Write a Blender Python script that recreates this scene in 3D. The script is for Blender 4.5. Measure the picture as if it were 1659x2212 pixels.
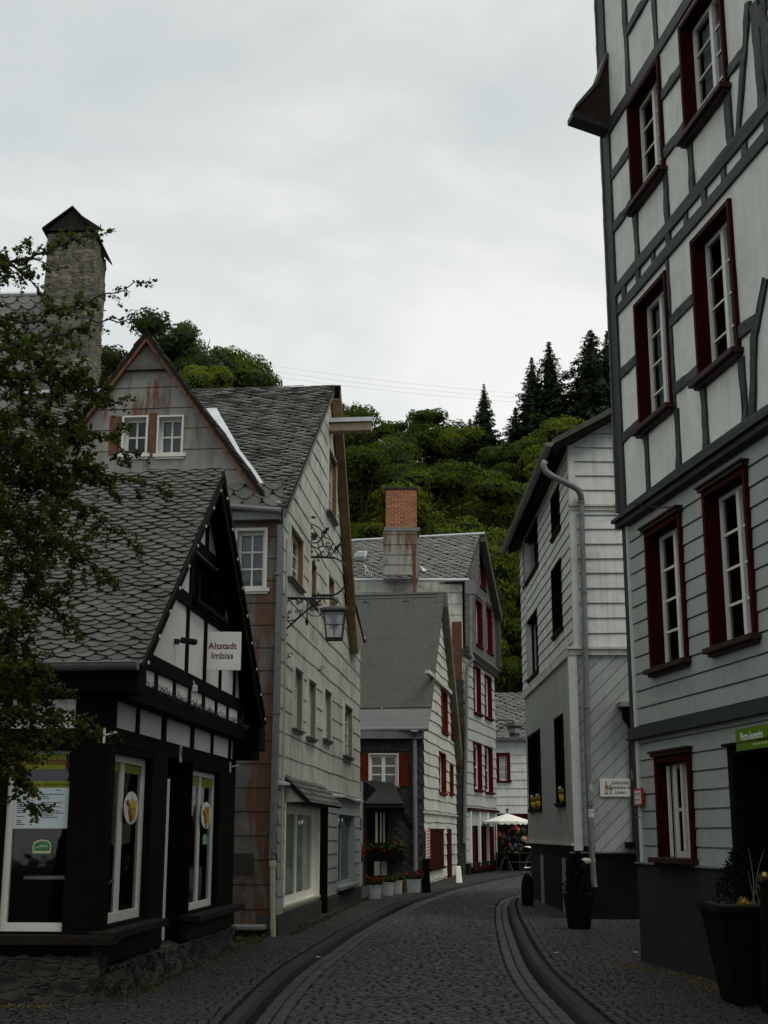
import bpy, bmesh, math, random
import numpy as np
from mathutils import Vector, Matrix
from math import radians, sin, cos, pi, hypot, atan2
random.seed(7); rng=np.random.default_rng(7)
for o in list(bpy.data.objects): bpy.data.objects.remove(o)
sc=bpy.context.scene; COL=sc.collection
# ---------------------------------------------------------------- camera
FP=2864.; CX=829.5; CY=1106.; EYE=1.6
TH=math.atan(694/FP); ST=sin(TH); CT=cos(TH)
cam=bpy.data.objects.new('camera',bpy.data.cameras.new('camera')); COL.objects.link(cam)
cam.location=(0,0,EYE); cam.rotation_euler=(pi/2+TH,0,0)
cam.data.sensor_fit='VERTICAL'; cam.data.sensor_height=36; cam.data.lens=FP/2212*36
cam.data.clip_end=3000; cam.data.clip_start=.1
sc.camera=cam
# ---------------------------------------------------------------- sky
w=bpy.data.worlds.new('World'); sc.world=w; w.use_nodes=True
nt=w.node_tree; nt.nodes.clear(); N=nt.nodes.new; LK=nt.links.new
SUN_EL,SUN_AZ=56,132
sky=N('ShaderNodeTexSky'); sky.sky_type='NISHITA'; sky.sun_disc=False
sky.sun_elevation=radians(SUN_EL); sky.sun_rotation=radians(SUN_AZ)
tc=N('ShaderNodeTexCoord'); mp=N('ShaderNodeMapping'); mp.inputs['Scale'].default_value=(1,1,1.9); mp.inputs['Location'].default_value=(.35,.1,.62)
LK(tc.outputs['Generated'],mp.inputs[0])
no=N('ShaderNodeTexNoise'); no.inputs['Scale'].default_value=2.1; no.inputs['Detail'].default_value=6; no.inputs['Roughness'].default_value=.52; no.inputs['Distortion'].default_value=.35
LK(mp.outputs[0],no.inputs['Vector'])
cr=N('ShaderNodeValToRGB'); LK(no.outputs['Fac'],cr.inputs[0])
e=cr.color_ramp.elements; e[0].position=.3; e[0].color=(.60,.665,.69,1); e[1].position=.62; e[1].color=(.99,1.0,.97,1)
x=e.new(.42); x.color=(.70,.76,.765,1); x=e.new(.52); x.color=(.82,.855,.845,1)
# overcast sky is brighter towards the zenith
sep=N('ShaderNodeSeparateXYZ'); LK(tc.outputs['Generated'],sep.inputs[0])
mr=N('ShaderNodeMapRange'); mr.inputs['From Min'].default_value=.62; mr.inputs['From Max'].default_value=1.0; mr.inputs['To Min'].default_value=1.0; mr.inputs['To Max'].default_value=1.6
LK(sep.outputs['Z'],mr.inputs['Value'])
mh=N('ShaderNodeMapRange'); mh.inputs['From Min'].default_value=.12; mh.inputs['From Max'].default_value=.52; mh.inputs['To Min'].default_value=1.04; mh.inputs['To Max'].default_value=.875
LK(sep.outputs['Z'],mh.inputs['Value']); mm=N('ShaderNodeMath'); mm.operation='MULTIPLY'; LK(mr.outputs[0],mm.inputs[0]); LK(mh.outputs[0],mm.inputs[1])
vm=N('ShaderNodeVectorMath'); vm.operation='SCALE'; LK(cr.outputs[0],vm.inputs[0]); LK(mm.outputs[0],vm.inputs['Scale'])
bg1=N('ShaderNodeBackground'); LK(sky.outputs[0],bg1.inputs[0]); bg1.inputs[1].default_value=.1
bg2=N('ShaderNodeBackground'); LK(vm.outputs[0],bg2.inputs[0]); bg2.inputs[1].default_value=1.0
ms=N('ShaderNodeMixShader'); ms.inputs[0].default_value=.96; LK(bg1.outputs[0],ms.inputs[1]); LK(bg2.outputs[0],ms.inputs[2])
wo=N('ShaderNodeOutputWorld'); LK(ms.outputs[0],wo.inputs[0])
# ---------------------------------------------------------------- sun (overcast)
sl=bpy.data.lights.new('sun','SUN'); sl.energy=1.4; sl.angle=radians(30); sl.color=(1,.955,.87)
so=bpy.data.objects.new('sun',sl); COL.objects.link(so)
sd=Vector((sin(radians(SUN_AZ))*cos(radians(SUN_EL)),cos(radians(SUN_AZ))*cos(radians(SUN_EL)),sin(radians(SUN_EL))))
so.rotation_euler=sd.to_track_quat('Z','Y').to_euler(); so.location=(0,-5,40)
vs=sc.view_settings; vs.view_transform='Standard'; vs.look='None'; vs.exposure=0.0; vs.gamma=1
sc.render.resolution_x=768; sc.render.resolution_y=1024

# ================================================================ helpers
def ray(px,py):
    b=CY-py; return (px-CX, FP*CT-b*ST, FP*ST+b*CT)
def ground(px,py,z=0):
    r=ray(px,py); t=(z-EYE)/r[2]; return Vector((r[0]*t,r[1]*t,z))
def at_y(px,py,y):
    r=ray(px,py); t=y/r[1]; return Vector((r[0]*t,y,EYE+r[2]*t))
def Z(x0,y0,s):
    k=1659/2841; return lambda p:((x0+p[0]*s)*k,(y0+p[1]*s)*k)
D_=lambda p:p
A1=Z(0,700,.60277);A2=Z(0,1700,.60277);A3=Z(0,2700,.60277);A4=Z(700,1300,.48222);A5=Z(800,1850,.36166);A6=Z(800,2550,.45215)
B1=Z(1250,1750,.42194);B2=Z(1250,2550,.42194);B3=Z(1750,2350,.4522);B4=Z(1850,1500,.45215);B5=Z(2050,0,.49717);B6=Z(2150,1000,.45223);B7=Z(2150,1900,.45223);B8=Z(2150,2700,.49181)
C1=Z(800,3000,.96444);C2=Z(1800,2950,.15823);C6=Z(1000,1850,.27119)
class Wall:
    """vertical plane; u runs to the viewer's right, n faces the viewer"""
    def __init__(s,p,d,off=0):
        L=hypot(*d); s.d=Vector((d[0]/L,d[1]/L,0)); s.n=Vector((s.d.y,-s.d.x,0)); s.p=Vector((p[0],p[1],0))+s.n*off
    def uz(s,q,o=0):
        r=Vector(ray(*q)); pl=s.p+s.n*o; cam0=Vector((0,0,EYE))
        t=(pl-cam0).dot(s.n)/r.dot(s.n); X=cam0+r*t
        return ((X-s.p).dot(s.d),X.z)
    def P(s,u,z,o=0): return s.p+s.d*u+Vector((0,0,z))+s.n*o
class MB:
    def __init__(s): s.v=[];s.f=[];s.uv=[];s.m=[]
    def add(s,vs,fs,uvs=None,m=0):
        b=len(s.v); s.v+=[tuple(q) for q in vs]; s.f+=[tuple(b+i for i in f) for f in fs]
        s.uv+= uvs if uvs else [(0,0)]*len(vs); s.m+=[m]*len(fs)
    def quad(s,a,b,c,d,uv=None,m=0): s.add([a,b,c,d],[(0,1,2,3)],uv,m)
    def hexa(s,p,m=0,uv=None): # 8 pts: bottom 4 ccw, top 4
        s.add(p,[(3,2,1,0),(4,5,6,7),(0,1,5,4),(1,2,6,5),(2,3,7,6),(3,0,4,7)],uv,m)
    def box(s,c0,c1,m=0):
        (a,b,c),(d,e,f)=c0,c1
        s.hexa([(a,b,c),(d,b,c),(d,e,c),(a,e,c),(a,b,f),(d,b,f),(d,e,f),(a,e,f)],m)
    def fbox(s,W,u0,u1,z0,z1,o0,o1,m=0):
        P=W.P; s.hexa([P(u0,z0,o1),P(u1,z0,o1),P(u1,z0,o0),P(u0,z0,o0),P(u0,z1,o1),P(u1,z1,o1),P(u1,z1,o0),P(u0,z1,o0)],m,
                      [(u0,z0),(u1,z0),(u1,z0),(u0,z0),(u0,z1),(u1,z1),(u1,z1),(u0,z1)])
    def beam(s,W,a,b,wd,o0,o1,m=0):
        """bar on a wall from (u,z) a to b with width wd"""
        d=Vector((b[0]-a[0],b[1]-a[1])); L=d.length or 1; q=Vector((-d.y,d.x))/L*wd/2
        P=W.P; pts=[(a[0]-q.x,a[1]-q.y),(b[0]-q.x,b[1]-q.y),(b[0]+q.x,b[1]+q.y),(a[0]+q.x,a[1]+q.y)]
        s.hexa([P(u,z,o0) for u,z in pts]+[P(u,z,o1) for u,z in pts],m,pts+pts)
    def prism(s,W,pts,o0,o1,m=0):
        n=len(pts); vs=[W.P(u,z,o0) for u,z in pts]+[W.P(u,z,o1) for u,z in pts]
        s.add(vs,[tuple(range(n))[::-1],tuple(range(n,2*n))]+[(i,(i+1)%n,n+(i+1)%n,n+i) for i in range(n)],list(pts)+list(pts),m)
    def tube(s,path,r,n=8,m=0,cap=True):
        path=[Vector(p) for p in path]; k=len(path)
        rs=r if hasattr(r,'__len__') else [r]*k
        b=len(s.v); up=Vector((0,0,1)); prev=None
        for i,p in enumerate(path):
            t=(path[min(i+1,k-1)]-path[max(i-1,0)]).normalized()
            if prev is None:
                x_=t.cross(up)
                if x_.length<.1: x_=t.cross(Vector((0,1,0)))
            else: x_=prev-t*prev.dot(t)
            x_.normalize(); prev=x_; y_=t.cross(x_)
            for j in range(n):
                a=2*pi*j/n; s.v.append(tuple(p+(x_*cos(a)+y_*sin(a))*rs[i])); s.uv.append((0,0))
        for i in range(k-1):
            for j in range(n):
                s.f.append((b+i*n+j,b+i*n+(j+1)%n,b+(i+1)*n+(j+1)%n,b+(i+1)*n+j)); s.m.append(m)
        if cap: s.f.append(tuple(b+j for j in range(n))[::-1]); s.f.append(tuple(b+(k-1)*n+j for j in range(n))); s.m+=[m,m]
    def lathe(s,c,prof,n=20,m=0,wob=0,sx=1,sy=1):
        b=len(s.v); c=Vector(c)
        for r,z in prof:
            for j in range(n):
                a=2*pi*j/n; rr=r*(1+wob*random.uniform(-1,1)); s.v.append((c.x+rr*cos(a)*sx,c.y+rr*sin(a)*sy,c.z+z)); s.uv.append((0,0))
        for i in range(len(prof)-1):
            for j in range(n):
                s.f.append((b+i*n+j,b+i*n+(j+1)%n,b+(i+1)*n+(j+1)%n,b+(i+1)*n+j)); s.m.append(m)
        s.f.append(tuple(b+j for j in range(n))[::-1]); s.f.append(tuple(b+(len(prof)-1)*n+j for j in range(n))); s.m+=[m,m]
    def build(s,name,mat,parent=None,smooth=False,bev=0,loc=None):
        me=bpy.data.meshes.new(name)
        L=wloc(parent) if parent else (Vector(loc) if loc is not None else Vector((0,0,0)))
        va=np.array([tuple(q) for q in s.v],dtype=float)-np.array(L)
        me.from_pydata(va.tolist(),[],s.f)
        for mm in (mat if isinstance(mat,(list,tuple)) else [mat]): me.materials.append(mm)
        me.polygons.foreach_set('material_index',s.m)
        uvl=me.uv_layers.new(name='UVMap'); li=np.zeros(len(me.loops),dtype=int); me.loops.foreach_get('vertex_index',li)
        uvl.data.foreach_set('uv',np.array(s.uv,dtype=float)[li].ravel())
        if smooth: me.polygons.foreach_set('use_smooth',[True]*len(me.polygons))
        me.update()
        o=bpy.data.objects.new(name,me); COL.objects.link(o)
        if parent: o.parent=parent
        elif loc is not None: o.location=L
        if bev:
            b=o.modifiers.new('b','BEVEL'); b.width=bev; b.segments=2; b.limit_method='ANGLE'
        return o
def wloc(o):
    L=Vector((0,0,0))
    while o: L+=o.location; o=o.parent
    return L
def tag(o,label=None,cat=None,group=None,kind=None):
    if label:o['label']=label
    if cat:o['category']=cat
    if group:o['group']=group
    if kind:o['kind']=kind
    return o
def thing(name,loc,label,cat,group=None):
    o=bpy.data.objects.new(name,None); COL.objects.link(o); o.location=loc; o.empty_display_size=.2
    return tag(o,label,cat,group)
# ---------------------------------------------------------------- materials
def newmat(name):
    m=bpy.data.materials.new(name); m.use_nodes=True; t=m.node_tree; return m,t,t.nodes['Principled BSDF']
def nd(t,k,**kw):
    n=t.nodes.new('ShaderNode'+k)
    for a,b in kw.items(): setattr(n,a,b)
    return n
def noise(t,vec,scale,det=4,rough=.55,dist=0):
    n=nd(t,'TexNoise'); n.inputs['Scale'].default_value=scale; n.inputs['Detail'].default_value=det; n.inputs['Roughness'].default_value=rough; n.inputs['Distortion'].default_value=dist
    t.links.new(vec,n.inputs['Vector']); return n.outputs['Fac']
def ramp(t,f,p0,p1,c0=(0,0,0,1),c1=(1,1,1,1)):
    r=nd(t,'ValToRGB'); t.links.new(f,r.inputs[0]); e=r.color_ramp.elements
    e[0].position=p0;e[1].position=p1;e[0].color=c0;e[1].color=c1; return r.outputs[0]
def mix(t,f,a,b,bt='MIX'):
    n=nd(t,'MixRGB',blend_type=bt)
    for i,q in zip((0,1,2),(f,a,b)):
        if isinstance(q,(int,float)): n.inputs[i].default_value=q
        elif isinstance(q,tuple): n.inputs[i].default_value=(*q[:3],1)
        else: t.links.new(q,n.inputs[i])
    return n.outputs[0]
def coords(t,scale=(1,1,1),kind='Object'):
    c=nd(t,'TexCoord'); m=nd(t,'Mapping'); m.inputs['Scale'].default_value=scale; t.links.new(c.outputs[kind],m.inputs[0]); return m.outputs[0]
def math_(t,op,a,b=None):
    n=nd(t,'Math',operation=op)
    for i,q in enumerate((a,b)):
        if q is None: continue
        if isinstance(q,(int,float)): n.inputs[i].default_value=q
        else: t.links.new(q,n.inputs[i])
    return n.outputs[0]
def bump(t,b,h,strength=.3,dist=.01,prev=None):
    n=nd(t,'Bump'); n.inputs['Strength'].default_value=strength; n.inputs['Distance'].default_value=dist
    t.links.new(h,n.inputs['Height'])
    if prev: t.links.new(prev,n.inputs['Normal'])
    t.links.new(n.outputs[0],b.inputs['Normal']); return n.outputs[0]
def srf(name,c,var=.15,scale=6,rough=.6,bmp=.2,bscale=60,dirt=None,dirt_amt=.4,streak=None,streak_amt=.5,metal=0,island=0,spec=.22,moss=None,lo=.5,bdist=.004):
    m,t,b=newmat(name); L=t.links.new; v=coords(t)
    f=noise(t,v,scale,6,.6)
    col=mix(t,ramp(t,f,.3,.7),tuple(q*(1-var) for q in c),tuple(min(1,q*(1+var)) for q in c))
    if island:
        g=nd(t,'NewGeometry'); r=ramp(t,g.outputs['Random Per Island'],0,1,(1-island,)*3+(1,),(1+island,)*3+(1,)); col=mix(t,1.0,col,r,'MULTIPLY')
    if dirt:
        f2=noise(t,v,1.3,8,.65,.6); col=mix(t,mix(t,1.0,ramp(t,f2,lo,.72),(dirt_amt,)*3,'MULTIPLY'),col,dirt)
    if streak:
        v2=coords(t,(5,5,.35)); f3=noise(t,v2,1.6,6,.6); col=mix(t,mix(t,1.0,ramp(t,f3,.48,.75),(streak_amt,)*3,'MULTIPLY'),col,streak)
    if moss:
        f4=noise(t,v,3.5,8,.7); col=mix(t,ramp(t,f4,.56,.68),col,moss)
    L(col,b.inputs['Base Color']); b.inputs['Roughness'].default_value=rough; b.inputs['Metallic'].default_value=metal; b.inputs['Specular IOR Level'].default_value=spec
    if bmp: bump(t,b,noise(t,v,bscale,5,.6),bmp,bdist)
    return m
M={}
M['plaster']=srf('white_plaster',(.58,.59,.54),.07,3,.85,.5,90,dirt=(.38,.385,.35),dirt_amt=.5,streak=(.40,.41,.37),streak_amt=.45,bdist=.006)
M['plaster_l1']=srf('white_snack_bar_plaster',(.72,.72,.69),.05,3,.85,.4,90,dirt=(.5,.5,.47),dirt_amt=.35,bdist=.006)
M['timber_blue']=srf('slate_blue_timber',(.021,.028,.026),.28,14,.6,.6,40,dirt=(.05,.054,.046),dirt_amt=.4,streak=(.02,.024,.023))
M['siding_grey']=srf('pale_grey_painted_boards',(.285,.31,.283),.06,4,.5,.25,120,dirt=(.2,.22,.205),dirt_amt=.4,streak=(.2,.215,.2),streak_amt=.35)
M['siding_white']=srf('white_painted_boards',(.56,.575,.545),.07,5,.5,.25,90,dirt=(.3,.31,.26),dirt_amt=.6,streak=(.27,.275,.235),streak_amt=.6)
M['siding_old']=srf('weathered_white_boards',(.50,.50,.435),.12,3,.55,.3,60,dirt=(.17,.175,.155),dirt_amt=.85,streak=(.2,.195,.15),streak_amt=.75)
M['siding_l4']=srf('grey_painted_boards',(.33,.34,.32),.1,5,.55,.2,60,dirt=(.33,.34,.33),dirt_amt=.5)
M['red']=srf('dark_red_paint',(.026,.002,.0014),.3,20,.65,.3,80,spec=.05,dirt=(.016,.003,.0025),dirt_amt=.6)
M['red_dark']=srf('dark_oxblood_sill',(.022,.007,.005),.3,20,.6,.3,80)
M['apron']=srf('weathered_lead_apron',(.10,.105,.098),.12,6,.6,.2,20,dirt=(.07,.072,.068),dirt_amt=.6)
M['crimson']=srf('crimson_paint',(.06,.0025,.006),.2,12,.6,.2,60,spec=.06)
M['orange_red']=srf('brick_red_paint',(.09,.012,.004),.2,12,.6,.2,60,spec=.06)
M['white']=srf('white_gloss_paint',(.58,.58,.53),.06,12,.5,.15,60,dirt=(.45,.44,.38),dirt_amt=.4)
M['cream']=srf('cream_peeling_paint',(.40,.38,.28),.1,8,.5,.5,40,dirt=(.12,.10,.08),dirt_amt=1,lo=.62)
M['black']=srf('black_stained_timber',(.004,.0036,.003),.3,12,.8,.5,50,spec=.06)
M['darkbrown']=srf('dark_brown_timber',(.012,.009,.007),.3,14,.75,.6,40,streak=(.02,.017,.012),spec=.12)
M['soffit']=srf('brown_board_soffit',(.025,.017,.012),.3,10,.8,.5,30,streak=(.045,.03,.018),spec=.1)
M['zinc']=srf('zinc_sheet',(.15,.16,.16),.15,6,.5,.15,20,metal=.1,dirt=(.08,.085,.085),dirt_amt=.6)
M['lead']=srf('pale_lead_flashing',(.5,.53,.55),.15,6,.45,.3,14,metal=.2,dirt=(.32,.33,.33),dirt_amt=.6)
M['iron']=srf('black_wrought_iron',(.012,.012,.012),.3,30,.5,.2,90,spec=.3)
M['lantern']=srf('grey_lantern_metal',(.06,.065,.065),.2,20,.45,.2,60,metal=.3)
M['render_dark']=srf('dark_grey_render',(.018,.0185,.017),.12,5,.85,.6,150,dirt=(.011,.0115,.0105),dirt_amt=.7)
M['render_black']=srf('black_render',(.008,.008,.007),.2,5,.85,.5,120,spec=.08)
M['plinth_l2']=srf('grey_cement_plinth',(.048,.048,.04),.2,5,.85,.6,60,dirt=(.02,.021,.016),dirt_amt=.8,moss=(.04,.05,.015))
M['panel']=srf('grey_zinc_panels',(.25,.255,.24),.18,3,.5,.25,40,dirt=(.13,.13,.12),dirt_amt=.8,streak=(.17,.165,.14),streak_amt=.7)
M['brownstone']=srf('tan_slate_strip',(.19,.12,.058),.2,6,.6,.3,40,dirt=(.15,.09,.04),dirt_amt=.6,island=.12)
M['jamb_tan']=srf('grey_tan_jamb',(.2,.17,.12),.2,8,.7,.3)
M['wood_tan']=srf('tan_weathered_wood',(.25,.205,.14),.25,8,.7,.4,40,dirt=(.14,.11,.07),dirt_amt=.7)
M['brick']=srf('red_brick',(.27,.088,.030),.25,20,.85,.6,60,island=.3,dirt=(.12,.04,.03),dirt_amt=.5)
M['mortar']=srf('pale_mortar',(.42,.36,.28),.1,20,.9,.4,80)
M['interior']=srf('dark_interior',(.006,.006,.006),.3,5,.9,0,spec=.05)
M['curtain']=srf('pale_net_curtain',(.3,.31,.32),.15,25,.9,.4,40)
M['blind']=srf('pale_blind',(.78,.77,.66),.04,3,.7,0)
M['blueblind']=srf('blue_grey_board',(.27,.32,.33),.06,3,.6,0)
M['tar']=srf('dark_bitumen_sheet',(.062,.062,.053),.14,8,.8,.5,200,dirt=(.045,.045,.04),dirt_amt=.6,streak=(.085,.085,.075),streak_amt=.6,moss=None)
M['kerb']=srf('basalt_kerb',(.024,.025,.023),.2,10,.8,.6,80,spec=.2,dirt=(.014,.014,.013),dirt_amt=.6)
M['soil']=srf('dark_joint_earth',(.009,.009,.007),.4,6,.9,.3,40,moss=(.014,.016,.004),spec=.1)
M['bark']=srf('dark_bark',(.03,.025,.018),.3,20,.9,.6,60,spec=.2)
M['terr']=srf('white_glazed_pot',(.6,.61,.6),.05,10,.45,.1,60)
M['camplastic']=srf('black_plastic',(.01,.01,.012),.1,10,.35,0)
M['yellow']=srf('yellow_glaze',(.6,.42,.02),.15,20,.4,.1,60)
M['soilpot']=srf('potting_soil',(.02,.015,.01),.2,20,.9,.3,60)
M['canvas']=srf('cream_canvas',(.8,.79,.7),.05,5,.8,.15,60)
M['concrete']=srf('grey_concrete',(.2,.2,.19),.15,8,.8,.4,60,dirt=(.12,.12,.11),dirt_amt=.5)
def slate_mat(name,c,isl=.25,rough=.5,lich=None):
    m=srf(name,c,.2,9,rough,.35,30,island=isl,dirt=tuple(q*.6 for q in c),dirt_amt=.6,moss=lich)
    return m
M['slate']=slate_mat('grey_slate',(.10,.10,.088),.16,.6)
M['slate_dark']=slate_mat('dark_slate',(.068,.068,.058),.24,.6)
M['slate_pale']=slate_mat('pale_lichened_slate',(.12,.122,.11),.2,.6)
M['slate_wall']=slate_mat('wall_slate',(.028,.029,.025),.3,.65)
M['slate_black']=slate_mat('porch_slate',(.014,.0145,.013),.3,.65)
def glass():
    m=bpy.data.materials.new('window_glass'); m.use_nodes=True; t=m.node_tree; t.nodes.clear(); L=t.links.new
    fr=nd(t,'Fresnel'); fr.inputs[0].default_value=1.5
    tr=nd(t,'BsdfTransparent'); tr.inputs[0].default_value=(.72,.76,.75,1); gl=nd(t,'BsdfGlossy'); gl.inputs['Roughness'].default_value=.03; gl.inputs[0].default_value=(.9,.93,.95,1)
    v=coords(t); bp=nd(t,'Bump'); bp.inputs['Strength'].default_value=.08; bp.inputs['Distance'].default_value=.02; L(noise(t,v,3,2),bp.inputs['Height']); L(bp.outputs[0],gl.inputs['Normal'])
    ms=nd(t,'MixShader'); L(fr.outputs[0],ms.inputs[0]); L(tr.outputs[0],ms.inputs[1]); L(gl.outputs[0],ms.inputs[2])
    o=nd(t,'OutputMaterial'); L(ms.outputs[0],o.inputs[0]); return m
M['glass']=glass()
def rubble(name,c1,c2,mort,scale=(3,3,6.5),bstr=.9):
    m,t,b=newmat(name); L=t.links.new; v=coords(t,scale)
    wn=noise(t,v,1.5,4); ad=nd(t,'VectorMath',operation='ADD'); sub=nd(t,'VectorMath',operation='SCALE'); 
    nn=nd(t,'TexNoise'); nn.inputs['Scale'].default_value=2; t.links.new(v,nn.inputs['Vector']); L(nn.outputs['Color'],sub.inputs[0]); sub.inputs['Scale'].default_value=.55
    L(v,ad.inputs[0]); L(sub.outputs[0],ad.inputs[1])
    vo=nd(t,'TexVoronoi'); vo.feature='DISTANCE_TO_EDGE'; vo.inputs['Scale'].default_value=1.3; L(ad.outputs[0],vo.inputs['Vector'])
    vc=nd(t,'TexVoronoi'); vc.inputs['Scale'].default_value=1.3; L(ad.outputs[0],vc.inputs['Vector'])
    sp=nd(t,'SeparateColor'); L(vc.outputs['Color'],sp.inputs[0])
    col=mix(t,sp.outputs[0],c1,c2); f=noise(t,coords(t),14,6,.65); col=mix(t,1.0,col,ramp(t,f,.25,.75,(.55,.55,.55,1),(1.35,1.35,1.35,1)),'MULTIPLY')
    e=ramp(t,vo.outputs['Distance'],.02,.09); col=mix(t,e,mort,col); L(col,b.inputs['Base Color']); b.inputs['Roughness'].default_value=.85
    h=math_(t,'ADD',math_(t,'MULTIPLY',e,1.0),math_(t,'MULTIPLY',f,.5)); bump(t,b,h,bstr,.04); return m
M['rubble_dark']=rubble('dark_rubble_stone',(.012,.012,.010),(.038,.035,.026),(.034,.032,.023))
M['rubble_tan']=rubble('tan_rubble_stone',(.06,.057,.046),(.165,.15,.105),(.075,.07,.056),(1.5,1.5,5.5))
def boards_mat(name,c,pitch,ang,width=.08):
    """painted boards with narrow joints, uv in metres"""
    m,t,b=newmat(name); L=t.links.new
    c_=nd(t,'TexCoord'); mpp=nd(t,'Mapping'); mpp.inputs['Rotation'].default_value=(0,0,radians(ang)); L(c_.outputs['UV'],mpp.inputs[0])
    s=nd(t,'SeparateXYZ'); L(mpp.outputs[0],s.inputs[0]); q=math_(t,'DIVIDE',s.outputs[1],pitch); fr=math_(t,'FRACT',q)
    j=math_(t,'LESS_THAN',fr,width); v=coords(t); f=noise(t,v,5,6)
    idv=math_(t,'FLOOR',q); wn=nd(t,'TexWhiteNoise'); wn.noise_dimensions='1D'; L(idv,wn.inputs['W'])
    col=mix(t,f,tuple(k*.88 for k in c),tuple(k*1.1 for k in c)); col=mix(t,1.0,col,ramp(t,wn.outputs['Value'],0,1,(.88,.88,.88,1),(1.1,1.1,1.1,1)),'MULTIPLY')
    f2=noise(t,coords(t,(4,4,.4)),1.7,6); col=mix(t,ramp(t,f2,.5,.8,(0,0,0,1),(.5,.5,.5,1)),col,tuple(k*.55 for k in c))
    col=mix(t,j,col,tuple(k*.16 for k in c)); L(col,b.inputs['Base Color']); b.inputs['Roughness'].default_value=.6; b.inputs['Specular IOR Level'].default_value=.12
    bump(t,b,math_(t,'SUBTRACT',1.0,j),.8,.012); return m
M['diag']=boards_mat('diagonal_white_boards',(.33,.345,.33),.19,-45,.055)
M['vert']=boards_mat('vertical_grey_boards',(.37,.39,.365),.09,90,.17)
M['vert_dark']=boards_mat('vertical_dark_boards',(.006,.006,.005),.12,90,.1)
def rust_mat(name='rust_stained_zinc_panels',gable=None):
    m,t,b=newmat(name); L=t.links.new; v=coords(t)
    base=mix(t,ramp(t,noise(t,v,2.2,8,.65),.35,.7),(.125,.125,.105),(.055,.055,.045))
    st=noise(t,coords(t,(3.2,3.2,.55)),1.2,8,.68,.5)
    uv=nd(t,'TexCoord'); s=nd(t,'SeparateXYZ'); L(uv.outputs['UV'],s.inputs[0])
    def mrange(o,a,b_,c,d): k=nd(t,'MapRange'); k.inputs['From Min'].default_value=a; k.inputs['From Max'].default_value=b_; k.inputs['To Min'].default_value=c; k.inputs['To Max'].default_value=d; L(o,k.inputs['Value']); return k.outputs[0]
    if gable: base=mix(t,.5,base,(.30,.30,.27))
    if gable: # rust runs down around the two little windows
        uc,zc=gable; du=math_(t,'ABSOLUTE',math_(t,'SUBTRACT',s.outputs[0],uc)); dz=math_(t,'ABSOLUTE',math_(t,'SUBTRACT',s.outputs[1],zc))
        k=math_(t,'ADD',mrange(du,.2,1.0,.10,-.14),mrange(dz,.3,1.1,.03,-.10))
    else: k=mrange(s.outputs[0],-.78,-.05,-.02,.23)
    f=math_(t,'ADD',st,k); r=ramp(t,f,.56,.66); rc=mix(t,ramp(t,noise(t,v,7,6,.7),.35,.65),(.12,.034,.004),(.040,.022,.009))
    col=mix(t,r,base,rc); col=mix(t,ramp(t,noise(t,coords(t,(3,3,.5)),1.2,6),.5,.75),col,(.055,.052,.042)); L(col,b.inputs['Base Color']); b.inputs['Roughness'].default_value=.6
    bump(t,b,noise(t,v,40,4),.25,.004); return m
M['rust']=rust_mat()
def cobble_mat(name,c):
    m,t,b=newmat(name); L=t.links.new; v=coords(t); g=nd(t,'NewGeometry')
    col=mix(t,g.outputs['Random Per Island'],tuple(k*.75 for k in c),tuple(k*1.3 for k in c))
    f=noise(t,v,18,6,.6); col=mix(t,1.0,col,ramp(t,f,.3,.7,(.75,.75,.75,1),(1.25,1.25,1.25,1)),'MULTIPLY')
    f2=noise(t,v,.8,5,.6); col=mix(t,ramp(t,f2,.5,.7,(0,0,0,1),(.35,.35,.35,1)),col,(c[0]*.9,c[1]*1.05,c[2]*.6))
    L(col,b.inputs['Base Color']); L(ramp(t,noise(t,v,2.5,4),.3,.7,(.42,.42,.42,1),(.62,.62,.62,1)),b.inputs['Roughness']); b.inputs['Specular IOR Level'].default_value=.30
    bump(t,b,f,.5,.008); return m
M['cobble']=cobble_mat('basalt_setts',(.026,.0275,.025))
M['cobble2']=cobble_mat('small_paving_setts',(.016,.0165,.0145))
def leaf_mat(name,c,var=.45,tr=.25,c2=None,far=False,sp=.2):
    m,t,b=newmat(name); L=t.links.new; g=nd(t,'NewGeometry'); v=coords(t)
    c2=c2 or tuple(k*1.6 for k in c)
    f=noise(t,v,.35,3,.5); q=math_(t,'ADD',math_(t,'MULTIPLY',g.outputs['Random Per Island'],.3 if far else .6),math_(t,'MULTIPLY',f,.7 if far else .4))
    oi=nd(t,'ObjectInfo'); q=math_(t,'ADD',math_(t,'MULTIPLY',q,.55),math_(t,'MULTIPLY',oi.outputs['Random'],.6 if far else .2))
    col=mix(t,q,tuple(k*(1-var) for k in c),c2); L(col,b.inputs['Base Color']); b.inputs['Roughness'].default_value=.55; b.inputs['Specular IOR Level'].default_value=sp
    ts=nd(t,'BsdfTranslucent'); L(col,ts.inputs[0]); ms=nd(t,'MixShader'); ms.inputs[0].default_value=tr; L(b.outputs[0],ms.inputs[1]); L(ts.outputs[0],ms.inputs[2])
    L(ms.outputs[0],t.nodes['Material Output'].inputs[0]); return m
M['leaf_a']=leaf_mat('bright_green_leaves',(.022,.045,.002),.5,.3,(.105,.142,.008),sp=.05,far=True)
M['leaf_b']=leaf_mat('dark_green_leaves',(.018,.036,.0025),.5,.25,(.075,.108,.006),sp=.05,far=True)
M['leaf_c']=leaf_mat('blue_green_leaves',(.022,.038,.008),.45,.2,(.068,.095,.02),sp=.05,far=True)
M['needle']=leaf_mat('dark_needles',(.012,.024,.010),.4,.05,(.026,.042,.016),far=True,sp=.05)
M['needle_dark']=leaf_mat('very_dark_needles',(.005,.008,.0035),.4,.05,(.009,.014,.006),sp=.03)
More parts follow.
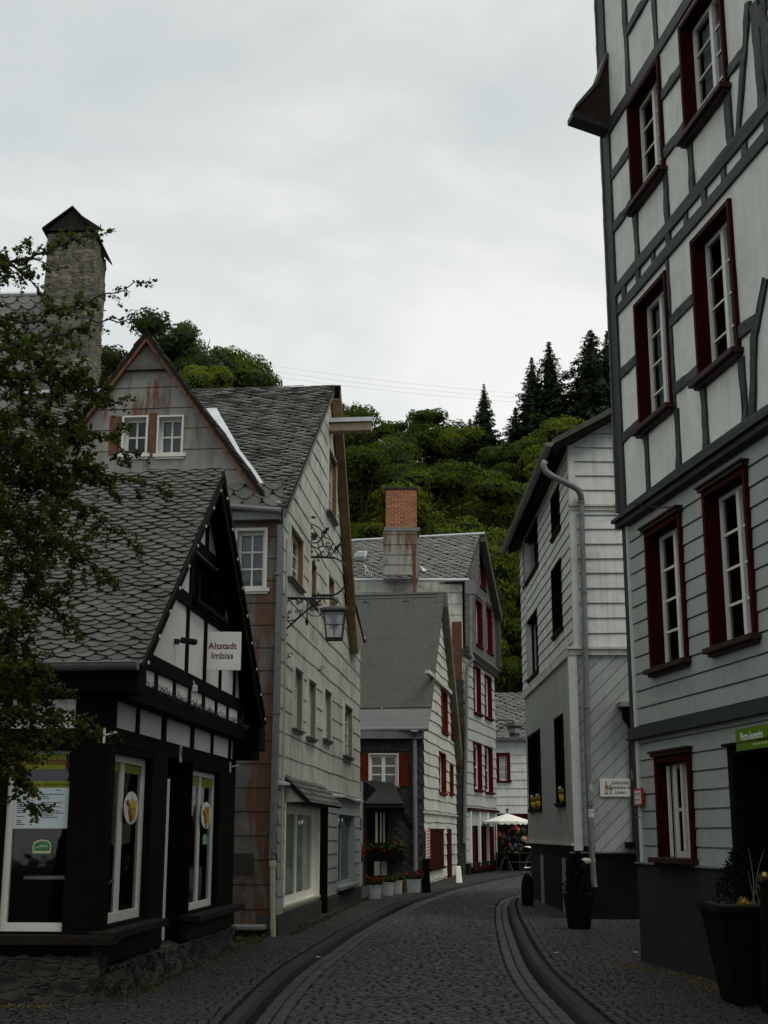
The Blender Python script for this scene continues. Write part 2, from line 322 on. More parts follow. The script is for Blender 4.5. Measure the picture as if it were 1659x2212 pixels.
M['leaf_near']=leaf_mat('hawthorn_leaves',(.026,.048,.003),.5,.45,(.12,.165,.012))
M['leaf_pot']=leaf_mat('pot_plant_leaves',(.03,.06,.012),.4,.25)
M['petal']=leaf_mat('red_petals',(.2,.004,.005),.3,.2,(.32,.012,.01))
M['petal_y']=leaf_mat('yellow_petals',(.4,.25,.02),.4,.2,(.5,.35,.05))
M['grass']=leaf_mat('moss_tufts',(.05,.06,.008),.5,.2,(.11,.11,.012))
M['hillmat']=srf('wooded_hillside_earth',(.02,.028,.01),.4,.3,.95,0)
def plainmat(name,c,rough=.6): return srf(name,c,.05,10,rough,0)
# ---------------------------------------------------------------- building helpers
def interp(z,tab):
    if z<=tab[0][0]: return tab[0][1],tab[0][2]
    for a,b in zip(tab,tab[1:]):
        if z<=b[0]:
            if b[0]==a[0]: return b[1],b[2]
            k=(z-a[0])/(b[0]-a[0]); return a[1]+k*(b[1]-a[1]),a[2]+k*(b[2]-a[2])
    return tab[-1][1],tab[-1][2]
def hsh(a,b,s=0): return sin(a*1.7+s)*.5+sin(b*2.3+a*.6+s*2)*.3+sin(a*4.1-b*1.3+s)*.2
def siding(W,tab,holes,mat,parent,name='wall',pitch=.22,z_off=0,lap=.016,gap=.012,wob=.004,step=.5,base=0,seams=0,seed=0):
    """wall of real lapped boards. tab: rows (z,uL,uR); holes (u0,u1,z0,z1); pitch 0 = smooth"""
    mb=MB(); zs={round(r[0],4) for r in tab}; z0,z1=tab[0][0],tab[-1][0]
    for h in holes: zs|={round(min(max(h[2],z0),z1),4),round(min(max(h[3],z0),z1),4)}
    brd=[]
    if pitch:
        k=math.floor((z0-z_off)/pitch)
        while z_off+k*pitch<z1:
            b=z_off+k*pitch
            for q in (b,b+gap):
                if z0<q<z1: zs.add(round(q,4))
            k+=1
    else:
        q=z0
        while q<z1: zs.add(round(q,4)); q+=.6
    zs=sorted(zs)
    def off(z,up):
        if not pitch: return 0
        f=((z-z_off)/pitch)%1; g=gap/pitch
        if up: # just above z
            if f>1-1e-3: f=0
            if f<g-1e-3: return -.02
            return lap*(1-f)
        else:
            if f<1e-3: f=1.0
            if f<=g+1e-3: return -.02
            return lap*(1-f)
    for a,b in zip(zs,zs[1:]):
        if b-a<1e-4: continue
        la,ra=interp(a+1e-5,tab); lb,rb=interp(b-1e-5,tab); mid=(a+b)/2
        hs=sorted([(h[0],h[1]) for h in holes if h[2]-1e-4<=a and h[3]+1e-4>=b])
        iv=[]; cl=(la,lb)
        for h0,h1 in hs:
            if h0>min(cl): iv.append((cl,(h0,h0)))
            cl=(h1,h1)
        iv.append((cl,(ra,rb)))
        for (x0a,x0b),(x1a,x1b) in iv:
            if max(x1a-x0a,x1b-x0b)<.005: continue
            n=max(1,int(max(x1a-x0a,x1b-x0b)/step)); vs=[];uv=[]
            for i in range(n+1):
                k=i/n; ua=x0a+(x1a-x0a)*k; ub=x0b+(x1b-x0b)*k
                edge=(i in (0,n))
                def wz(z,u): return 0 if (not pitch or z in (zs[0],zs[-1])) else wob*hsh(u,round((z-z_off)/pitch),seed)
                za=a+wz(a,ua); zb=b+wz(b,ub)
                jb=base+wob*.8*hsh(ua*1.3,a,seed+3)
                vs+=[W.P(ua,za,off(a,True)+jb),W.P(ub,zb,off(b,False)+jb)]; uv+=[(ua,a),(ub,b)]
            mb.add(vs,[(2*i,2*i+2,2*i+3,2*i+1) for i in range(n)],uv)
            if pitch: # lip under each board and closing faces
                o1,o2=off(a,False),off(a,True)
                if abs(o1-o2)>.002:
                    vs2=[];uv2=[]
                    for i in range(n+1):
                        k=i/n; ua=x0a+(x1a-x0a)*k; z_=a+(0 if a in (zs[0],zs[-1]) else wob*hsh(ua,round((a-z_off)/pitch),seed)); jb=base+wob*.8*hsh(ua*1.3,a,seed+3)
                        vs2+=[W.P(ua,z_,o1+jb),W.P(ua,z_,o2+jb)]; uv2+=[(ua,a),(ua,a)]
                    mb.add(vs2,[(2*i,2*i+2,2*i+3,2*i+1) for i in range(n)],uv2)
    if seams:  # vertical butt joints, each as a thin raised lip
        for a in np.arange(z0,z1,pitch):
            for u in np.arange(tab[0][1]+random.random()*seams,tab[0][2],seams): pass
    return mb.build(name,mat,parent)
def rectpx(W,l,r,t,b,o=0):
    return (W.uz(l,o)[0],W.uz(r,o)[0],W.uz(b,o)[1],W.uz(t,o)[1])
def window(W,rc,parent,casing='red',cw=.09,depth=.22,sash='white',cols=2,rows=4,sw=.05,bw=.028,sill='red',sill_h=.06,sill_o=.12,curtain=None,proud=.04,casing_parts=True,hood=0,name='window',sash_o=None,leaf_gap=True,cur_frac=1,label=None,jamb=None,pane='glass',rd=.6,room=True):
    """casing ring + reveal (window) > sash, pane, sill, curtain"""
    u0,u1,z0,z1=rc; mb=MB(); so=-depth if sash_o is None else sash_o
    # casing ring, butted
    if cw>0:
        mb.fbox(W,u0-.0,u0+cw,z0,z1,-.02,proud); mb.fbox(W,u1-cw,u1,z0,z1,-.02,proud); mb.fbox(W,u0+cw,u1-cw,z1-cw,z1,-.02,proud-.003)
        if sill is None: mb.fbox(W,u0+cw,u1-cw,z0,z0+cw,-.02,proud-.003)
    i0,i1,j0,j1=u0+cw,u1-cw,z0+(cw if sill is None else 0),z1-cw
    P=W.P; oo=so-.04
    mb.quad(P(i0,j0,-.02),P(i0,j1,-.02),P(i0,j1,oo),P(i0,j0,oo)); mb.quad(P(i1,j0,-.02),P(i1,j1,-.02),P(i1,j1,oo),P(i1,j0,oo))
    mb.quad(P(i0,j1,-.02),P(i1,j1,-.02),P(i1,j1,oo),P(i0,j1,oo)); mb.quad(P(i0,j0,-.02),P(i1,j0,-.02),P(i1,j0,oo),P(i0,j0,oo))
    c=mb.build(name,M[jamb or casing],parent,bev=.004)
    if label: c['label']=label
    if hood: hm=MB(); hm.fbox(W,u0-.03,u1+.03,z1+.002,z1+hood,-.02,proud+.035); hm.fbox(W,u0-.05,u1+.05,z1+hood-.001,z1+hood+.025,-.02,proud+.06); hm.build('lintel',M['red_dark'],c,bev=.004)
    # sash
    s=MB(); s.fbox(W,i0,i0+sw,j0,j1,so-.02,so+.03); s.fbox(W,i1-sw,i1,j0,j1,so-.02,so+.03); s.fbox(W,i0+sw,i1-sw,j0,j0+sw*1.2,so-.02,so+.03); s.fbox(W,i0+sw,i1-sw,j1-sw,j1,so-.02,so+.03)
    a0,a1,b0,b1=i0+sw,i1-sw,j0+sw*1.2,j1-sw
    for k in range(1,cols):
        u=a0+(a1-a0)*k/cols; ww=sw*.8 if (cols%2==0 and k==cols//2 and leaf_gap) else bw/2
        s.fbox(W,u-ww,u+ww,b0,b1,so-.018,so+(.04 if ww>bw else .02))
    for k in range(1,rows):
        z=b0+(b1-b0)*k/rows; s.fbox(W,a0,a1,z-bw/2,z+bw/2,so-.015,so+.017)
    s.build('sash',M[sash],c)
    p=MB(); p.quad(P(a0,b0,so),P(a1,b0,so),P(a1,b1,so),P(a0,b1,so)); p.build('pane',M[pane],c)
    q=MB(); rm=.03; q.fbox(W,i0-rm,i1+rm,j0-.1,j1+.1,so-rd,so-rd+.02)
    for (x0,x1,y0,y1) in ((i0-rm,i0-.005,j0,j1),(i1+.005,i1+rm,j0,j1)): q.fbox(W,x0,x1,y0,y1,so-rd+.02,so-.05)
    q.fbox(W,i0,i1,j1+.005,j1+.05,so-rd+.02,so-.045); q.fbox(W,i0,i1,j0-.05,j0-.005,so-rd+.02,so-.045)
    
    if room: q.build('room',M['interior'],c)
    if curtain:
        k=MB(); n=30; zt=b1; zb=b1-(b1-b0)*cur_frac; vs=[]
        for i in range(n+1):
            u=a0+(a1-a0)*i/n; o=so-.07+.015*sin(i*1.9)+.008*sin(i*4.3); vs+=[P(u,zb+.02*sin(i*.9),o),P(u,zt,o)]
        k.add(vs,[(2*i,2*i+2,2*i+3,2*i+1) for i in range(n)]); k.build('curtain',M[curtain],c)
    if sill:
        q=MB(); q.prism(W,[(u0-.05,z0-sill_h),(u1+.05,z0-sill_h),(u1+.05,z0),(u0-.05,z0)],-.03,sill_o); q.prism(W,[(u0-.02,z0-sill_h-.035),(u1+.02,z0-sill_h-.035),(u1+.02,z0-sill_h-.002),(u0-.02,z0-sill_h-.002)],-.02,sill_o*.6); q.build('sill',M[sill],c,bev=.004)
    return c
def slates(O,U,V,tab,w,h,mat,parent,name='roof',skew=.12,thick=.012,under=True,rnd=.12,flip=False,edge=.03):
    """real overlapping slates on plane O+uU+vV; tab rows (v,uL,uR)"""
    U=Vector(U).normalized(); V=Vector(V).normalized(); Nn=U.cross(V).normalized()
    if Nn.z<0 or (abs(Nn.z)<.05 and Nn.dot(Vector((0,0,1.6))-Vector(O))<0): Nn=-Nn
    mb=MB(); v0,v1=tab[0][0],tab[-1][0]; um=min(r[1] for r in tab); uM=max(r[2] for r in tab)
    shp=[(0,1.0),(.06,.70),(.2,.36),(.42,.10),(.66,0),(.84,.2),(.95,.52),(1.0,.9),(1.0,1.5),(0,1.5)]
    if flip: shp=[(1-a,b) for a,b in shp][::-1]
    nr=int((v1-v0+abs(skew)*(uM-um))/h)+3; nc=int((uM-um)/w)+3
    for r in range(-int(abs(skew)*(uM-um)/h)-2,nr):
        for c in range(-1,nc):
            ub=um+(c+(.5 if r%2 else 0)+random.uniform(-rnd,rnd)*.4)*w; vb=v0+r*h+skew*(ub-um)+random.uniform(-rnd,rnd)*h*.35
            cu,cv=ub+w*.5,vb+h*.55
            if cv<v0-h*.6 or cv>v1+.4*h: continue
            l,rr=interp(min(max(cv,v0),v1),tab)
            if cu<l-w*.45 or cu>rr+w*.45: continue
            tilt=random.uniform(.7,1.6); top=[];bot=[]
            for a,b in shp:
                u=ub+a*w; v=min(max(vb+b*h,v0-edge),v1); l,rr=interp(min(max(v,v0),v1),tab); u=min(max(u,l),rr)
                k=(v-vb)/(h*1.5); o=.004+thick*tilt*1.9*(1-k)
                top.append(Vector(O)+U*u+V*v+Nn*o); bot.append(Vector(O)+U*u+V*v+Nn*(o-thick))
            n=len(shp); mb.add(top+bot,[tuple(range(n))]+[(i,n+i,n+(i+1)%n,(i+1)%n) for i in range(n-3 if not flip else n)])
    ob=mb.build(name,mat,parent)
    if under:
        u=MB(); rows=[]
        for v,l,r in tab: rows.append((Vector(O)+U*l+V*v,Vector(O)+U*r+V*v))
        for (a,b),(c,d) in zip(rows,rows[1:]): u.quad(a,b,d,c); t_=-Nn*.06; u.quad(a+t_,b+t_,d+t_,c+t_); u.quad(a,c,c+t_,a+t_); u.quad(b,d,d+t_,b+t_)
        a,b=rows[0]; u.quad(a,b,b-Nn*.06,a-Nn*.06)
        u.build('roof_deck',M['darkbrown'],ob)
    return ob
def text(s,W,u,z,o,h,mat,parent,name='lettering',align='CENTER',shear=0,sx=1,depth=.002,fat=0):
    cu=bpy.data.curves.new('t','FONT'); cu.body=s; cu.size=1; cu.align_x=align; cu.align_y='CENTER'; cu.shear=shear; cu.extrude=.5; cu.offset=fat; cu.space_line=.95; cu.resolution_u=3
    ob=bpy.data.objects.new('t',cu); COL.objects.link(ob); bpy.context.view_layer.update()
    me=bpy.data.meshes.new_from_object(ob.evaluated_get(bpy.context.evaluated_depsgraph_get())); bpy.data.objects.remove(ob)
    L=wloc(parent)
    for v in me.vertices:
        a,b,c=v.co; v.co=W.P(u+a*h*sx,z+b*h,o+c*depth)-L
    me.materials.clear(); me.materials.append(mat); me.name=name
    r=bpy.data.objects.new(name,me); COL.objects.link(r); r.parent=parent; return r
# ================================================================ RIGHT: tall half-timbered house (photo shop)
W=Wall((3.17,17.0),(.156,-1)); Wu=Wall((3.17,17.0),(.156,-1),.05)
R1=thing('half_timbered_house',(3.13,17.0,0),'tall half-timbered house with dark red windows and grey boarded lower storeys above the photo shop','house')
F1,F2=15.0,0
zc1=W.uz(B8((800,1030)))[1]                     # top of plinth
zm=W.uz(B7((1000,1720)))[1]                     # cornice over ground floor
zt=Wu.uz(B6((900,1640)))[1]                     # timber frame starts
ZTOP=15.5
def near(W,*q): return [W.uz(p) for p in q]
rG=rectpx(W,B8((588,560)),B8((855,550)),B8((715,187)),B8((700,962)))
rE=rectpx(W,B7((565,700)),B7((860,600)),B7((680,75)),B7((735,1232)))
rF=rectpx(W,B7((1057,600)),B7((1425,500)),B6((1190,1712)),B7((1260,1047)))
dU=W.uz(B8((1195,700)))[0]; dT=W.uz(B8((1290,182)))[1]
holes=[rG,(dU,dU+1.15,0,dT)]
# more of the shop front runs on beside the camera
siding(W,[(zc1,0,F1),(zm,0,F1)],holes,M['siding_grey'],R1,'wall',pitch=.205,z_off=zc1,lap=.012,gap=.02,wob=.003)
siding(W,[(zm+.12,0,F1),(zt-.12,0,F1)],[rE,rF],M['siding_grey'],R1,'wall',pitch=.215,z_off=zm+.12,lap=.012,gap=.02,wob=.003)
pl=MB(); pl.fbox(W,0,dU,0,zc1,-.3,.035); pl.fbox(W,dU+1.15,F1,0,zc1,-.3,.035); pl.build('plinth',M['render_dark'],R1)
lg=MB(); lg.fbox(W,-.02,dU,zc1+.002,zc1+.022,-.1,.06); lg.build('plinth_flashing',M['zinc'],R1)
co=MB(); co.fbox(W,-.03,F1,zm+.002,zm+.118,-.1,.06); co.fbox(W,-.03,F1,zm-.03,zm,-.1,.1,); co.build('cornice',M['timber_blue'],R1)
co=MB(); co.fbox(W,-.05,F1,zt-.118,zt-.05,-.1,.12); co.fbox(W,-.07,F1,zt-.048,zt-.005,-.1,.17); co.build('cornice',M['timber_blue'],R1)
cb=MB(); cb.fbox(W,-.0,.13,zc1+.025,zm-.035,-.2,.045); cb.fbox(W,-.0,.13,zm+.12,zt-.12,-.2,.045); cb.build('corner_board',M['timber_blue'],R1)
ce=MB(); ce.fbox(W,.132,.16,zc1+.025,zm-.035,-.02,.04); ce.fbox(W,.132,.16,zm+.12,zt-.12,-.02,.04); ce.build('corner_trim',M['white'],R1)
# upper wall
rA=rectpx(Wu,B5((577,1200)),B5((812,830)),B5((670,605)),B5((700,1425)))
rB=rectpx(Wu,B5((962,560)),B5((1285,330)),B5((1070,10)),B5((1140,850)))
rD=rectpx(Wu,B6((470,750)),B6((735,550)),B6((570,150)),B6((630,1205)))
rC=rectpx(Wu,B6((955,500)),B6((1290,300)),B5((1190,1620)),B6((1140,785)))
siding(Wu,[(zt,0,F1),(ZTOP,0,F1)],[rA,rB,rC,rD],M['plaster'],R1,'plaster_wall',pitch=0)
for k,r in enumerate((rA,rB,rC,rD)):
    window(Wu,r,R1,cw=.06,depth=.15,cols=2,rows=4,sw=.05,bw=.022,sill='red_dark',proud=.045,sill_o=.14,curtain='curtain' if k in(1,3) else None)
    if k in(2,): pass
window(W,rE,R1,cw=.065,depth=.16,cols=2,rows=4,sw=.05,bw=.03,sill='red_dark',proud=.05,hood=.045)
window(W,rF,R1,cw=.065,depth=.16,cols=2,rows=4,sw=.05,bw=.03,sill='red_dark',proud=.05,hood=.045)
g=window(W,rG,R1,cw=.08,depth=.17,cols=2,rows=2,sw=.06,bw=.04,sill='red_dark',proud=.05,hood=.045,sill_o=.16)
gb=MB(); a0,a1=rG[0]+.12,rG[1]-.12
for k in range(4):
    u=a0+(a1-a0)*(k+.35)/4; gb.fbox(W,u-.018,u+.018,rG[2]+.01,rG[3]-.11,-.07,-.04)
gb.build('window_bars',M['white'],g)
# timber frame
T=MB()
def uzs(c,*q): return [Wu.uz(c(p)) for p in q]
def bm(c,a,b,wd,o=.03): 
    a,b=uzs(c,a,b); T.beam(Wu,a,b,wd,-.03,o+random.uniform(0,.004))
def hrail(c,q,u0,u1,wd=.13,o=.026):
    z=Wu.uz(c(q))[1]; T.beam(Wu,(u0,z),(u1,z+random.uniform(-.015,.015)),wd,-.03,o+random.uniform(0,.004))
zb=Wu.uz(B5((1000,1560)))[1]; 
T.fbox(Wu,-.01,.25,zt,ZTOP,-.3,.034)
# sill beam bottom
T.fbox(Wu,.23,F1,zt,zt+.12,-.03,.03)
# storey beams (two parallel) with joist ends
b1=Wu.uz(B5((1100,1400)))[1]; b2=Wu.uz(B5((1190,1500)))[1]
zb1=Wu.uz(B5((1000,1520)))[1]; zb2=Wu.uz(B5((1000,1705)))[1]
T.fbox(Wu,.23,F1,zb1-.08,zb1+.08,-.03,.036); T.fbox(Wu,.23,F1,zb2-.07,zb2+.07,-.03,.032)
for k in range(26): T.fbox(Wu,.5+k*.55,.62+k*.55,zb2+.07,zb1-.08,-.03,.028)
hrail(B6,(410,770),.23,rD[0]); hrail(B6,(435,1300),.23,rD[0])
hrail(B6,(845,315),rD[1],rC[0]); hrail(B6,(880,880),rD[1],rC[0])
hrail(B6,(1410,420),rC[1],rC[1]+.5)
hrail(B5,(515,1190),.23,rA[0]); hrail(B5,(530,1590),.23,rA[0])
hrail(B5,(880,610),rA[1],rB[0]); hrail(B5,(910,1040),rA[1],rB[0]); hrail(B5,(1370,450),rB[1],rB[1]+.45)
def post(c,x,z0,z1,wd=.13,top=None):
    u=Wu.uz(c(x))[0]; T.beam(Wu,(u,z0),(u+random.uniform(-.01,.01),z1),wd,-.03,.026+random.uniform(0,.004))
for q in ((548,1600),): post(B6,q,zt+.12,rD[2]-.1)
post(B6,(800,1400),zt+.12,rD[2]-.1); post(B6,(1020,1200),zt+.12,rC[2]-.1); post(B6,(1335,950),zt+.12,rC[2]-.1)
T.fbox(Wu,rD[1],rD[1]+.07,rD[2]-.1,zb2-.07,-.03,.022)
post(B5,(620,1750),zb1+.08,rA[2]-.1); post(B5,(845,1550),zb1+.08,rA[2]-.1); post(B5,(1030,1300),zb1+.08,rB[2]-.1); post(B5,(1315,950),zb1+.08,rB[2]-.1)
# head beam of the second storey
zh=Wu.uz(B5((790,270)))[1]; zh1=Wu.uz(B5((620,640)))[1]; zhh=max(rA[3],rB[3])+.11
T.fbox(Wu,.23,F1,zhh-.09,zhh+.09,-.03,.034)
bm(B6,(1520,60),(1425,560),.13); bm(B6,(1427,540),(1413,1200),.13,.032)
bm(B5,(1455,20),(1425,420),.11); bm(B5,(1425,420),(1370,1080),.1)
bm(B5,(1500,20),(1570,860),.17); bm(B5,(1530,60),(1630,300),.14)
u1_=Wu.uz(B5((535,150)))[0]; u2_=Wu.uz(B5((757,150)))[0]
T.fbox(Wu,u1_-.06,u1_+.06,zhh+.09,ZTOP,-.03,.028); T.fbox(Wu,u2_-.06,u2_+.06,zhh+.09,ZTOP,-.03,.027)
bm(B5,(555,230),(720,-60),.13)
# frame further along the facade, out of the picture
for k in range(7):
    u=rC[1]+1.0+k*1.5
    for (a,b) in ((zt+.12,zb2-.07),(zb1+.08,zhh-.09)): T.fbox(Wu,u,u+.14,a,b,-.03,.028); T.beam(Wu,(u+.2,a),(u+.8,b),.12,-.03,.024)
    for z in (zt+1.1,zb1+1.0): T.fbox(Wu,u+.14,u+1.5,z,z+.12,-.03,.022)
tf=T.build('timber_frame',M['timber_blue'],R1)
s_=tf.modifiers.new('s','SUBSURF'); s_.subdivision_type='SIMPLE'; s_.levels=s_.render_levels=4   # hand-hewn, slightly wavy beams
wt=bpy.data.textures.new('hewn','CLOUDS'); wt.noise_scale=.35; d_=tf.modifiers.new('d','DISPLACE'); d_.texture=wt; d_.strength=.05; d_.mid_level=.5; d_.texture_coords='LOCAL'
# steep slated flank with flared eave and gutter end at the far corner
e0=Wu.uz(B5((395,1005))); e2=Wu.uz(B5((395,480))); ze=e0[1]+.10
u0_=.30; zt_=Wu.uz(B5((530,205)))[1]
def projx(P):
    w_=P.y*CT+(P.z-EYE)*ST; return CX+FP*P.x/w_
ot=.05
while projx(Wu.P(.12,ze+.12,ot))>1240 and ot<1.2: ot+=.01
prof=[(0,ze-.05),(ot,ze+.10),(ot-.02,ze+.19),(ot*.36,ze+(zt_-ze)*.55),(0,zt_)]
def oprism(m,prof,u0,u1):
    n=len(prof); vs=[Wu.P(u0,z,o) for o,z in prof]+[Wu.P(u1,z,o) for o,z in prof]; m.add(vs,[tuple(range(n)),tuple(range(n,2*n))[::-1]]+[(i,(i+1)%n,n+(i+1)%n,n+i) for i in range(n)])
ef=MB(); oprism(ef,prof,u0_,.1); ef.build('flared_eave',M['soffit'],R1)
el=MB(); oprism(el,[(ot+.03,ze+.17),(ot+.03,ze+.21),(ot*.36+.03,ze+(zt_-ze)*.55+.05),(.03,zt_+.08),(.001,zt_+.05),(ot*.36+.002,ze+(zt_-ze)*.55+.012),(ot-.01,ze+.195)],u0_+.04,.06); el.build('roof',M['slate_dark'],R1)
gt=MB(); oprism(gt,[(.04,ze-.13),(ot+.08,ze+.02),(ot+.08,ze+.10),(.04,ze-.055)],u0_+.03,.08); gt.build('gutter',M['iron'],R1)
sb=MB()
for k in range(60): # ragged slate edge down the corner
    z=zt+.1+k*.17
    sb.fbox(Wu,-.05-random.uniform(0,.02),-.011,z,z+.165,-.6,.05)
sb.build('corner_slates',M['slate_dark'],R1)
# rest of the body
bd=MB(); 
bd.quad(W.P(0,0,-.02),W.P(0,0,-7),W.P(0,ZTOP,-7),W.P(0,ZTOP,-.02)); bd.quad(W.P(F1,0,0),W.P(F1,0,-7),W.P(F1,ZTOP,-7),W.P(F1,ZTOP,0)); bd.quad(W.P(0,0,-7),W.P(F1,0,-7),W.P(F1,ZTOP,-7),W.P(0,ZTOP,-7))
bd.build('rear_wall',M['siding_grey'],R1)
rf=MB(); rf.hexa([W.P(-.3,ZTOP,.5),W.P(F1,ZTOP,.5),W.P(F1,ZTOP,-7.4),W.P(-.3,ZTOP,-7.4),W.P(1.8,ZTOP+3,-1.5),W.P(F1,ZTOP+3,-1.5),W.P(F1,ZTOP+3,-5),W.P(1.8,ZTOP+3,-5)]); rf.build('roof',M['slate_dark'],R1)
# shop door
dd=MB(); dd.fbox(W,dU-.11,dU,.02,dT+.1,-.02,.05); dd.fbox(W,dU,dU+1.15,dT,dT+.1,-.02,.047); dd.fbox(W,dU-.14,dU+1.2,dT+.102,dT+.13,-.02,.1)
for u in (dU+.002,dU+1.148): dd.quad(W.P(u,0,-.02),W.P(u,0,-.9),W.P(u,dT,-.9),W.P(u,dT,-.02))
dd.quad(W.P(dU,dT-.002,-.02),W.P(dU+1.15,dT-.002,-.02),W.P(dU+1.15,dT-.002,-.9),W.P(dU,dT-.002,-.9))
d_=dd.build('door_frame',M['black'],R1)
dl=MB(); dl.fbox(W,dU+.05,dU+1.1,.15,dT,-.95,-.9); dl.build('door',M['black'],d_)
st=MB(); st.fbox(W,dU+.004,dU+1.146,0,.14,-.94,.0); st.build('door_step',M['concrete'],R1)
hk=MB(); q=[W.P(*W.uz(B6(p)),.03+.1*k) for k,p in enumerate(((820,1950),(800,1940),(780,1945),(760,1940),(765,1925),(785,1925)))]; hk.tube(q,.008,6); hk.build('hook',M['iron'],R1)
# shop sign
sR=near(W,B8((1228,5)),B8((1228,165)))
SG=thing('shop_sign',tuple(W.P(sR[0][0],sR[1][1],.09)),'green sign with white lettering above the dark shop door of the half-timbered house','sign')
zs0,zs1=W.uz(B7((1335,1948)))[1],W.uz(B7((1330,1768)))[1]; us=sR[0][0]
s_=MB(); s_.fbox(W,us,us+2.6,zs0,zs1,.06,.1); s_.build('board',srf('green_sign',(.075,.14,.006),.1,5,.5,.05),SG)
hh=zs1-zs0
text('Photo-Souvenirs',W,us+.12,zs1-hh*.40,.103,hh*.5,plainmat('white_letters',(.55,.6,.5)),SG,align='LEFT',sx=.72,fat=.015)
q=MB()
for k in range(9): q.fbox(W,us+.42+k*.085,us+.42+k*.085+.06,zs1-hh*.84,zs1-hh*.74,.1,.102)
q.build('small_print',plainmat('dim_letters',(.3,.38,.16)),SG)
# red framed notice
rn=rectpx(W,B8((432,505)),B8((490,505)),B8((460,440)),B8((460,574)))
NT=thing('notice_board',tuple(W.P(rn[0],rn[2],.05)),'small white notice in a red frame beside the barred ground-floor window','notice')
n_=MB(); n_.fbox(W,rn[0],rn[1],rn[2],rn[3],.035,.06); n_.build('frame',plainmat('red_frame',(.38,.01,.01)),NT,bev=.006)
n_=MB(); n_.fbox(W,rn[0]+.025,rn[1]-.025,rn[2]+.025,rn[3]-.025,.0605,.063); n_.build('paper',plainmat('paper',(.5,.5,.45)),NT)
n_=MB()
for k in range(5):
    z=rn[3]-.06-k*.07; n_.fbox(W,rn[0]+.045,rn[1]-.05-(k%2)*.03,z-.012,z,.064,.065)
n_.build('print',plainmat('print',(.12,.12,.12)),NT)
# little street plate on the corner board
rp=rectpx(W,B8((386,340)),B8((410,340)),B8((398,298)),B8((398,380)))
NP=MB(); NP.fbox(W,max(.0,rp[0]),rp[1],rp[2],rp[3],.046,.055); npq=NP.build('trail_marker',plainmat('marker_cream',(.38,.38,.28)),None,loc=W.P(rp[0],rp[2],.05)); tag(npq,'small pale trail marker on the blue-grey corner board','marker')

# ================================================================ RIGHT: white boarded house behind
V=Wall((3.53,33.4),(0,-1)); V2=Wall((3.65,34.9),(0,-1)); LV=33.4-25.14; LV2=34.9-25.14     # street side, u toward viewer
Fw=Wall((3.45,25.14),(1,.02))                 # face toward the camera
R2=thing('white_boarded_house',(3.45,25.14,0),'white weatherboarded house with black eaves and a grey downpipe behind the half-timbered house','house')
def FZ(q): return Fw.uz(q)
z1b=FZ(B4((800,838)))[1]; z2b=FZ(B3((1050,130)))[1]; z3b=FZ(B3((1150,1770)))[1]; ztp=FZ(B4((570,330)))[1]
uR,zR=FZ(B4((965,75))); slope=(zR-ztp)/(uR-0)
FW_=5.0; umid=2.6
zap=ztp+slope*umid
pt=(FZ(B4((800,905)))[1]-FZ(B4((800,1383)))[1])/4
siding(Fw,[(z1b+.06,.2,FW_),(ztp,.21,FW_),(zap,umid,umid+.01)],[],M['siding_white'],R2,'wall',pitch=pt,z_off=FZ(B4((800,353)))[1],lap=.028,gap=.026,wob=.008,seed=2)
siding(Fw,[(z2b+.08,.19,FW_),(z1b-.06,.2,FW_)],[],M['siding_white'],R2,'wall',pitch=pt,z_off=FZ(B4((800,905)))[1],lap=.028,gap=.028,wob=.014,seed=5)
dg=MB(); ug=.22; dg.quad(Fw.P(.08,z3b,0),Fw.P(FW_,z3b,0),Fw.P(FW_,z2b-.08,0),Fw.P(.08,z2b-.08,0),[(0,z3b),(FW_,z3b),(FW_,z2b),(0,z2b)]); dg.build('diagonal_boarding',M['diag'],R2)
bb=MB(); bb.fbox(Fw,.17,FW_,z1b-.058,z1b+.02,-.05,.05); bb.fbox(Fw,.15,FW_,z1b+.022,z1b+.058,-.05,.08)
bb.build('band',M['siding_old'],R2); bb=MB(); bb.fbox(Fw,.06,FW_,z2b-.078,z2b+.03,-.05,.05); bb.fbox(Fw,.03,FW_,z2b+.032,z2b+.075,-.05,.09); bb.build('band',M['siding_old'],R2)
cb=MB(); cb.fbox(Fw,.05,.21,z3b+.02,z2b-.08,-.1,.03); cb.fbox(Fw,.17,.30,z2b+.08,z1b-.06,-.1,.035); cb.fbox(Fw,.17,.30,z1b+.06,ztp,-.1,.035); cb.build('corner_board',M['siding_white'],R2)
lb=MB(); lb.fbox(Fw,-.04,FW_,z3b-.03,z3b,-.05,.07); lb.build('ledge',M['zinc'],R2)
pb=MB(); pb.fbox(Fw,.25,FW_,0,z3b-.032,-.3,.02); pb.build('plinth',M['render_black'],R2)
# street side
vb=V.uz(B3((600,300)))[1]; vtop=ztp; vled=V.uz(B3((640,1690)))[1]
vw=[rectpx(V2,B4((197,1200)),B4((314,1150)),B4((258,1000)),B4((258,1390))),
    rectpx(V2,B4((425,900)),B4((494,850)),B4((460,690)),B4((456,1055))),
    rectpx(V2,B4((432,1600)),B4((512,1560)),B4((467,1290)),B4((480,1850))),
    rectpx(V2,B4((228,2000)),B4((311,1900)),B4((270,1710)),B3((495,330)))]
vl=[rectpx(V,B3((460,1100)),B3((556,1080)),B3((508,790)),B3((512,1415))),
    rectpx(V,B3((680,1000)),B3((747,990)),B3((712,655)),B3((716,1370)))]
for r in vw+vl: pass
vtm=min(vtop,99)
vw=[(a,b,c,min(d,vtop-.12)) for a,b,c,d in vw]
siding(V2,[(z2b+.05,0,LV2-.03),(vtop,0,LV2-.03)],vw,M['siding_white'],R2,'wall',pitch=.235,z_off=0,lap=.02,gap=.022,wob=.008,seed=7)
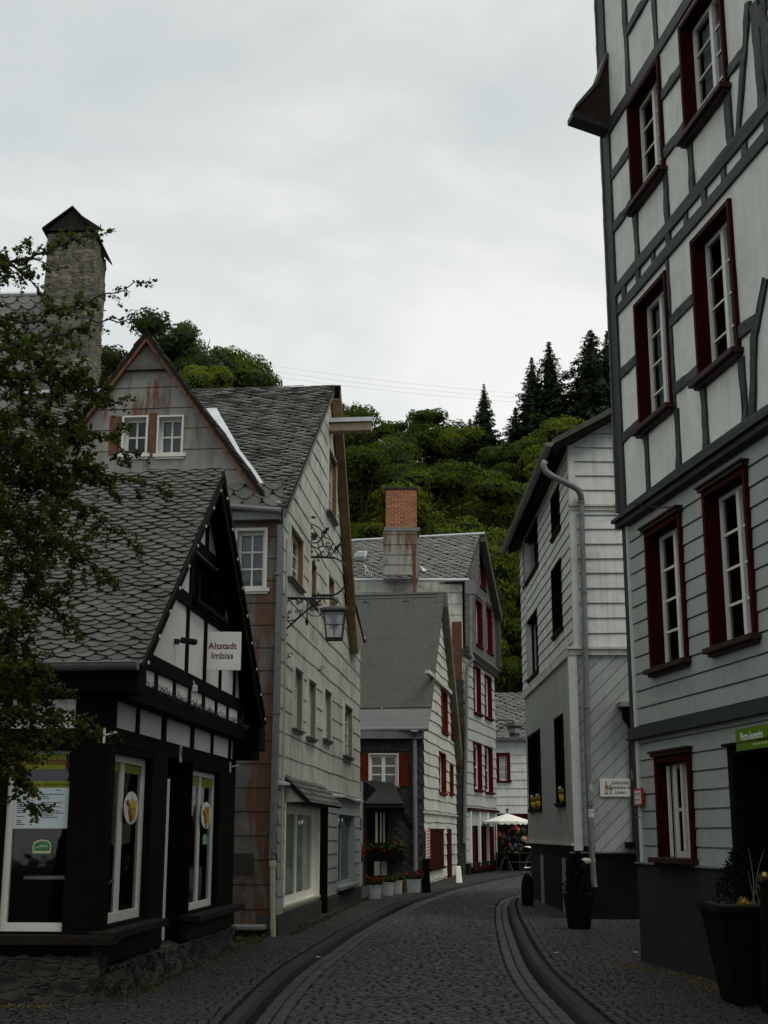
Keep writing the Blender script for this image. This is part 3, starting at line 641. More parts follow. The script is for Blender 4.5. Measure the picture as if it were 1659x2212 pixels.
siding(V,[(vled,0,LV-.03),(z2b-.1,0,LV-.03)],vl,M['vert'],R2,'vertical_boarding',pitch=0)
bb=MB(); bb.fbox(V,0,LV,z2b-.1,z2b+.05,-.05,.05); bb.build('band',M['siding_old'],R2)
lb=MB(); lb.fbox(V,-.02,LV+.02,vled-.05,vled,-.05,.08); lb.build('ledge',M['siding_old'],R2)
for k,r in enumerate(vw+vl):
    window(V2 if k<4 else V,r,R2,casing='black',cw=.05,depth=.12,sash='black',cols=2,rows=1,sw=.045,bw=.02,sill='darkbrown',sill_o=.07,proud=.03,sill_h=.05)
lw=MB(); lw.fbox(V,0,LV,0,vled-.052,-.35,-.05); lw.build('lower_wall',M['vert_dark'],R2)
lp=MB(); 
for q in ((558,1950),(735,1950)):
    u=V.uz(B3(q))[0]; lp.fbox(V,u-.1,u+.1,0,vled-.3,-.048,.0)
lp.build('post',M['siding_grey'],R2)
bd=MB(); a,b,c,d=Fw.P(FW_,0,0),Vector((3.45+FW_,33.4,0)),Vector((3.6,33.4,0)),Fw.P(0,0,-.03); zz=Vector((0,0,ztp))
bd.quad(a,b,b+zz,a+zz); bd.quad(b,c,c+zz,b+zz)
za=Vector((0,0,zap)); mf,mbk=Fw.P(umid,0,-.02),Vector((3.45+umid,33.4,0)); bd.add([c+zz,b+zz,mbk+za],[(0,1,2)]); bd.build('rear_wall',M['siding_white'],R2)
# roof with deep eave toward the street
gE=Fw.uz(B4((368,372))); eu=gE[0]+.12; ez=ztp+slope*eu
ro=MB()
for (ua,zA,ub,zB) in ((eu,ztp+slope*eu,umid,zap),(FW_-eu,ztp+slope*eu,umid,zap)):
    P=lambda u,z,y:Vector((3.45+u,y,z)); yf,yb=25.14-.28,35.1
    ro.hexa([P(ua,zA+.03,yf),P(ub,zB+.03,yf),P(ub,zB+.03,yb),P(ua,zA+.03,yb),P(ua,zA+.14,yf),P(ub,zB+.16,yf),P(ub,zB+.16,yb),P(ua,zA+.14,yb)])
rfo=ro.build('roof',M['slate_dark'],R2)
bgd=MB(); P=lambda u,z,y:Vector((3.45+u,y,z))
bgd.hexa([P(eu,ez-.14,25.14-.30),P(umid,zap-.14,25.14-.30),P(umid,zap-.14,25.14-.26),P(eu,ez-.14,25.14-.26),P(eu,ez+.028,25.14-.30),P(umid,zap+.028,25.14-.30),P(umid,zap+.028,25.14-.26),P(eu,ez+.028,25.14-.26)]); bgd.build('barge_board',M['black'],R2)
sf=MB(); sf.hexa([P(eu+.05,ez-.06,25.14-.255),P(.2,ztp+.02,25.14-.255),P(.2,ztp+.02,35),P(eu+.05,ez-.06,35),P(eu+.05,ez+.02,25.14-.255),P(.2,ztp+.1,25.14-.255),P(.2,ztp+.1,35),P(eu+.05,ez+.02,35)]); sf.build('soffit',M['black'],R2)
gg=MB(); gx=3.45+eu-.07; prof=[(.085*cos(a),.085*sin(a)) for a in np.linspace(pi,2*pi,9)]
vs=[(gx+a,25.14-.34,ez+.05+b) for a,b in prof]+[(gx+a,35.1,ez+.05+b) for a,b in prof]; gg.add(vs,[(i,i+1,i+10,i+9) for i in range(8)]+[tuple(range(9))]); gg.build('gutter',M['zinc'],R2)
dp=MB(); yy=25.14-.30
pth=[B4((368,455)),B4((352,490)),B4((375,540)),B4((430,580)),B4((590,660)),B4((640,690)),B4((660,740)),B4((664,790)),B4((690,1700)),B4((702,2212)),B3((935,1000)),B3((960,1600)),B3((990,2060))]
pts=[at_y(*q,y) for q,y in zip(pth,[yy,yy,yy,yy,yy+.03,yy+.1]+[25.14-.1]*7)]
dp.tube(pts[:8],.062,12); dpo=dp.build('downpipe',M['zinc'],R2,smooth=True)
dp=MB(); dp.tube(pts[7:],.055,12); 
for q in (B4((664,790)),B4((686,1533)),B3((930,590)),B3((955,1390)),B3((990,2050))): c=at_y(*q,25.04); dp.tube([c-Vector((0,0,.018)),c+Vector((0,0,.018))],.068,12)
dp.build('downpipe',M['zinc'],R2)
# hooded window on the front, mostly behind the neighbour
hd=MB(); h0=FZ(B3((1172,600))); h1=FZ(B3((1280,560)))
hd.fbox(Fw,h0[0],h0[0]+1.3,h0[1]-.0,h0[1]+.1,.0,.42); hb=hd.build('window_hood',M['concrete'],R2,bev=.01)
hd=MB(); hd.prism(Fw,[(h0[0]+.1,h0[1]-.01),(h0[0]+.1,h0[1]-.2),(h0[0]+.25,h0[1]-.38),(h0[0]+.42,h0[1]-.4),(h0[0]+.42,h0[1]-.01)],.01,.3); hd.build('hood_bracket',M['black'],R2)
u_=FZ(B3((1275,1000)))[0]; z_=FZ(B3((1240,1690)))
hd=MB(); hd.fbox(Fw,u_,u_+1.0,z_[1],h0[1]-.01,.005,.05); hd.build('shutter',M['iron'],R2); hd=MB(); hd.fbox(Fw,z_[0],u_+1.1,z_[1]-.1,z_[1]-.002,.0,.3); hd.build('sill',M['black'],R2)
# sign
r=rectpx(Fw,B3((1036,1245)),B3((1300,1245)),B3((1150,1172)),B3((1150,1320)))
S2=thing('drinks_sign',tuple(Fw.P(r[0],r[2],.03)),'white sign with brown bottles and grey lettering on the diagonal boards','sign')
q=MB(); q.fbox(Fw,r[0],r[1],r[2],r[3],.012,.028); q.build('board',plainmat('sign_white',(.62,.62,.58)),S2)
tm=plainmat('sign_grey_text',(.09,.09,.08)); hh=r[3]-r[2]; cu_=r[0]+(r[1]-r[0])*.61
for k,s in enumerate(('Gekühlte','Getränke im','Laden')): text(s,Fw,cu_,r[3]-hh*(.24+.26*k),.030,hh*.27,tm,S2,shear=.25,fat=.012)
q=MB(); bt=[(-.035,0),(.035,0),(.035,.16),(.012,.22),(.012,.29),(-.012,.29),(-.012,.22),(-.035,.16)]
for du,sc_ in ((.12,hh/.40),(.20,hh/.52)): q.prism(Fw,[(r[0]+du+a*sc_,r[2]+hh*.13+b*sc_) for a,b in bt],.0285,.031)
q.build('bottle_picture',plainmat('bottle_brown',(.22,.13,.02)),S2)
q=MB()
for du,sc_ in ((.12,hh/.40),(.20,hh/.52)): q.fbox(Fw,r[0]+du-.024*sc_,r[0]+du+.02*sc_,r[2]+hh*.13+.03*sc_,r[2]+hh*.13+.11*sc_,.0311,.032)
q.build('bottle_label',plainmat('label_pale',(.5,.48,.36)),S2)
# stickers on the downpipe
for (px,py,rr,c,lab) in (((955,1250),0,.055,(.35,.36,.34),'round grey sticker on the downpipe beside the drinks sign'),((953,1320),1,.06,(.22,.24,.22),'square worn sticker on the downpipe under the round one'),((955,1457),1,.055,(.6,.6,.58),'white sticker with number 23 on the downpipe'),((958,1522),0,.04,(.2,.2,.19),'lowest small round sticker on the downpipe')):
    shape=[(-rr,-rr*1.1),(rr,-rr*1.1),(rr,rr*1.1),(-rr,rr*1.1)] if py else [(rr*cos(a),rr*sin(a)) for a in np.linspace(0,2*pi,14)[:-1]]
    st_=MB(); base=FZ(B3(px)); st_.prism(Fw,[(base[0]+a*.9,base[1]+b*1.2) for a,b in shape],.150,.160)
    o=st_.build('sticker',plainmat('sticker_'+str(int(c[0]*100)),c),None,loc=Fw.P(base[0],base[1],.15)); tag(o,lab,'sticker')
    if c[0]==.6: text('23',Fw,base[0],base[1]+.02,.161,.075,plainmat('ink',(.03,.03,.03)),o)
# yellow flowerpots on the two lower sills
k=0
for rr,W_,lab in ((B3((492,1370)),V,'left one of the two yellow pots on the farther sill'),(B3((538,1350)),V,'right one of the two yellow pots on the farther sill'),(B3((725,1310)),V,'yellow pot on the sill nearest the corner of the white house')):
    u,z=V.uz(rr,.03); r_=vl[0] if k<2 else vl[1]; P0=V.P(u,r_[2]+.005,.01)
    o=thing('yellow_flowerpot',tuple(P0),lab,'flowerpot','yellow pots on the window sills')
    q=MB(); q.lathe(P0,[(.045,0),(.07,.06),(.078,.13),(.07,.14)],14); q.build('pot',M['yellow'],o,smooth=True)
    q=MB(); q.lathe(P0+Vector((0,0,.14)),[(.02,0),(.085,.03),(.095,.07),(.06,.11),(.02,.12)],12,wob=.08); q.build('flower_head',M['petal_y'],o)
    for s in (-1,1):
        q=MB(); q.lathe(P0+Vector((-.05,-.04*s,.24)),[(.01,0),(.035,.012),(.035,.04),(.01,.055)],10); q.build('eye',M['white'],o)
    k+=1
# ================================================================ LEFT: half-timbered snack bar
hd_=.086
G=Wall((-2.67,12.96),(hd_,1)); nG=G.n; LG=6.25
Gf=Wall((-2.67-4.9*cos(math.atan(hd_)),12.96+4.9*sin(math.atan(hd_))),(1,-hd_)); FL=4.9   # front, u=4.9 at the corner
L1=thing('snack_bar_house',(-2.67,12.96,0),'small half-timbered snack bar house with steep slate roof and black gable beside the road','house')
GU=G.uz; zpl=GU(A3((1405,1180)))[1]; zpl2=Gf.uz(A3((300,1385)))[1]
OV=.40
ap=GU(D_((483,1016)),OV); ea=GU(D_((318,1424)),OV); eb=GU(D_((566,1556)),OV)
ua=LG/2; slo=(ap[1]-(ea[1]+eb[1])/2)/(ua+.32); za=ap[1]-.1; zea=za-slo*ua   # wall head at eaves
zC=GU(A2((1180,1400)))[1]; zB=GU(A2((1210,955)))[1]; zA=GU(A2((1235,605)))[1]; zD=GU(A2((1100,1545)))[1]; zE=GU(A3((1030,120)))[1]
w1=rectpx(G,A3((622,650)),A3((905,650)),A3((770,140)),A3((745,1190)))
w2=rectpx(G,A3((1158,650)),A3((1330,650)),A3((1250,245)),A3((1235,1105)))
dr=rectpx(G,A3((1005,700)),A3((1155,700)),A3((1080,175)),A3((1075,1240)))
dr=(dr[0],dr[1],zpl-.005,dr[3])
at_=rectpx(G,A2((1112,780)),A2((1312,850)),A2((1215,640)),A2((1212,925)))
w1=(w1[0],w1[1],w1[2],w1[3]); 
JT=.12
siding(G,[(zpl,0,LG),(zD-.1,0,LG)],[w1,w2,dr],M['plaster_l1'],L1,'plaster_wall',pitch=0)
siding(G,[(zD-.1,0,LG),(zea,0,LG),(za,ua,ua+.01)],[at_],M['plaster_l1'],L1,'plaster_wall',pitch=0,base=JT)
T=MB()
def hb(z,wd,o=.0,u0=0,u1=LG): T.fbox(G,u0,u1,z-wd/2,z+wd/2,-.03,.03+o)
def vp(c,q,z0,z1,wd=.1,o=.0): u=GU(c(q))[0]; T.fbox(G,u-wd/2,u+wd/2,z0,z1,-.03,.026+o)
# ground floor timbers
hb(zE,.16); T.fbox(G,0,w1[0],zpl,zD-.1,-.25,.04); T.fbox(G,w1[1],dr[0]-.05,zpl,zE-.08,-.02,.028); T.fbox(G,w2[1],LG,zpl,zE-.08,-.02,.028); T.fbox(G,dr[1]+.0,w2[0],zpl,zE-.08,-.02,.028)
for a,b in ((w1[0],w1[1]),(w2[0],w2[1])): T.fbox(G,a,b,zpl,w1[2] if a==w1[0] else w2[2],-.1,.024)
for a,b in ((w1[0],w1[1],),(w2[0],w2[1])): T.fbox(G,a,b,(w1[3] if a==w1[0] else w2[3]),zE-.08,-.1,.022)
T.fbox(G,dr[0]-.05,dr[1],dr[3],zE-.08,-.1,.02)
for q,wd in (((840,1600),.08),((1000,1650),.16),((1175,1690),.13),((1297,1700),.09),((1405,1730),.09)): vp(A2,q,zE+.08,zD-.1,wd)
T.fbox(G,LG-.09,LG,zE+.08,zD-.1,-.03,.03)
T.build('timber_frame',M['black'],L1,bev=.008)
T=MB()
def gl(z): return (z-za)/-slo
def lim(z): h=(za-z)/slo; return ua-h,ua+h
def hb2(z,wd,o=0): a,b=lim(z-wd/2 if False else z+wd/2); T.fbox(G,max(0,a),min(LG,b),z-wd/2,z+wd/2,JT-.03,JT+.03+o)
hb2(zC,.17); hb2(zB,.16,.004); hb2(zA,.13)
T.fbox(G,0,LG,zD-.13,zD+.07,-.0,JT+.06)
for q in ((1083,1100),(1197,1150),(1290,1350),(1380,1380)): vp(A2,q,zC+.085,zB-.08 if q[0]<1250 else min(zB-.08,za-slo*abs(GU(A2(q))[0]-ua)),.10,JT)
for q in ((885,1350),(1000,1400),(1095,1440),(1185,1480),(1265,1510),(1337,1540),(1408,1570)): vp(A2,q,zD+.07,zC-.085,.085,JT)
T.fbox(G,at_[0]-.1,at_[0],zB+.08,zA-.06,JT-.03,JT+.027); T.fbox(G,at_[1],at_[1]+.1,zB+.08,zA-.06,JT-.03,JT+.027)
up=GU(A2((1212,450)))[0]; T.fbox(G,up-.07,up+.05,zA+.065,za-.5,JT-.03,JT+.027)
T.beam(G,(LG-.15,zD+.1),(LG-.5,zC+.6),.1,JT-.03,JT+.02)
T.build('timber_frame',M['black'],L1,bev=.008)
# attic opening: two dark panes with centre post
aw=window(Wall((-2.67,12.96),(hd_,1),JT),(at_[0],at_[1],at_[2],at_[3]),L1,casing='black',cw=.05,depth=.12,sash='darkbrown',cols=2,rows=1,sw=.05,bw=.05,sill='black',sill_o=.1)
# windows of the shop
window(G,w1,L1,casing='black',cw=.02,depth=.08,sash='white',cols=2,rows=1,sw=.075,bw=.08,sill=None,proud=.02,room=False)
window(G,w2,L1,casing='black',cw=.02,depth=.08,sash='white',cols=2,rows=1,sw=.065,bw=.07,sill=None,proud=.02,room=False)
sb=MB(); s1=GU(A3((620,1215)));s2=GU(A3((975,1180)))
sb.fbox(G,-.17,w1[1]+.28,w1[2]-.09,w1[2]-.012,-.05,.2); sb.fbox(G,-.055,w1[1]+.2,w1[2]-.32,w1[2]-.092,-.05,.06); sb.build('sill',M['darkbrown'],L1,bev=.01); sb=MB(); sb.fbox(G,w2[0]-.15,LG+.02,w2[2]-.09,w2[2]-.012,-.05,.2); sb.fbox(G,w2[0]-.1,LG,w2[2]-.3,w2[2]-.092,-.05,.06); sb.build('sill',M['darkbrown'],L1,bev=.01)
# shop interior shared by the ground floor windows
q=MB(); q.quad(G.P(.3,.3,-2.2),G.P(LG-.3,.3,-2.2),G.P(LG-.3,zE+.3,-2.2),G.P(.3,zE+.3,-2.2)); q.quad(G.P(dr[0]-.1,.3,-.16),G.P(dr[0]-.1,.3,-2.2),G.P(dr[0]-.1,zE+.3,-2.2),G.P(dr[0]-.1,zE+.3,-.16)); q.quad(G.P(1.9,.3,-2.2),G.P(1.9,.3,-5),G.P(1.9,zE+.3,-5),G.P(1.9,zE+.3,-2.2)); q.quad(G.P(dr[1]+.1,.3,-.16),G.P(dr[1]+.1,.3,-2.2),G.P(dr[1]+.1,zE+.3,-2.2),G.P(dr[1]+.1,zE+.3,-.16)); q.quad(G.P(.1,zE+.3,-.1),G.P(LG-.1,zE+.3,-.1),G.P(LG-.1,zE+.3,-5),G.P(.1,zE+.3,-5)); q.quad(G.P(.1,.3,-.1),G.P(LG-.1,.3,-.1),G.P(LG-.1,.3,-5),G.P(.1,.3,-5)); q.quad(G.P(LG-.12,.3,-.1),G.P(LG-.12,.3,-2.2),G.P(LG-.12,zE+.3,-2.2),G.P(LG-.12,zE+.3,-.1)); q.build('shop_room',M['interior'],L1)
# door
d=MB(); 
for u in (dr[0],dr[1]): d.quad(G.P(u,zpl-.3,.0),G.P(u,zpl-.3,-.7),G.P(u,dr[3],-.7),G.P(u,dr[3],.0))
d.quad(G.P(dr[0],dr[3],0),G.P(dr[1],dr[3],0),G.P(dr[1],dr[3],-.7),G.P(dr[0],dr[3],-.7)); d.quad(G.P(dr[0],.3,-.7),G.P(dr[1],.3,-.7),G.P(dr[1],dr[3],-.7),G.P(dr[0],dr[3],-.7))
d0=d.build('doorway',M['black'],L1)
d=MB(); d.fbox(G,dr[0]-.05,dr[0]-.0,zpl+.05,dr[3]-.25,-.05,.045); d.build('door_edge',M['white'],d0)
d=MB(); c_=GU(A3((1090,145))); d.fbox(G,c_[0]-.035,c_[0]+.035,c_[1]-.1,c_[1]+.1,.032,.045); hn=d.build('house_number',plainmat('enamel',(.5,.5,.45)),L1); text('8',G,c_[0],c_[1],.047,.16,plainmat('ink2',(.02,.02,.03)),hn)
# stone plinth
pm=MB()
pm.fbox(G,-.06,dr[0]-.1,0,zpl-.02,-.3,.10); pm.fbox(G,dr[0]-.1,LG+.02,0,zpl-.05,-.3,.085)
pm.fbox(Gf,-.3,FL+.06,0,zpl2,-.3,.1); 
po=pm.build('stone_plinth',M['rubble_dark'],L1); 
sbm=po.modifiers.new('s','SUBSURF'); sbm.subdivision_type='SIMPLE'; sbm.levels=6; sbm.render_levels=6
tx=bpy.data.textures.new('rub','VORONOI'); tx.noise_scale=.2; tx.distance_metric='DISTANCE'
dm=po.modifiers.new('d','DISPLACE'); dm.texture=tx; dm.strength=-.09; dm.mid_level=.3; dm.texture_coords='LOCAL'
# front (camera) side
fz=Gf.uz
fw=rectpx(Gf,A3((15,700)),A3((415,700)),A3((200,128)),A3((200,1245)))
pnl=rectpx(Gf,A2((250,1560)),A2((470,1560)),A2((360,1470)),A2((360,1650)))
fwl=(fw[0]-1.15,fw[0]-.06,fw[2],fw[3])
siding(Gf,[(zpl2,-.2,FL),(zea,-.2,FL)],[(fw[0],fw[1]+.07,fw[2],fw[3]+.07),(fwl[0],fwl[1],fwl[2],fwl[3]+.07)],M['plaster_l1'],L1,'plaster_wall',pitch=0)
T=MB(); T.fbox(Gf,fw[1],FL+.03,zpl2,pnl[2],.001,.05); T.fbox(Gf,fw[1]+.09,FL+.03,zpl2,pnl[2],-.2,.0); T.fbox(Gf,pnl[1],FL+.03,pnl[2]+.002,zea,-.2,.042); T.fbox(Gf,-.2,fw[1],fw[3],pnl[2],.002,.045); T.fbox(Gf,-.2,pnl[1],pnl[3],zea,-.1,.05); T.fbox(Gf,-.2,pnl[0]-.9,pnl[2],pnl[3],-.1,.02)
T.fbox(Gf,-.2,fw[1],zpl2,fw[2],-.1,.03); T.fbox(Gf,fw[0]-.06,fw[0],fw[2],fw[3],-.1,.032); T.fbox(Gf,-.2,fwl[0],fw[2],fw[3],-.1,.032); T.build('timber_frame',M['black'],L1,bev=.008)
for r,nn in (((fw[0],fw[1]+.066,fw[2],fw[3]+.066),1),((fwl[0],fwl[1],fwl[2],fwl[3]+.066),2)): window(Gf,r,L1,casing='black',cw=.01,depth=.06,sash='white',cols=1,rows=1,sw=.065,sill=None,proud=.015,room=False)
sb=MB(); sb.fbox(Gf,-.2,FL+.2,fw[2]-.1,fw[2]-.012,-.05,.18); sb.build('sill',M['darkbrown'],L1,bev=.01)
# things stuck in the window
pz=-.05
def bandm(n,c): return plainmat(n,c)
lime=srf('lime_band',(.20,.22,.012),.08,6,.6,.0)
winerd=plainmat('wine_red_letters',(.13,.012,.012))
zb0=fz(A3((300,240)))[1]; zb1=fz(A3((300,145)))[1]
WB=thing('window_lettering_band',tuple(Gf.P(fwl[0],zb0,pz)),'lime green band with dark red snack bar name across the front window','window lettering')
q=MB(); q.fbox(Gf,fwl[0]+.08,fwl[1]-.08,zb0,zb1,-.045,-.04); q.fbox(Gf,fw[0]+.075,fw[1]-.07,zb0,zb1,-.045,-.04); q.build('band',lime,WB)
hh=zb1-zb0; text('Altstadt Imbiss',Gf,fz(A3((422,190)))[0],zb0+hh*.5,-.039,hh*.68,winerd,WB,align='RIGHT',sx=.95,fat=.012)
text('Monschauer',Gf,fz(A3((20,190)))[0],zb0+hh*.5,-.039,hh*.68,winerd,WB,align='RIGHT',sx=.95,fat=.012)
mr_=rectpx(Gf,A3((76,450)),A3((448,450)),A3((250,314)),A3((250,605)))
MP=thing('menu_poster',tuple(Gf.P(mr_[0],mr_[2],pz)),'white menu poster with lime green heading behind the front window glass','poster')
mh=mr_[3]-mr_[2]; mw=mr_[1]-mr_[0]
q=MB(); q.fbox(Gf,mr_[0],mr_[1],mr_[2],mr_[3]-mh*.14,-.045,-.04); q.build('sheet',plainmat('menu_white',(.5,.56,.58)),MP)
q=MB(); q.fbox(Gf,mr_[0],mr_[1],mr_[3]-mh*.139,mr_[3],-.045,-.039); q.build('heading',lime,MP)
text('Monschauer Altstadt Imbiss',Gf,(mr_[0]+mr_[1])/2,mr_[3]-mh*.07,-.037,mh*.115,plainmat('menu_head',(.05,.06,.01)),MP,sx=.92)
ink=plainmat('menu_ink',(.06,.06,.08))
q=MB()
def words(x0,x1,z,h):   # rows of tiny illegible print
    x=x0
    while x<x1-h:
        w_=random.uniform(1.2,3.6)*h; q.fbox(Gf,x,min(x+w_,x1),z,z+h*.62,-.0395,-.038); x+=w_+h*.5
for k in range(13):
    if k in (7,9): continue
    z=mr_[3]-mh*(.42+k*.042); words(mr_[0]+mw*.06,mr_[0]+mw*random.uniform(.14,.21),z,mh*.03); words(mr_[0]+mw*.28,mr_[0]+mw*.32,z,mh*.03)
for k in range(14):
    if k in (1,5): continue
    z=mr_[3]-mh*(.2+k*.044); words(mr_[0]+mw*(.46 if k else .68),mr_[0]+mw*(random.uniform(.56,.84) if k else .78),z,mh*.03)
    if k: words(mr_[0]+mw*.92,mr_[0]+mw*.97,z,mh*.03)
q.build('fine_print',ink,MP)
q=MB(); c=(mr_[0]+mw*.32,mr_[3]-mh*.28); q.prism(Gf,[(c[0]+mw*.055*cos(a)*(1+.12*sin(9*a)),c[1]+mh*.08*sin(a)*(1+.12*sin(9*a))) for a in np.linspace(0,2*pi,30)[:-1]],-.04,-.037); q.prism(Gf,[(c[0]+mw*.03*cos(a),c[1]+mh*.09+mh*.05*sin(a)) for a in np.linspace(0,2*pi,20)[:-1]],-.04,-.036); q.build('red_star',plainmat('star_red',(.16,.01,.01)),MP)
br=rectpx(Gf,A3((191,715)),A3((308,715)),A3((250,674)),A3((250,758)))
bc=((br[0]+br[1])/2,(br[2]+br[3])/2); bw_,bh_=(br[1]-br[0])/2,(br[3]-br[2])/2
BS=thing('round_sticker',tuple(Gf.P(bc[0],bc[1],pz)),'green and cream dome-shaped sticker on the front window below the menu','sticker')
prof=[(-.95,-1),(.95,-1),(.98,-.3),(1,0),(.9,.55),(.6,.88),(.2,1),(-.2,1),(-.6,.88),(-.9,.55),(-1,0),(-.98,-.3)]
q=MB(); q.prism(Gf,[(bc[0]+a*bw_,bc[1]+b*bh_) for a,b in prof],-.045,-.04); q.build('outline',plainmat('sticker_cream',(.42,.45,.22)),BS)
q=MB(); q.prism(Gf,[(bc[0]+a*bw_*.86,bc[1]+.08*bh_+b*bh_*.7) for a,b in prof],-.04,-.038); q.build('green_field',srf('sticker_green',(.05,.16,.08),.5,30,.5,0),BS)
q=MB(); q.beam(Gf,(bc[0]-bw_*.7,bc[1]-bh_*.25),(bc[0]+bw_*.2,bc[1]+bh_*.3),bh_*.12,-.038,-.0365); q.beam(Gf,(bc[0]-bw_*.1,bc[1]-bh_*.02),(bc[0]+bw_*.6,bc[1]+bh_*.02),bh_*.1,-.038,-.036); q.build('sweep',plainmat('sweep',(.4,.5,.3)),BS)
# dish stickers on the gable windows
chips=srf('chips_print',(.42,.27,.03),.5,22,.5,0); saus=srf('sausage_print',(.22,.06,.012),.6,30,.5,0)
for (l,r_,t,b,lab) in ((A3((765,480)),A3((852,480)),A3((810,378)),A3((810,581)),'round picture of chips and sausage on the nearer gable window'),(A3((1238,525)),A3((1296,525)),A3((1267,442)),A3((1267,607)),'round picture of chips and sausage on the farther gable window')):
    r=rectpx(G,l,r_,t,b,-.02); c=((r[0]+r[1])/2,(r[2]+r[3])/2); a_,b_=(r[1]-r[0])/2,(r[3]-r[2])/2
    o=thing('dish_sticker',tuple(G.P(c[0],c[1],-.05)),lab,'sticker','dish pictures on the gable windows')
    el=lambda s,dx=0,dy=0,n=28:[(c[0]+dx*a_+a_*s*cos(t_),c[1]+dy*b_+b_*s*sin(t_)) for t_ in np.linspace(0,2*pi,n+1)[:-1]]
    q=MB(); q.prism(G,el(1),-.03,-.025); q.build('plate',plainmat('plate_white',(.6,.6,.6)),o)
    q=MB()
    for k in range(48):
        an=random.uniform(.5,2.2); x0=random.uniform(-.25,.5); y0=random.uniform(-.75,.15); L_=random.uniform(.35,.8)
        p0=(c[0]+x0*a_,c[1]+y0*b_); p1=(c[0]+(x0+.5*L_*cos(an))*a_,c[1]+min(.75,(y0+L_*sin(an)))*b_); q.beam(G,p0,p1,.013,-.025,-.0235+k*.0003)
    q.build('chips',chips,o)
    q=MB()
    for k in range(13):
        x0=-.55+.045*k+random.uniform(-.12,.12); y0=.6-.09*k+random.uniform(-.12,.12)-.25; q.prism(G,[(c[0]+(x0+.13*cos(t_))*a_,c[1]+(y0+.10*sin(t_))*b_) for t_ in np.linspace(0,2*pi,12)[:-1]],-.025,-.018+k*.0006)
    q.build('sausage',saus,o)
# small green sticker on farther window, lime bands at top of both gable windows
rr=rectpx(G,A3((1248,670)),A3((1275,670)),A3((1262,640)),A3((1262,703)),-.02); q=MB(); q.prism(G,[((rr[0]+rr[1])/2+(rr[1]-rr[0])/2*a,(rr[2]+rr[3])/2+(rr[3]-rr[2])/2*b) for a,b in prof],-.03,-.025); o=q.build('window_sticker',plainmat('pale_green',(.16,.3,.2)),None,loc=G.P(rr[0],rr[2],-.03)); tag(o,'small pale green sticker under the dish picture on the farther gable window','sticker')
for wq,lab,(p0,p1) in ((w1,'lime green band inside the nearer gable window',((800,190),(800,262))),(w2,'lime green band inside the farther gable window',((1260,275),(1260,350)))):
    a=GU(A3(p0))[1]; b=GU(A3(p1))[1]; q=MB(); um_=(wq[0]+wq[1])/2; q.fbox(G,wq[0]+.1,um_-.07,b,a,-.075,-.07); q.fbox(G,um_+.07,wq[1]-.1,b,a,-.075,-.07)
    o=q.build('window_band',lime,None,loc=G.P(wq[0],b,-.1)); tag(o,lab,'window lettering')
# table inside the front room
tq=fz(A3((60,905))); tb=thing('bar_table',tuple(Gf.P(fw[0]+.7,.5,-.45)),'white bar table standing inside behind the front window','table')
zt_=fz(A3((250,895)),-.4)[1]; q=MB(); q.fbox(Gf,fw[0]+.12,fw[1]-.1,zt_-.03,zt_,-.58,-.3); q.build('table_top',M['white'],tb)
for du in (.62,.72,.84):
    q=MB(); q.tube([Gf.P(fw[0]+du,zt_-.85,-.45),Gf.P(fw[0]+du,zt_-.15,-.45),Gf.P(fw[0]+du+(du-.73)*1.2,zt_-.03,-.45)],.012,8); q.build('leg',M['zinc'],tb)
# roof
Gp=lambda u,o:G.P(u,0,o)
Lr=FL+.5
ru=.33   # eave overhang along u
def rp(u,z,o): return G.P(u,z,o)
zeave=za-slo*(ua+ru)+.08; zr=za+.12
O=rp(-ru,zeave,-Lr); U=(G.n); Vd=(rp(ua,zr,0)-rp(-ru,zeave,0)); Lv=Vd.length
slates(O,U,Vd,[(0,0,Lr+OV),(Lv,0,Lr+OV)],.20,.085,M['slate_dark'],L1,skew=.07,thick=.009,rnd=.35)
O=rp(LG+ru,zeave,OV); Vd=(rp(ua,zr,0)-rp(LG+ru,zeave,0))
slates(O,-U,Vd,[(0,0,Lr+OV),(Lv,0,Lr+OV)],.26,.17,M['slate_dark'],L1,skew=.05,thick=.016)
# verge boards and soffit
bv=MB()
for s0,s1 in ((-ru,ua),(LG+ru,ua)):
    zA_=za-slo*abs(s0-ua)+.02; zT=za+.02
    bv.hexa([rp(s0,zA_-.2,OV-.03),rp(s1,zT-.2,OV-.03),rp(s1,zT-.2,OV-.06),rp(s0,zA_-.2,OV-.06),rp(s0,zA_+.02,OV-.03),rp(s1,zT+.04,OV-.03),rp(s1,zT+.04,OV-.06),rp(s0,zA_+.02,OV-.06)])
    bv.hexa([rp(s0,zA_-.04,OV-.062),rp(s1,zT-.04,OV-.062),rp(s1,zT-.04,.14),rp(s0,zA_-.04,.14),rp(s0,zA_-.02,OV-.062),rp(s1,zT-.02,OV-.062),rp(s1,zT-.02,.14),rp(s0,zA_-.02,.14)])
bv.build('verge_board',M['black'],L1)
eb_=MB(); eb_.fbox(G,LG-.1,LG+ru+.02,zeave-.42,zeave-.12,.0,OV-.02); eb_.fbox(G,LG-.14,LG+ru+.0,zeave-.55,zeave-.425,.0,OV-.1); eb_.build('eave_box',M['black'],L1)
eb_=MB(); eb_.fbox(G,-ru+.05,.1,zeave-.26,zeave-.04,-Lr,OV-.07); eb_.build('eave_box',M['black'],L1)
gt=MB(); prof=[(.075*cos(a),.075*sin(a)) for a in np.linspace(pi,2*pi,9)]
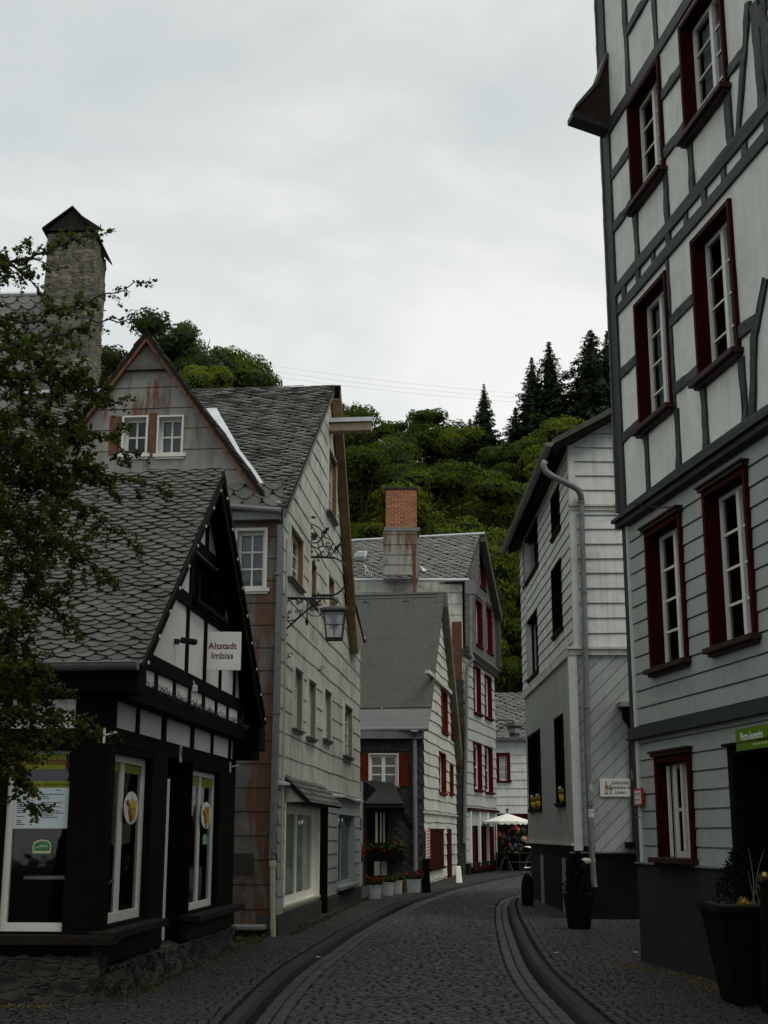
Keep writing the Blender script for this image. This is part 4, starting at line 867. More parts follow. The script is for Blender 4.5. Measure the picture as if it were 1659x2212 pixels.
vs=[rp(-ru-.07+a,zeave+b-.0,-Lr) for a,b in prof]+[rp(-ru-.07+a,zeave+b,OV-.02) for a,b in prof]; gt.add(vs,[(i,i+1,i+10,i+9) for i in range(8)]+[tuple(range(9,18))]); gt.tube([rp(-ru-.145,zeave,-Lr),rp(-ru-.145,zeave,OV-.02)],.009,6); gt.build('gutter',M['zinc'],L1)
# string of tiny bulbs on the verges and twig garland on the jetty beam
for s,(ks) in ((-1,7),(1,8)):
    pass
FLt=thing('light_string',tuple(G.P(ua,za,OV)),'string of tiny white bulbs along the black verge boards of the snack bar gable','light string')
cord=MB(); cord.tube([rp(-ru,zeave-.02,OV),rp(ua,za-.02,OV),rp(LG+ru,zeave-.02,OV)],.004,5); cord.build('cord',M['iron'],FLt)
for k in range(18):
    t=(k+.5)/18; u=-ru+(LG+2*ru)*t; z=za-slo*abs(u-ua)-.02
    b=MB(); P0=rp(u,z-.03,OV+.01); b.lathe(P0,[(.004,-.02),(.012,-.01),(.012,.012),(.006,.02)],8); b.build('bulb',M['white'],FLt)
gr=MB()
for k in range(700):
    u=random.uniform(.0,LG); P0=G.P(u,zD+.04+random.uniform(-.02,.05),JT+.07+random.uniform(0,.03)); dv=Vector((random.uniform(-1,1),random.uniform(-1,1),random.uniform(-.6,1))).normalized()*random.uniform(.03,.09)
    gr.tube([P0,P0+dv],.0022,3,cap=False)
o=gr.build('twig_garland',M['iron'],None,loc=G.P(0,zD,JT)); tag(o,'black leafless twig garland along the jetty beam of the snack bar','garland')
# sign, camera, small lamp
r0=G.uz(A2((1205,1180))); 
SP=Wall((G.P(r0[0],0,.14).x,G.P(r0[0],0,.14).y),(1,.05))
ra=rectpx(SP,A2((1197,1180)),A2((1479,1180)),A2((1350,1057)),A2((1350,1292)))
AS=thing('projecting_sign',tuple(SP.P(0,ra[2],0)),'white projecting sign with dark red snack bar name on the black gable','sign')
q=MB(); q.fbox(SP,ra[0]+.05,ra[1],ra[2],ra[3],-.025,.0); q.build('board',plainmat('sign_face',(.88,.87,.83)),AS,bev=.003)
q=MB(); q.fbox(SP,ra[0],ra[0]+.05,ra[2]-.01,ra[3]+.0,-.03,.015); q.build('mounting_rail',M['zinc'],AS)
hh=ra[3]-ra[2]; cs=SP.uz(A2((1365,1180)))[0]
text('Altstadt',SP,cs,SP.uz(A2((1365,1145)))[1],.002,hh*.235,winerd,AS,sx=.98,fat=.014); text('Imbiss',SP,cs,SP.uz(A2((1362,1205)))[1],.002,hh*.235,winerd,AS,sx=.98,fat=.014)
cq=GU(A2((1085,1118)),.15); P0=G.P(cq[0],cq[1],.15)
CM=thing('security_camera',tuple(P0),'black cylindrical security camera on the white gable beside the sign','camera')
q=MB(); q.lathe(P0+Vector((0,0,-.03)),[(.03,0),(.03,.06)],12); q.tube([P0,P0+Vector((.08,-.05,0))],.012,8); q.build('bracket',M['camplastic'],CM)
q=MB(); q.tube([P0+Vector((.06,-.04,.012)),P0+Vector((.22,-.1,-.02))],[.036,.036],14); q.tube([P0+Vector((.225,-.102,-.02)),P0+Vector((.235,-.106,-.022))],[.03,.03],14); q.build('housing',M['camplastic'],CM)
cq=GU(A2((1190,1405)),.16); P0=G.P(cq[0],cq[1],.17); q=MB(); q.box(P0-Vector((.03,.03,.04)),P0+Vector((.03,.03,.04))); q.tube([P0+Vector((0,0,.04)),P0+Vector((-.02,-.02,.09))],.01,6); q.tube([P0-Vector((0,0,.04)),P0-Vector((.01,0,.25)),P0-Vector((.02,0,.3))],.008,5); o=q.build('sensor_box',M['white'],None,loc=P0,bev=.006); tag(o,'small white sensor box on the beam under the projecting sign','sensor')
for q_,lab in ((A3((1412,230)),'white cable hook at the far corner of the snack bar'),(A3((640,35)),'white cable hook at the near corner of the snack bar')):
    cq=GU(q_,.06); P0=G.P(cq[0],cq[1],.06); q=MB(); q.tube([P0+Vector((0,0,.07)),P0-Vector((0,0,.07))],.012,6); q.tube([P0-Vector((0,0,.0)),P0+Vector((.12,-.03,.03))],.01,6); o=q.build('cable_hook',M['white'],None,loc=P0); tag(o,lab,'hook')
# far and left body
b=MB(); b.quad(G.P(LG,0,0),G.P(LG,0,-Lr),G.P(LG,zea,-Lr),G.P(LG,zea,0)); b.quad(G.P(0,0,-Lr),G.P(LG,0,-Lr),G.P(LG,zea,-Lr),G.P(0,zea,-Lr)); b.add([G.P(0,zea,-Lr),G.P(LG,zea,-Lr),G.P(ua,za,-Lr)],[(0,1,2)]); b.build('rear_wall',M['plaster_l1'],L1)

# ================================================================ LEFT: big weathered house with cross gable
h2=.0896
S=Wall((-1.66,21.12),(h2,1)); LS=12.0
Sf=Wall((-1.66-6*cos(math.atan(h2)),21.12+6*sin(math.atan(h2))),(1,-h2)); FS=6.0
L2=thing('weathered_gable_house',(-1.66,21.12,0),'tall weathered grey-white house with cross gable, slate roof and hoist beam beyond the snack bar','house')
SU=S.uz; f2=Sf.uz
zsl=SU(A6((690,800)))[1]; zpl=SU(A6((690,1775)))[1]
c_=SU(D_((612,1130))); ztop=SU(D_((646,1088)),.1)[1]
apx=SU(D_((736,845)))
# gable outline: near eave, apex, far flared eave
zE0=ztop-.05; uE0=0; uA=6.1; zA2=SU(D_((739,842)))[1]
zA2=S.uz(D_((740,838)),.08)[1]
uA=5.8
def zat(px,py,u):   # height of pixel on wall at given u
    P0=S.P(u,0,.05); r=Vector(ray(px,py)); t=P0.y/r.y; return EYE+r.z*t
zA2=zat(741,838,uA); zE1=zat(762,1300,8.9); uE1=8.9; zE2=zat(787,1368,10.6); uE2=10.6
zE0=zat(640,1088,.15)
wins=dict(
 a1=rectpx(S,A4((1056,950)),A4((1118,950)),A4((1090,800)),A4((1085,1270))),
 b1=rectpx(S,A5((738,500)),A5((868,600)),A5((800,330)),A5((795,850))),
 b2=rectpx(S,A5((950,800)),A5((1005,800)),A5((980,650)),A5((985,1045))),
 b3=rectpx(S,A5((1128,900)),A5((1190,950)),A5((1160,795)),A5((1160,1150))),
 c1=rectpx(S,A6((620,150)),A6((686,200)),A5((825,1735)),A6((650,330))),
 c2=rectpx(S,A6((735,200)),A6((797,250)),A5((960,1850)),A6((762,395))),
 c3=rectpx(S,A6((868,200)),A6((926,220)),A6((897,10)),A6((890,410))),
 c4=rectpx(S,A6((1035,350)),A6((1100,380)),A6((1075,145)),A6((1060,545))))
s1=rectpx(S,A6((548,1300)),A6((835,1300)),A6((690,945)),A6((690,1730)))
dd=rectpx(S,A6((842,1400)),A6((897,1400)),A6((870,905)),A6((870,1860)))
s2=rectpx(S,A6((985,1300)),A6((1125,1300)),A6((1055,1015)),A6((1050,1600)))
siding(S,[(zsl,0,LS),(zE2-.1,0,LS),(zE2,0,uE2),(zE1,0,uE1),(zE0,0,uE1-(zE0-zE1)*(uE1-uA)/(zA2-zE1)),(zA2,uA,uA+.01)],list(wins.values()),M['siding_old'],L2,'wall',pitch=.37,z_off=.2,lap=.014,gap=.010,wob=.013,step=.35,seed=1)
siding(S,[(zpl,0,LS),(zsl-.05,0,LS)],[s1,dd,s2],M['siding_grey'],L2,'wall',pitch=.27,z_off=.1,lap=.018,gap=.014,wob=.006,seed=4)
ld=MB(); n=24
for i in range(n):
    u0,u1=LS*i/n,LS*(i+1)/n; j0,j1=.03*hsh(u0,1),.03*hsh(u1,1)
    ld.hexa([S.P(u0,zsl-.05+j0,.1),S.P(u1,zsl-.05+j1,.1),S.P(u1,zsl-.05+j1,-.02),S.P(u0,zsl-.05+j0,-.02),S.P(u0,zsl-.01+j0,.1),S.P(u1,zsl-.01+j1,.1),S.P(u1,zsl+.02+j1,-.02),S.P(u0,zsl+.02+j0,-.02)])
ld.build('ledge',M['lead'],L2)
for k,r in wins.items():
    big=k[0]=='b'
    window(S,r,L2,casing='brownstone' if k[0] in 'ab' else 'white',jamb='brownstone' if k[0] in 'ab' else 'jamb_tan',cw=.03,depth=.085,sash='white',cols=2,rows=4 if k[0]=='c' else 3,sw=.05,bw=.025,sill='zinc',sill_o=.1,proud=.035,sill_h=.03)
    e=MB(); e.fbox(S,r[0]-.03,r[0],r[2],r[3],-.02,.05); e.fbox(S,r[1],r[1]+.03,r[2],r[3],-.02,.05); e.fbox(S,r[0]-.03,r[1]+.03,r[3]+.002,r[3]+.03,-.02,.05); e.build('window_trim',M['white'],L2)
window(S,s1,L2,casing='canvas',cw=.06,depth=.13,sash='canvas',cols=2,rows=1,sw=.1,bw=.14,sill='cream',sill_o=.05,sill_h=.04,proud=.03,curtain='blind')
window(S,s2,L2,casing='blueblind',cw=.04,depth=.12,sash='blueblind',cols=2,rows=1,sw=.06,bw=.06,sill='concrete',sill_o=.14,proud=.03,curtain='blueblind')
q=MB()
for u in (dd[0],dd[1]): q.quad(S.P(u,0,.0),S.P(u,0,-.5),S.P(u,dd[3],-.5),S.P(u,dd[3],0))
q.quad(S.P(dd[0],dd[3],0),S.P(dd[1],dd[3],0),S.P(dd[1],dd[3],-.5),S.P(dd[0],dd[3],-.5)); q.fbox(S,dd[0],dd[1],0,dd[3],-.55,-.5); q.fbox(S,dd[0]-.06,dd[0],0,dd[3],0,.03); q.fbox(S,dd[1],dd[1]+.06,0,dd[3],0,.03); q.build('door',M['black'],L2)
q=MB(); q.fbox(S,-.02,dd[0]-.06,0,zpl,-.3,.06); q.fbox(S,dd[1]+.06,LS,0,zpl-.02,-.3,.06); q.build('plinth',M['plinth_l2'],L2)
vq=rectpx(S,A6((640,1960)),A6((710,1940)),A6((675,1935)),A6((675,2000))); q=MB(); q.fbox(S,vq[0],vq[1],max(.1,vq[2]),vq[3],.055,.065); q.build('cellar_vent',M['interior'],L2)
# little slate canopy over the shop window
cu0,cu1=SU(A6((560,760)))[0],SU(A6((850,900)))[0]; zc=s1[3]
O=S.P(cu0-.05,zc+.02,.42); Ud=S.d; Vd=S.P(0,zc+.42,.0)-S.P(0,zc+.02,.42)
slates(O,Ud,Vd,[(0,0,cu1-cu0+.1),(Vd.length,0,cu1-cu0+.1)],.2,.14,M['slate_pale'],L2,name='canopy',skew=0)
for u in (cu0,cu1): q=MB(); q.add([S.P(u,zc+.01,.4),S.P(u,zc+.01,0),S.P(u,zc+.4,0)],[(0,1,2)]); q.build('canopy_cheek',M['siding_old'],L2)
# front wall with rust stains and the cross gable
zg=f2(D_((590,1088)))[1]
dorm_ap=f2(A1((912,900))); r1=f2(A4((600,1150)))
half=r1[0]-dorm_ap[0]; zc0=dorm_ap[1]; dsl=(zc0-r1[1])/half
wq=[rectpx(Sf,A4((344,1600)),A4((600,1600)),A4((470,1355)),A4((470,1818))),rectpx(Sf,A1((750,1510)),A1((909,1510)),A1((830,1393)),A1((830,1626))),rectpx(Sf,A1((964,1510)),A1((1128,1510)),A1((1045,1390)),A1((1045,1624)))]
def uvshift(o): # rust is laid out from the downpipe corner
    uv=o.data.uv_layers[0].data; a=np.zeros(len(uv)*2); uv.foreach_get('uv',a); a[0::2]-=FS; uv.foreach_set('uv',a)
zfe=zE0-.12
o=siding(Sf,[(0,0,FS),(zfe,0,FS)],[wq[0]],M['rust'],L2,'rusty_wall',pitch=.365,z_off=.1,lap=.012,gap=.01,wob=.006); uvshift(o)
zt0=zc0-.12*1.0; 
gl_=[(zfe+.02,dorm_ap[0]-half,dorm_ap[0]+half),(zc0-.62,dorm_ap[0]-.6/dsl,dorm_ap[0]+.6/dsl)]
zlow=r1[1]
def gw(z): return (zc0-.12-z)/dsl
GR=rust_mat('rust_streaked_gable_panels',(dorm_ap[0],(wq[1][2]+wq[1][3])/2+.15))
o=siding(Sf,[(zlow,dorm_ap[0]-gw(zlow),dorm_ap[0]+gw(zlow)),(zc0-.12,dorm_ap[0]-.01,dorm_ap[0]+.01)],wq[1:],GR,L2,'gable_wall',pitch=.37,z_off=.05,lap=.012,gap=.01,wob=.006)
window(Sf,wq[0],L2,casing='white',cw=.05,depth=.14,sash='white',cols=2,rows=3,sw=.05,bw=.03,sill='white',sill_o=.05,curtain='curtain',proud=.03,leaf_gap=False,cur_frac=.88)
for r in wq[1:]: window(Sf,r,L2,casing='white',cw=.03,depth=.14,sash='white',cols=2,rows=2,sw=.05,bw=.03,sill='white',sill_o=.05,curtain='blueblind' if r is wq[2] else None,proud=.04,leaf_gap=False)
RS=srf('rusty_red_wall',(.11,.045,.025),.3,6,.7,.3,30,dirt=(.12,.1,.08),dirt_amt=.8)
q=MB(); q.fbox(Sf,wq[1][1]+.02,wq[2][0]-.02,wq[1][2]-.05,wq[1][3]+.05,0,.02); q.build('rusty_panel',RS,L2); q=MB(); q.fbox(Sf,wq[1][0]-.22,wq[1][0]-.03,wq[1][2],wq[1][3],0,.018); q.build('rusty_panel',RS,L2)
# rakes of the cross gable
rk=MB(); bk=srf('mossy_rusty_barge_board',(.17,.075,.04),.4,9,.8,.5,40,moss=(.06,.06,.025),island=.2)
for s in (-1,1):
    nseg=9
    for k in range(nseg):
        t0,t1=k/nseg,(k+.96)/nseg; ua_,ub_=dorm_ap[0]+s*half*1.04*t0,dorm_ap[0]+s*half*1.04*t1; za_,zb_=zc0-dsl*half*1.04*t0,zc0-dsl*half*1.04*t1
        P=Sf.P; rk.hexa([P(ua_,za_-.15,.14),P(ub_,zb_-.15,.14),P(ub_,zb_-.15,-.0),P(ua_,za_-.15,-.0),P(ua_,za_+.03,.14),P(ub_,zb_+.03,.14),P(ub_,zb_+.03,-.0),P(ua_,za_+.03,-.0)])
rk.build('barge_board',bk,L2)
hp=MB(); zz=zc0-.62*1; q0=gw(zz)+.02; hp.hexa([Sf.P(dorm_ap[0]-q0-.1,zz-.02,.1),Sf.P(dorm_ap[0]+q0+.1,zz-.02,.1),Sf.P(dorm_ap[0]+q0+.1,zz-.02,.02),Sf.P(dorm_ap[0]-q0-.1,zz-.02,.02),Sf.P(dorm_ap[0]-q0-.02,zz+.06,.1),Sf.P(dorm_ap[0]+q0+.02,zz+.06,.1),Sf.P(dorm_ap[0]+.02,zc0-.05,.02),Sf.P(dorm_ap[0]-.02,zc0-.05,.02)]); hp.build('gablet',M['slate_dark'],L2)
# main roof
RO=.1
nS=S.n
def sp(u,z,o): return S.P(u,z,o)
zrid=zA2+.05
O=sp(-.2,zE0-.12,RO); Vd=sp(uA,zrid,0)-sp(-.2,zE0-.12,0); Lw=6.8
ridge_back=-Lw
slates(sp(-.2,zE0-.12,RO-Lw),nS,Vd,[(0,0,Lw),(Vd.length,0,Lw)],.26,.10,M['slate'],L2,skew=.06,thick=.013,rnd=.25)
Vf=sp(uA,zrid,0)-sp(uE1,zE1-.0,0); slates(sp(uE1,zE1,RO+.12),-nS,Vf,[(0,0,Lw),(Vf.length,0,Lw)],.4,.3,M['slate'],L2,skew=.0)
Vf2=sp(uE1,zE1,0)-sp(uE2+.25,zE2-.12,0); slates(sp(uE2+.25,zE2-.12,RO+.12),-nS,Vf2,[(0,0,Lw),(Vf2.length,0,Lw)],.4,.3,M['slate_dark'],L2,name='flared_eave',skew=.0)
q=MB(); q.tube([sp(uE2+.33,zE2-.12,RO+.16),sp(uE2+.33,zE2-.12,-Lw)],.07,10); q.build('gutter',M['zinc'],L2)
q=MB(); q.hexa([sp(uE2-.9,zE2-.62,.0),sp(uE2+.2,zE2-.2,.0),sp(uE2+.2,zE2-.2,RO+.1),sp(uE2-.9,zE2-.62,RO+.1),sp(uE1-.2,zE1-.1,0),sp(uE2+.2,zE2-.14,0),sp(uE2+.2,zE2-.14,RO+.1),sp(uE1-.2,zE1-.1,RO+.1)]); q.build('eave_bracket',M['wood_tan'],L2)
# slate-clad strip under the far verge
vb_=MB(); nseg=13
for k in range(nseg):
    t0,t1=k/nseg,(k+.985)/nseg
    a=(uA+(uE1-uA)*t0,zrid+(zE1-zrid)*t0); b=(uA+(uE1-uA)*t1,zrid+(zE1-zrid)*t1)
    vb_.hexa([sp(a[0],a[1]-.09,.03),sp(b[0],b[1]-.09,.03),sp(b[0],b[1]-.09,RO+.12),sp(a[0],a[1]-.09,RO+.12),sp(a[0],a[1]-.06,.03),sp(b[0],b[1]-.06,.03),sp(b[0],b[1]-.06,RO+.12),sp(a[0],a[1]-.06,RO+.12)])
    vb_.hexa([sp(a[0],a[1]-.30,RO+.10),sp(b[0],b[1]-.30,RO+.10),sp(b[0],b[1]-.30,RO+.12),sp(a[0],a[1]-.30,RO+.12),sp(a[0],a[1]-.0,RO+.10),sp(b[0],b[1]-.0,RO+.10),sp(b[0],b[1]-.0,RO+.12),sp(a[0],a[1]-.0,RO+.12)])
    vb_.hexa([sp(a[0]-.0,a[1]-.32,.03),sp(b[0],b[1]-.32,.03),sp(b[0],b[1]-.32,RO+.10),sp(a[0],a[1]-.32,RO+.10),sp(a[0],a[1]-.29,.03),sp(b[0],b[1]-.29,.03),sp(b[0],b[1]-.29,RO+.10),sp(a[0],a[1]-.29,RO+.10)])
vb_.build('verge_cladding',M['brownstone'],L2)
nv=MB(); a=(-.2,zE0-.12);b=(uA,zrid)
nv.hexa([sp(a[0],a[1]-.2,.03),sp(b[0],b[1]-.2,.03),sp(b[0],b[1]-.2,RO-.01),sp(a[0],a[1]-.2,RO-.01),sp(a[0],a[1]-.0,.03),sp(b[0],b[1]-.0,.03),sp(b[0],b[1]-.0,RO-.01),sp(a[0],a[1]-.0,RO-.01)]); nv.build('verge_board',M['slate_pale'],L2)
rg=MB(); rg.fbox(S,uA-.12,uA+.12,zrid-.02,zrid+.05,-Lw,-Lw+3.2); rg.build('ridge_flashing',M['lead'],L2)
# hoist beam
hz=zat(765,925,uA); tip=None
HB=MB(); u_h=uA-.1
b0=S.P(u_h,0,.0); r_=Vector(ray(803,925)); t_=b0.y/r_.y; tipx=r_.x*t_; LB=tipx-b0.x
HB.hexa([S.P(u_h-.12,hz-.13,-.2),S.P(u_h-.12,hz-.13,LB),S.P(u_h+.12,hz-.13,LB),S.P(u_h+.12,hz-.13,-.2),S.P(u_h-.12,hz+.03,-.2),S.P(u_h-.12,hz+.05,LB),S.P(u_h+.12,hz+.05,LB),S.P(u_h+.12,hz+.03,-.2)])
ho=HB.build('hoist_beam',M['wood_tan'],L2,bev=.01)
HB=MB(); HB.hexa([S.P(u_h-.16,hz+.06,-.2),S.P(u_h-.16,hz+.06,LB+.03),S.P(u_h+.16,hz+.06,LB+.03),S.P(u_h+.16,hz+.06,-.2),S.P(u_h-.16,hz+.15,-.2),S.P(u_h-.16,hz+.15,LB+.03),S.P(u_h+.16,hz+.15,LB+.03),S.P(u_h+.16,hz+.15,-.2)]); HB.build('beam_cover',M['lead'],ho)
# cross-gable roof planes running back into main roof, with flashing valley
for s in (-1,1):
    e0=Sf.P(dorm_ap[0],zc0+.04,.16); e1=Sf.P(dorm_ap[0]+s*half*1.03,zc0+.04-dsl*half*1.03,.16); bk_=-Sf.n
    Vv=e0-e1; Uv=bk_
    if s>0: slates(e1,Uv,Vv,[(0,0,.6),(Vv.length,0,5.6)],.28,.2,M['slate'],L2,skew=0)
    else: slates(e1,Uv,Vv,[(0,0,3.5),(Vv.length,0,5.6)],.28,.2,M['slate'],L2,skew=0)
# flashing strip lying on the main roof beside the cross gable
pN=(sp(0,zE0-.12,0)-sp(-.2,zE0-.12,0)); V1=(sp(uA,zrid,0)-sp(-.2,zE0-.12,0)).normalized(); O1=sp(-.2,zE0-.12,0); Nr=nS.cross(V1).normalized()
if Nr.z<0: Nr=-Nr
def onroof(q,lift=.05):
    r=Vector(ray(*q)); c0=Vector((0,0,EYE)); t=(O1+Nr*lift-c0).dot(Nr)/r.dot(Nr); return c0+r*t
fs=MB(); Lp=[(130,440),(190,520),(285,640),(370,775),(470,905),(560,1040),(620,1150)]; Rp=[(212,440),(250,510),(325,640),(400,775),(500,905),(590,1040),(705,1160)]
for k in range(6):
    a,b,c,d=[onroof(A4(q)) for q in (Lp[k],Rp[k],Rp[k+1],Lp[k+1])]; fs.hexa([d-Nr*.03,c-Nr*.03,b-Nr*.03,a-Nr*.03,d+Nr*.01*(k%2),c+Nr*.01*(k%2),b+Nr*.012,a+Nr*.012])
fs.build('valley_flashing',M['lead'],L2)
# slate apron and gutter over the front wall window
ga=MB(); ga0=f2(D_((480,1095)));
ap0=Sf.P(FS-2.6,zfe-.02,.16); Va=Sf.P(0,zfe+.42,.02)-Sf.P(0,zfe-.02,.16)
slates(Sf.P(FS-3.2,zfe-.02,.2),Sf.d,Va,[(0,0,3.25),(Va.length,0,3.2)],.32,.16,M['slate'],L2,name='apron',skew=0)
q=MB(); q.tube([Sf.P(FS-3.2,zfe+.06,.3),Sf.P(FS-1.0,zfe-.0,.3),Sf.P(FS+.02,zfe-.1,.28)],.05,10); q.fbox(Sf,FS-3.2,FS-.02,zfe-.22,zfe-.04,.0,.2); q.build('gutter',M['zinc'],L2)
# downpipe at the corner: grey above, cream cast iron below
p_=[D_((604,1135)),D_((606,1160)),D_((598,1500)),D_((590,1800)),D_((588,1855))]; yv=20.98
q=MB(); q.tube([at_y(*k,yv) for k in p_],.055,12)
for k in ((601,1240),(597,1540),(590,1840)): c=at_y(*k,yv); q.tube([c-Vector((0,0,.018)),c+Vector((0,0,.018))],.068,12)
q.build('downpipe',M['zinc'],L2,smooth=False)
q=MB(); q.tube([at_y(*k,yv) for k in ((589,1862),(590,2030))],.042,12); q.tube([at_y(*k,yv) for k in ((589,1858),(589,1872))],.052,12); q.build('downpipe',M['cream'],L2)
q=MB(); q.tube([S.P(.12,.9,.06),S.P(.12,zE0-.6,.06)],.018,8); q.build('cable_duct',M['cream'],L2)
q=MB(); q.fbox(Sf,FS-1.6,FS-.12,.18,.25,.0,.32); q.build('stone_ledge',M['concrete'],L2,bev=.02)
q=MB(); q.fbox(Sf,FS-1.5,FS-.35,1.0,1.3,.0,.03); q.build('painted_recess_shade',M['plinth_l2'],L2)  # dark slab whose colour stands in for a shadowed recess
b=MB(); b.quad(S.P(LS,0,0),S.P(LS,0,-Lw),S.P(LS,zE2,-Lw),S.P(LS,zE2,0)); b.quad(S.P(0,0,-Lw),S.P(LS,0,-Lw),S.P(LS,zE2,-Lw),S.P(0,zE2,-Lw)); b.add([S.P(0,zE2,-Lw),S.P(uE2,zE2,-Lw),S.P(uA,zA2-.1,-Lw),S.P(0,zE0-.2,-Lw)],[(0,1,2,3)]); b.quad(Sf.P(0,0,0),S.P(0,0,-Lw),S.P(0,zE0-.2,-Lw),Sf.P(0,zE0-.2,0)); b.build('rear_wall',M['panel'],L2)

# ================================================================ stone house with big chimney behind the tree
YS=36.
SF=Wall((-14,YS),(1,0)); sf=SF.uz
L0=thing('stone_chimney_house',(-10,YS,0),'old stone house with slate hip and big rubble chimney behind the tree','house')
cl,cr_=sf(A1((278,400))),sf(A1((560,500))); zcap=sf(A1((435,108)))[1]; zbase=sf(A1((278,255)))[1]; cdep=2.2; uR2=Wall((-14,YS+cdep),(1,0)).uz(A1((640,560)))[0]
cdep=2.2; ch=MB()
ch.hexa([SF.P(cl[0],2,0),SF.P(cr_[0]+.15,2,0),SF.P(uR2,2,-cdep),SF.P(cl[0]+.3,2,-cdep),SF.P(cl[0],zbase,0),SF.P(cr_[0]+.1,zbase,0),SF.P(uR2+.05,zbase-.0,-cdep),SF.P(cl[0]+.3,zbase,-cdep)])
co_=ch.build('chimney',M['rubble_tan'],L0); s_=co_.modifiers.new('s','SUBSURF'); s_.subdivision_type='SIMPLE'; s_.levels=s_.render_levels=6; d_=co_.modifiers.new('d','DISPLACE'); d_.texture=tx; d_.strength=-.16; d_.mid_level=.3
cp=MB(); um_=(cl[0]+cr_[0])/2+.05
P=SF.P
for s in (-1,1):
    ue=cl[0]-.12 if s<0 else cr_[0]+.12
    zz=zbase-.0 if s<0 else zbase-.12
    cp.hexa([P(ue,zz,.1),P(um_,zcap-.06,.1),P(um_,zcap-.06,-cdep),P(ue,zz,-cdep),P(ue,zz+.06,.1),P(um_,zcap,.1),P(um_,zcap,-cdep),P(ue,zz+.06,-cdep)])
cp.add([P(cl[0]-.02,zbase,.02),P(cr_[0]+.35,zbase,.02),P(um_,zcap-.1,.02)],[(0,1,2)]); cp.build('chimney_cap',M['darkbrown'],co_)
zr0=sf(A1((0,470)))[1]; e_=MB()
e_.fbox(SF,-8,cr_[0]-.5,0,zr0-6.5,-6,.6); e_.build('wall',M['rubble_tan'],L0)
hipx=sf(A1((300,600)))[0]
O=SF.P(-8,zr0-6.5,1.0); Vd=SF.P(0,zr0,-2.2)-SF.P(0,zr0-6.5,1.0); Lh=Vd.length
slates(O,(1,0,0),Vd,[(0,0,8+hipx+2.6),(Lh,0,8+hipx-.6)],.42,.3,M['slate_pale'],L0,skew=.05,thick=.02)
a,b_,c=SF.P(hipx+2.6,zr0-6.5,1.0),SF.P(hipx-.6,zr0,-2.2),SF.P(hipx+2.6,zr0-6.5,-6)
q=MB(); q.add([a,c,b_],[(0,1,2)]); q.build('roof',M['slate'],L0)
q=MB(); q.tube([SF.P(-8,zr0+.03,-2.2),SF.P(hipx-.5,zr0+.03,-2.2)],.07,6); q.build('ridge_flashing',M['lead'],L0)
# ================================================================ MIDDLE: low dark-roofed house with flower pots
h3=.16
K=Wall((1.23,41.85),(h3,1)); Kf=Wall((1.23-6,41.85),(1,0)); KF=6.0; ku=K.uz; kf=Kf.uz
uF=10.6
B9=Z(1350,2250,.49722)
L3=thing('flower_pot_house',(1.23,41.85,0),'low slate-fronted house with steep dark sheet roof and white boarded gable in the middle','house')
zev=kf(B2((500,345)))[1]; 
zk1=kf(B1((500,2055)),-.7)[1]
kr=B1((1000,1048))
# ridge depth: middle of the gable
def zat3(px,py,u,o=.15):
    P0=K.P(u,0,o); r=Vector(ray(px,py)); return EYE+r.z*P0.y/r.y
uA3=5.0
q_=B1((1003,1052)); zr3=zat3(q_[0],q_[1],uA3)
uk=.9; zk=zat3(*B1((832,2055)),uk)
ze3=zat3(*B2((800,350)),0)
zfe3=zat3(*B2((1100,505)),9.3)
kw=dict(w1=(B1((958,1600)),B1((985,1600)),B1((972,1490)),B1((970,1700))),
 w2=(B2((905,200)),B2((953,230)),B1((930,1915)),B2((925,375))),w3=(B2((990,280)),B2((1022,290)),B2((1005,100)),B2((1003,425))),
 w4=(B2((880,750)),B2((939,740)),B2((915,555)),B2((905,905))),w5=(B2((974,790)),B2((1003,790)),B2((990,660)),B2((985,910))),
 w6=(B2((785,1400)),B2((915,1400)),B2((850,1240)),B2((850,1562))))
kr_={k:rectpx(K,*v) for k,v in kw.items()}
kd=rectpx(K,B2((953,1400)),B2((989,1400)),B2((970,1225)),B2((970,1655)))
kd=(kd[0],kd[1],.1,kd[3])
zk2=ku(B2((880,1085)))[1]
def ul3(z): # left outline
    if z<ze3: return 0
    if z<zk: return uk*(z-ze3)/(zk-ze3)
    return uk+(uA3-uk)*(z-zk)/(zr3-zk)
UM3=9.3
zz3=sorted({0,zk2,ze3,zk,zfe3})
def ur3(z): return UM3 if z<=zfe3 else UM3-(UM3-uA3)*(z-zfe3)/(zr3-zfe3)
siding(K,[(z,ul3(z),ur3(z)) for z in zz3]+[(zr3,uA3,uA3+.01)],list(kr_.values())+[kd],M['siding_old'],L3,'wall',pitch=.36,z_off=.12,lap=.03,gap=.03,wob=.025,seed=9)
for k,r in kr_.items():
    if k=='w6': continue
    window(K,r,L3,casing='orange_red',cw=.06,depth=.16,sash='white',cols=2,rows=2,sw=.05,bw=.03,sill='orange_red',sill_o=.1,proud=.05)
r=kr_['w6']; q=MB(); n=4
for k in range(n):
    a=r[0]+(r[1]-r[0])*k/n; b=r[0]+(r[1]-r[0])*(k+1)/n; q.fbox(K,a+.01,b-.01,r[2],r[3],.0,.06)
q.fbox(K,r[0]-.05,r[1]+.05,r[3]+.002,r[3]+.07,0,.09); q.fbox(K,r[0]-.05,r[1]+.05,r[2]-.07,r[2]-.002,0,.12); q.build('shutter',M['red'],L3)
q=MB(); q.fbox(K,kd[0],kd[1],kd[2],kd[3],-.1,.04); q.build('door',M['red'],L3)
q=MB(); q.fbox(K,-.05,UM3,zk2-.05,zk2,-.02,.08); q.build('ledge',M['siding_old'],L3)
q=MB(); p0=ku(B1((885,1875))); p1=ku(B2((1045,105))); q.beam(K,(.5,p0[1]+.1),(UM3-.6,p0[1]+.1),.12,0,.14); q.build('ledge',M['siding_old'],L3)
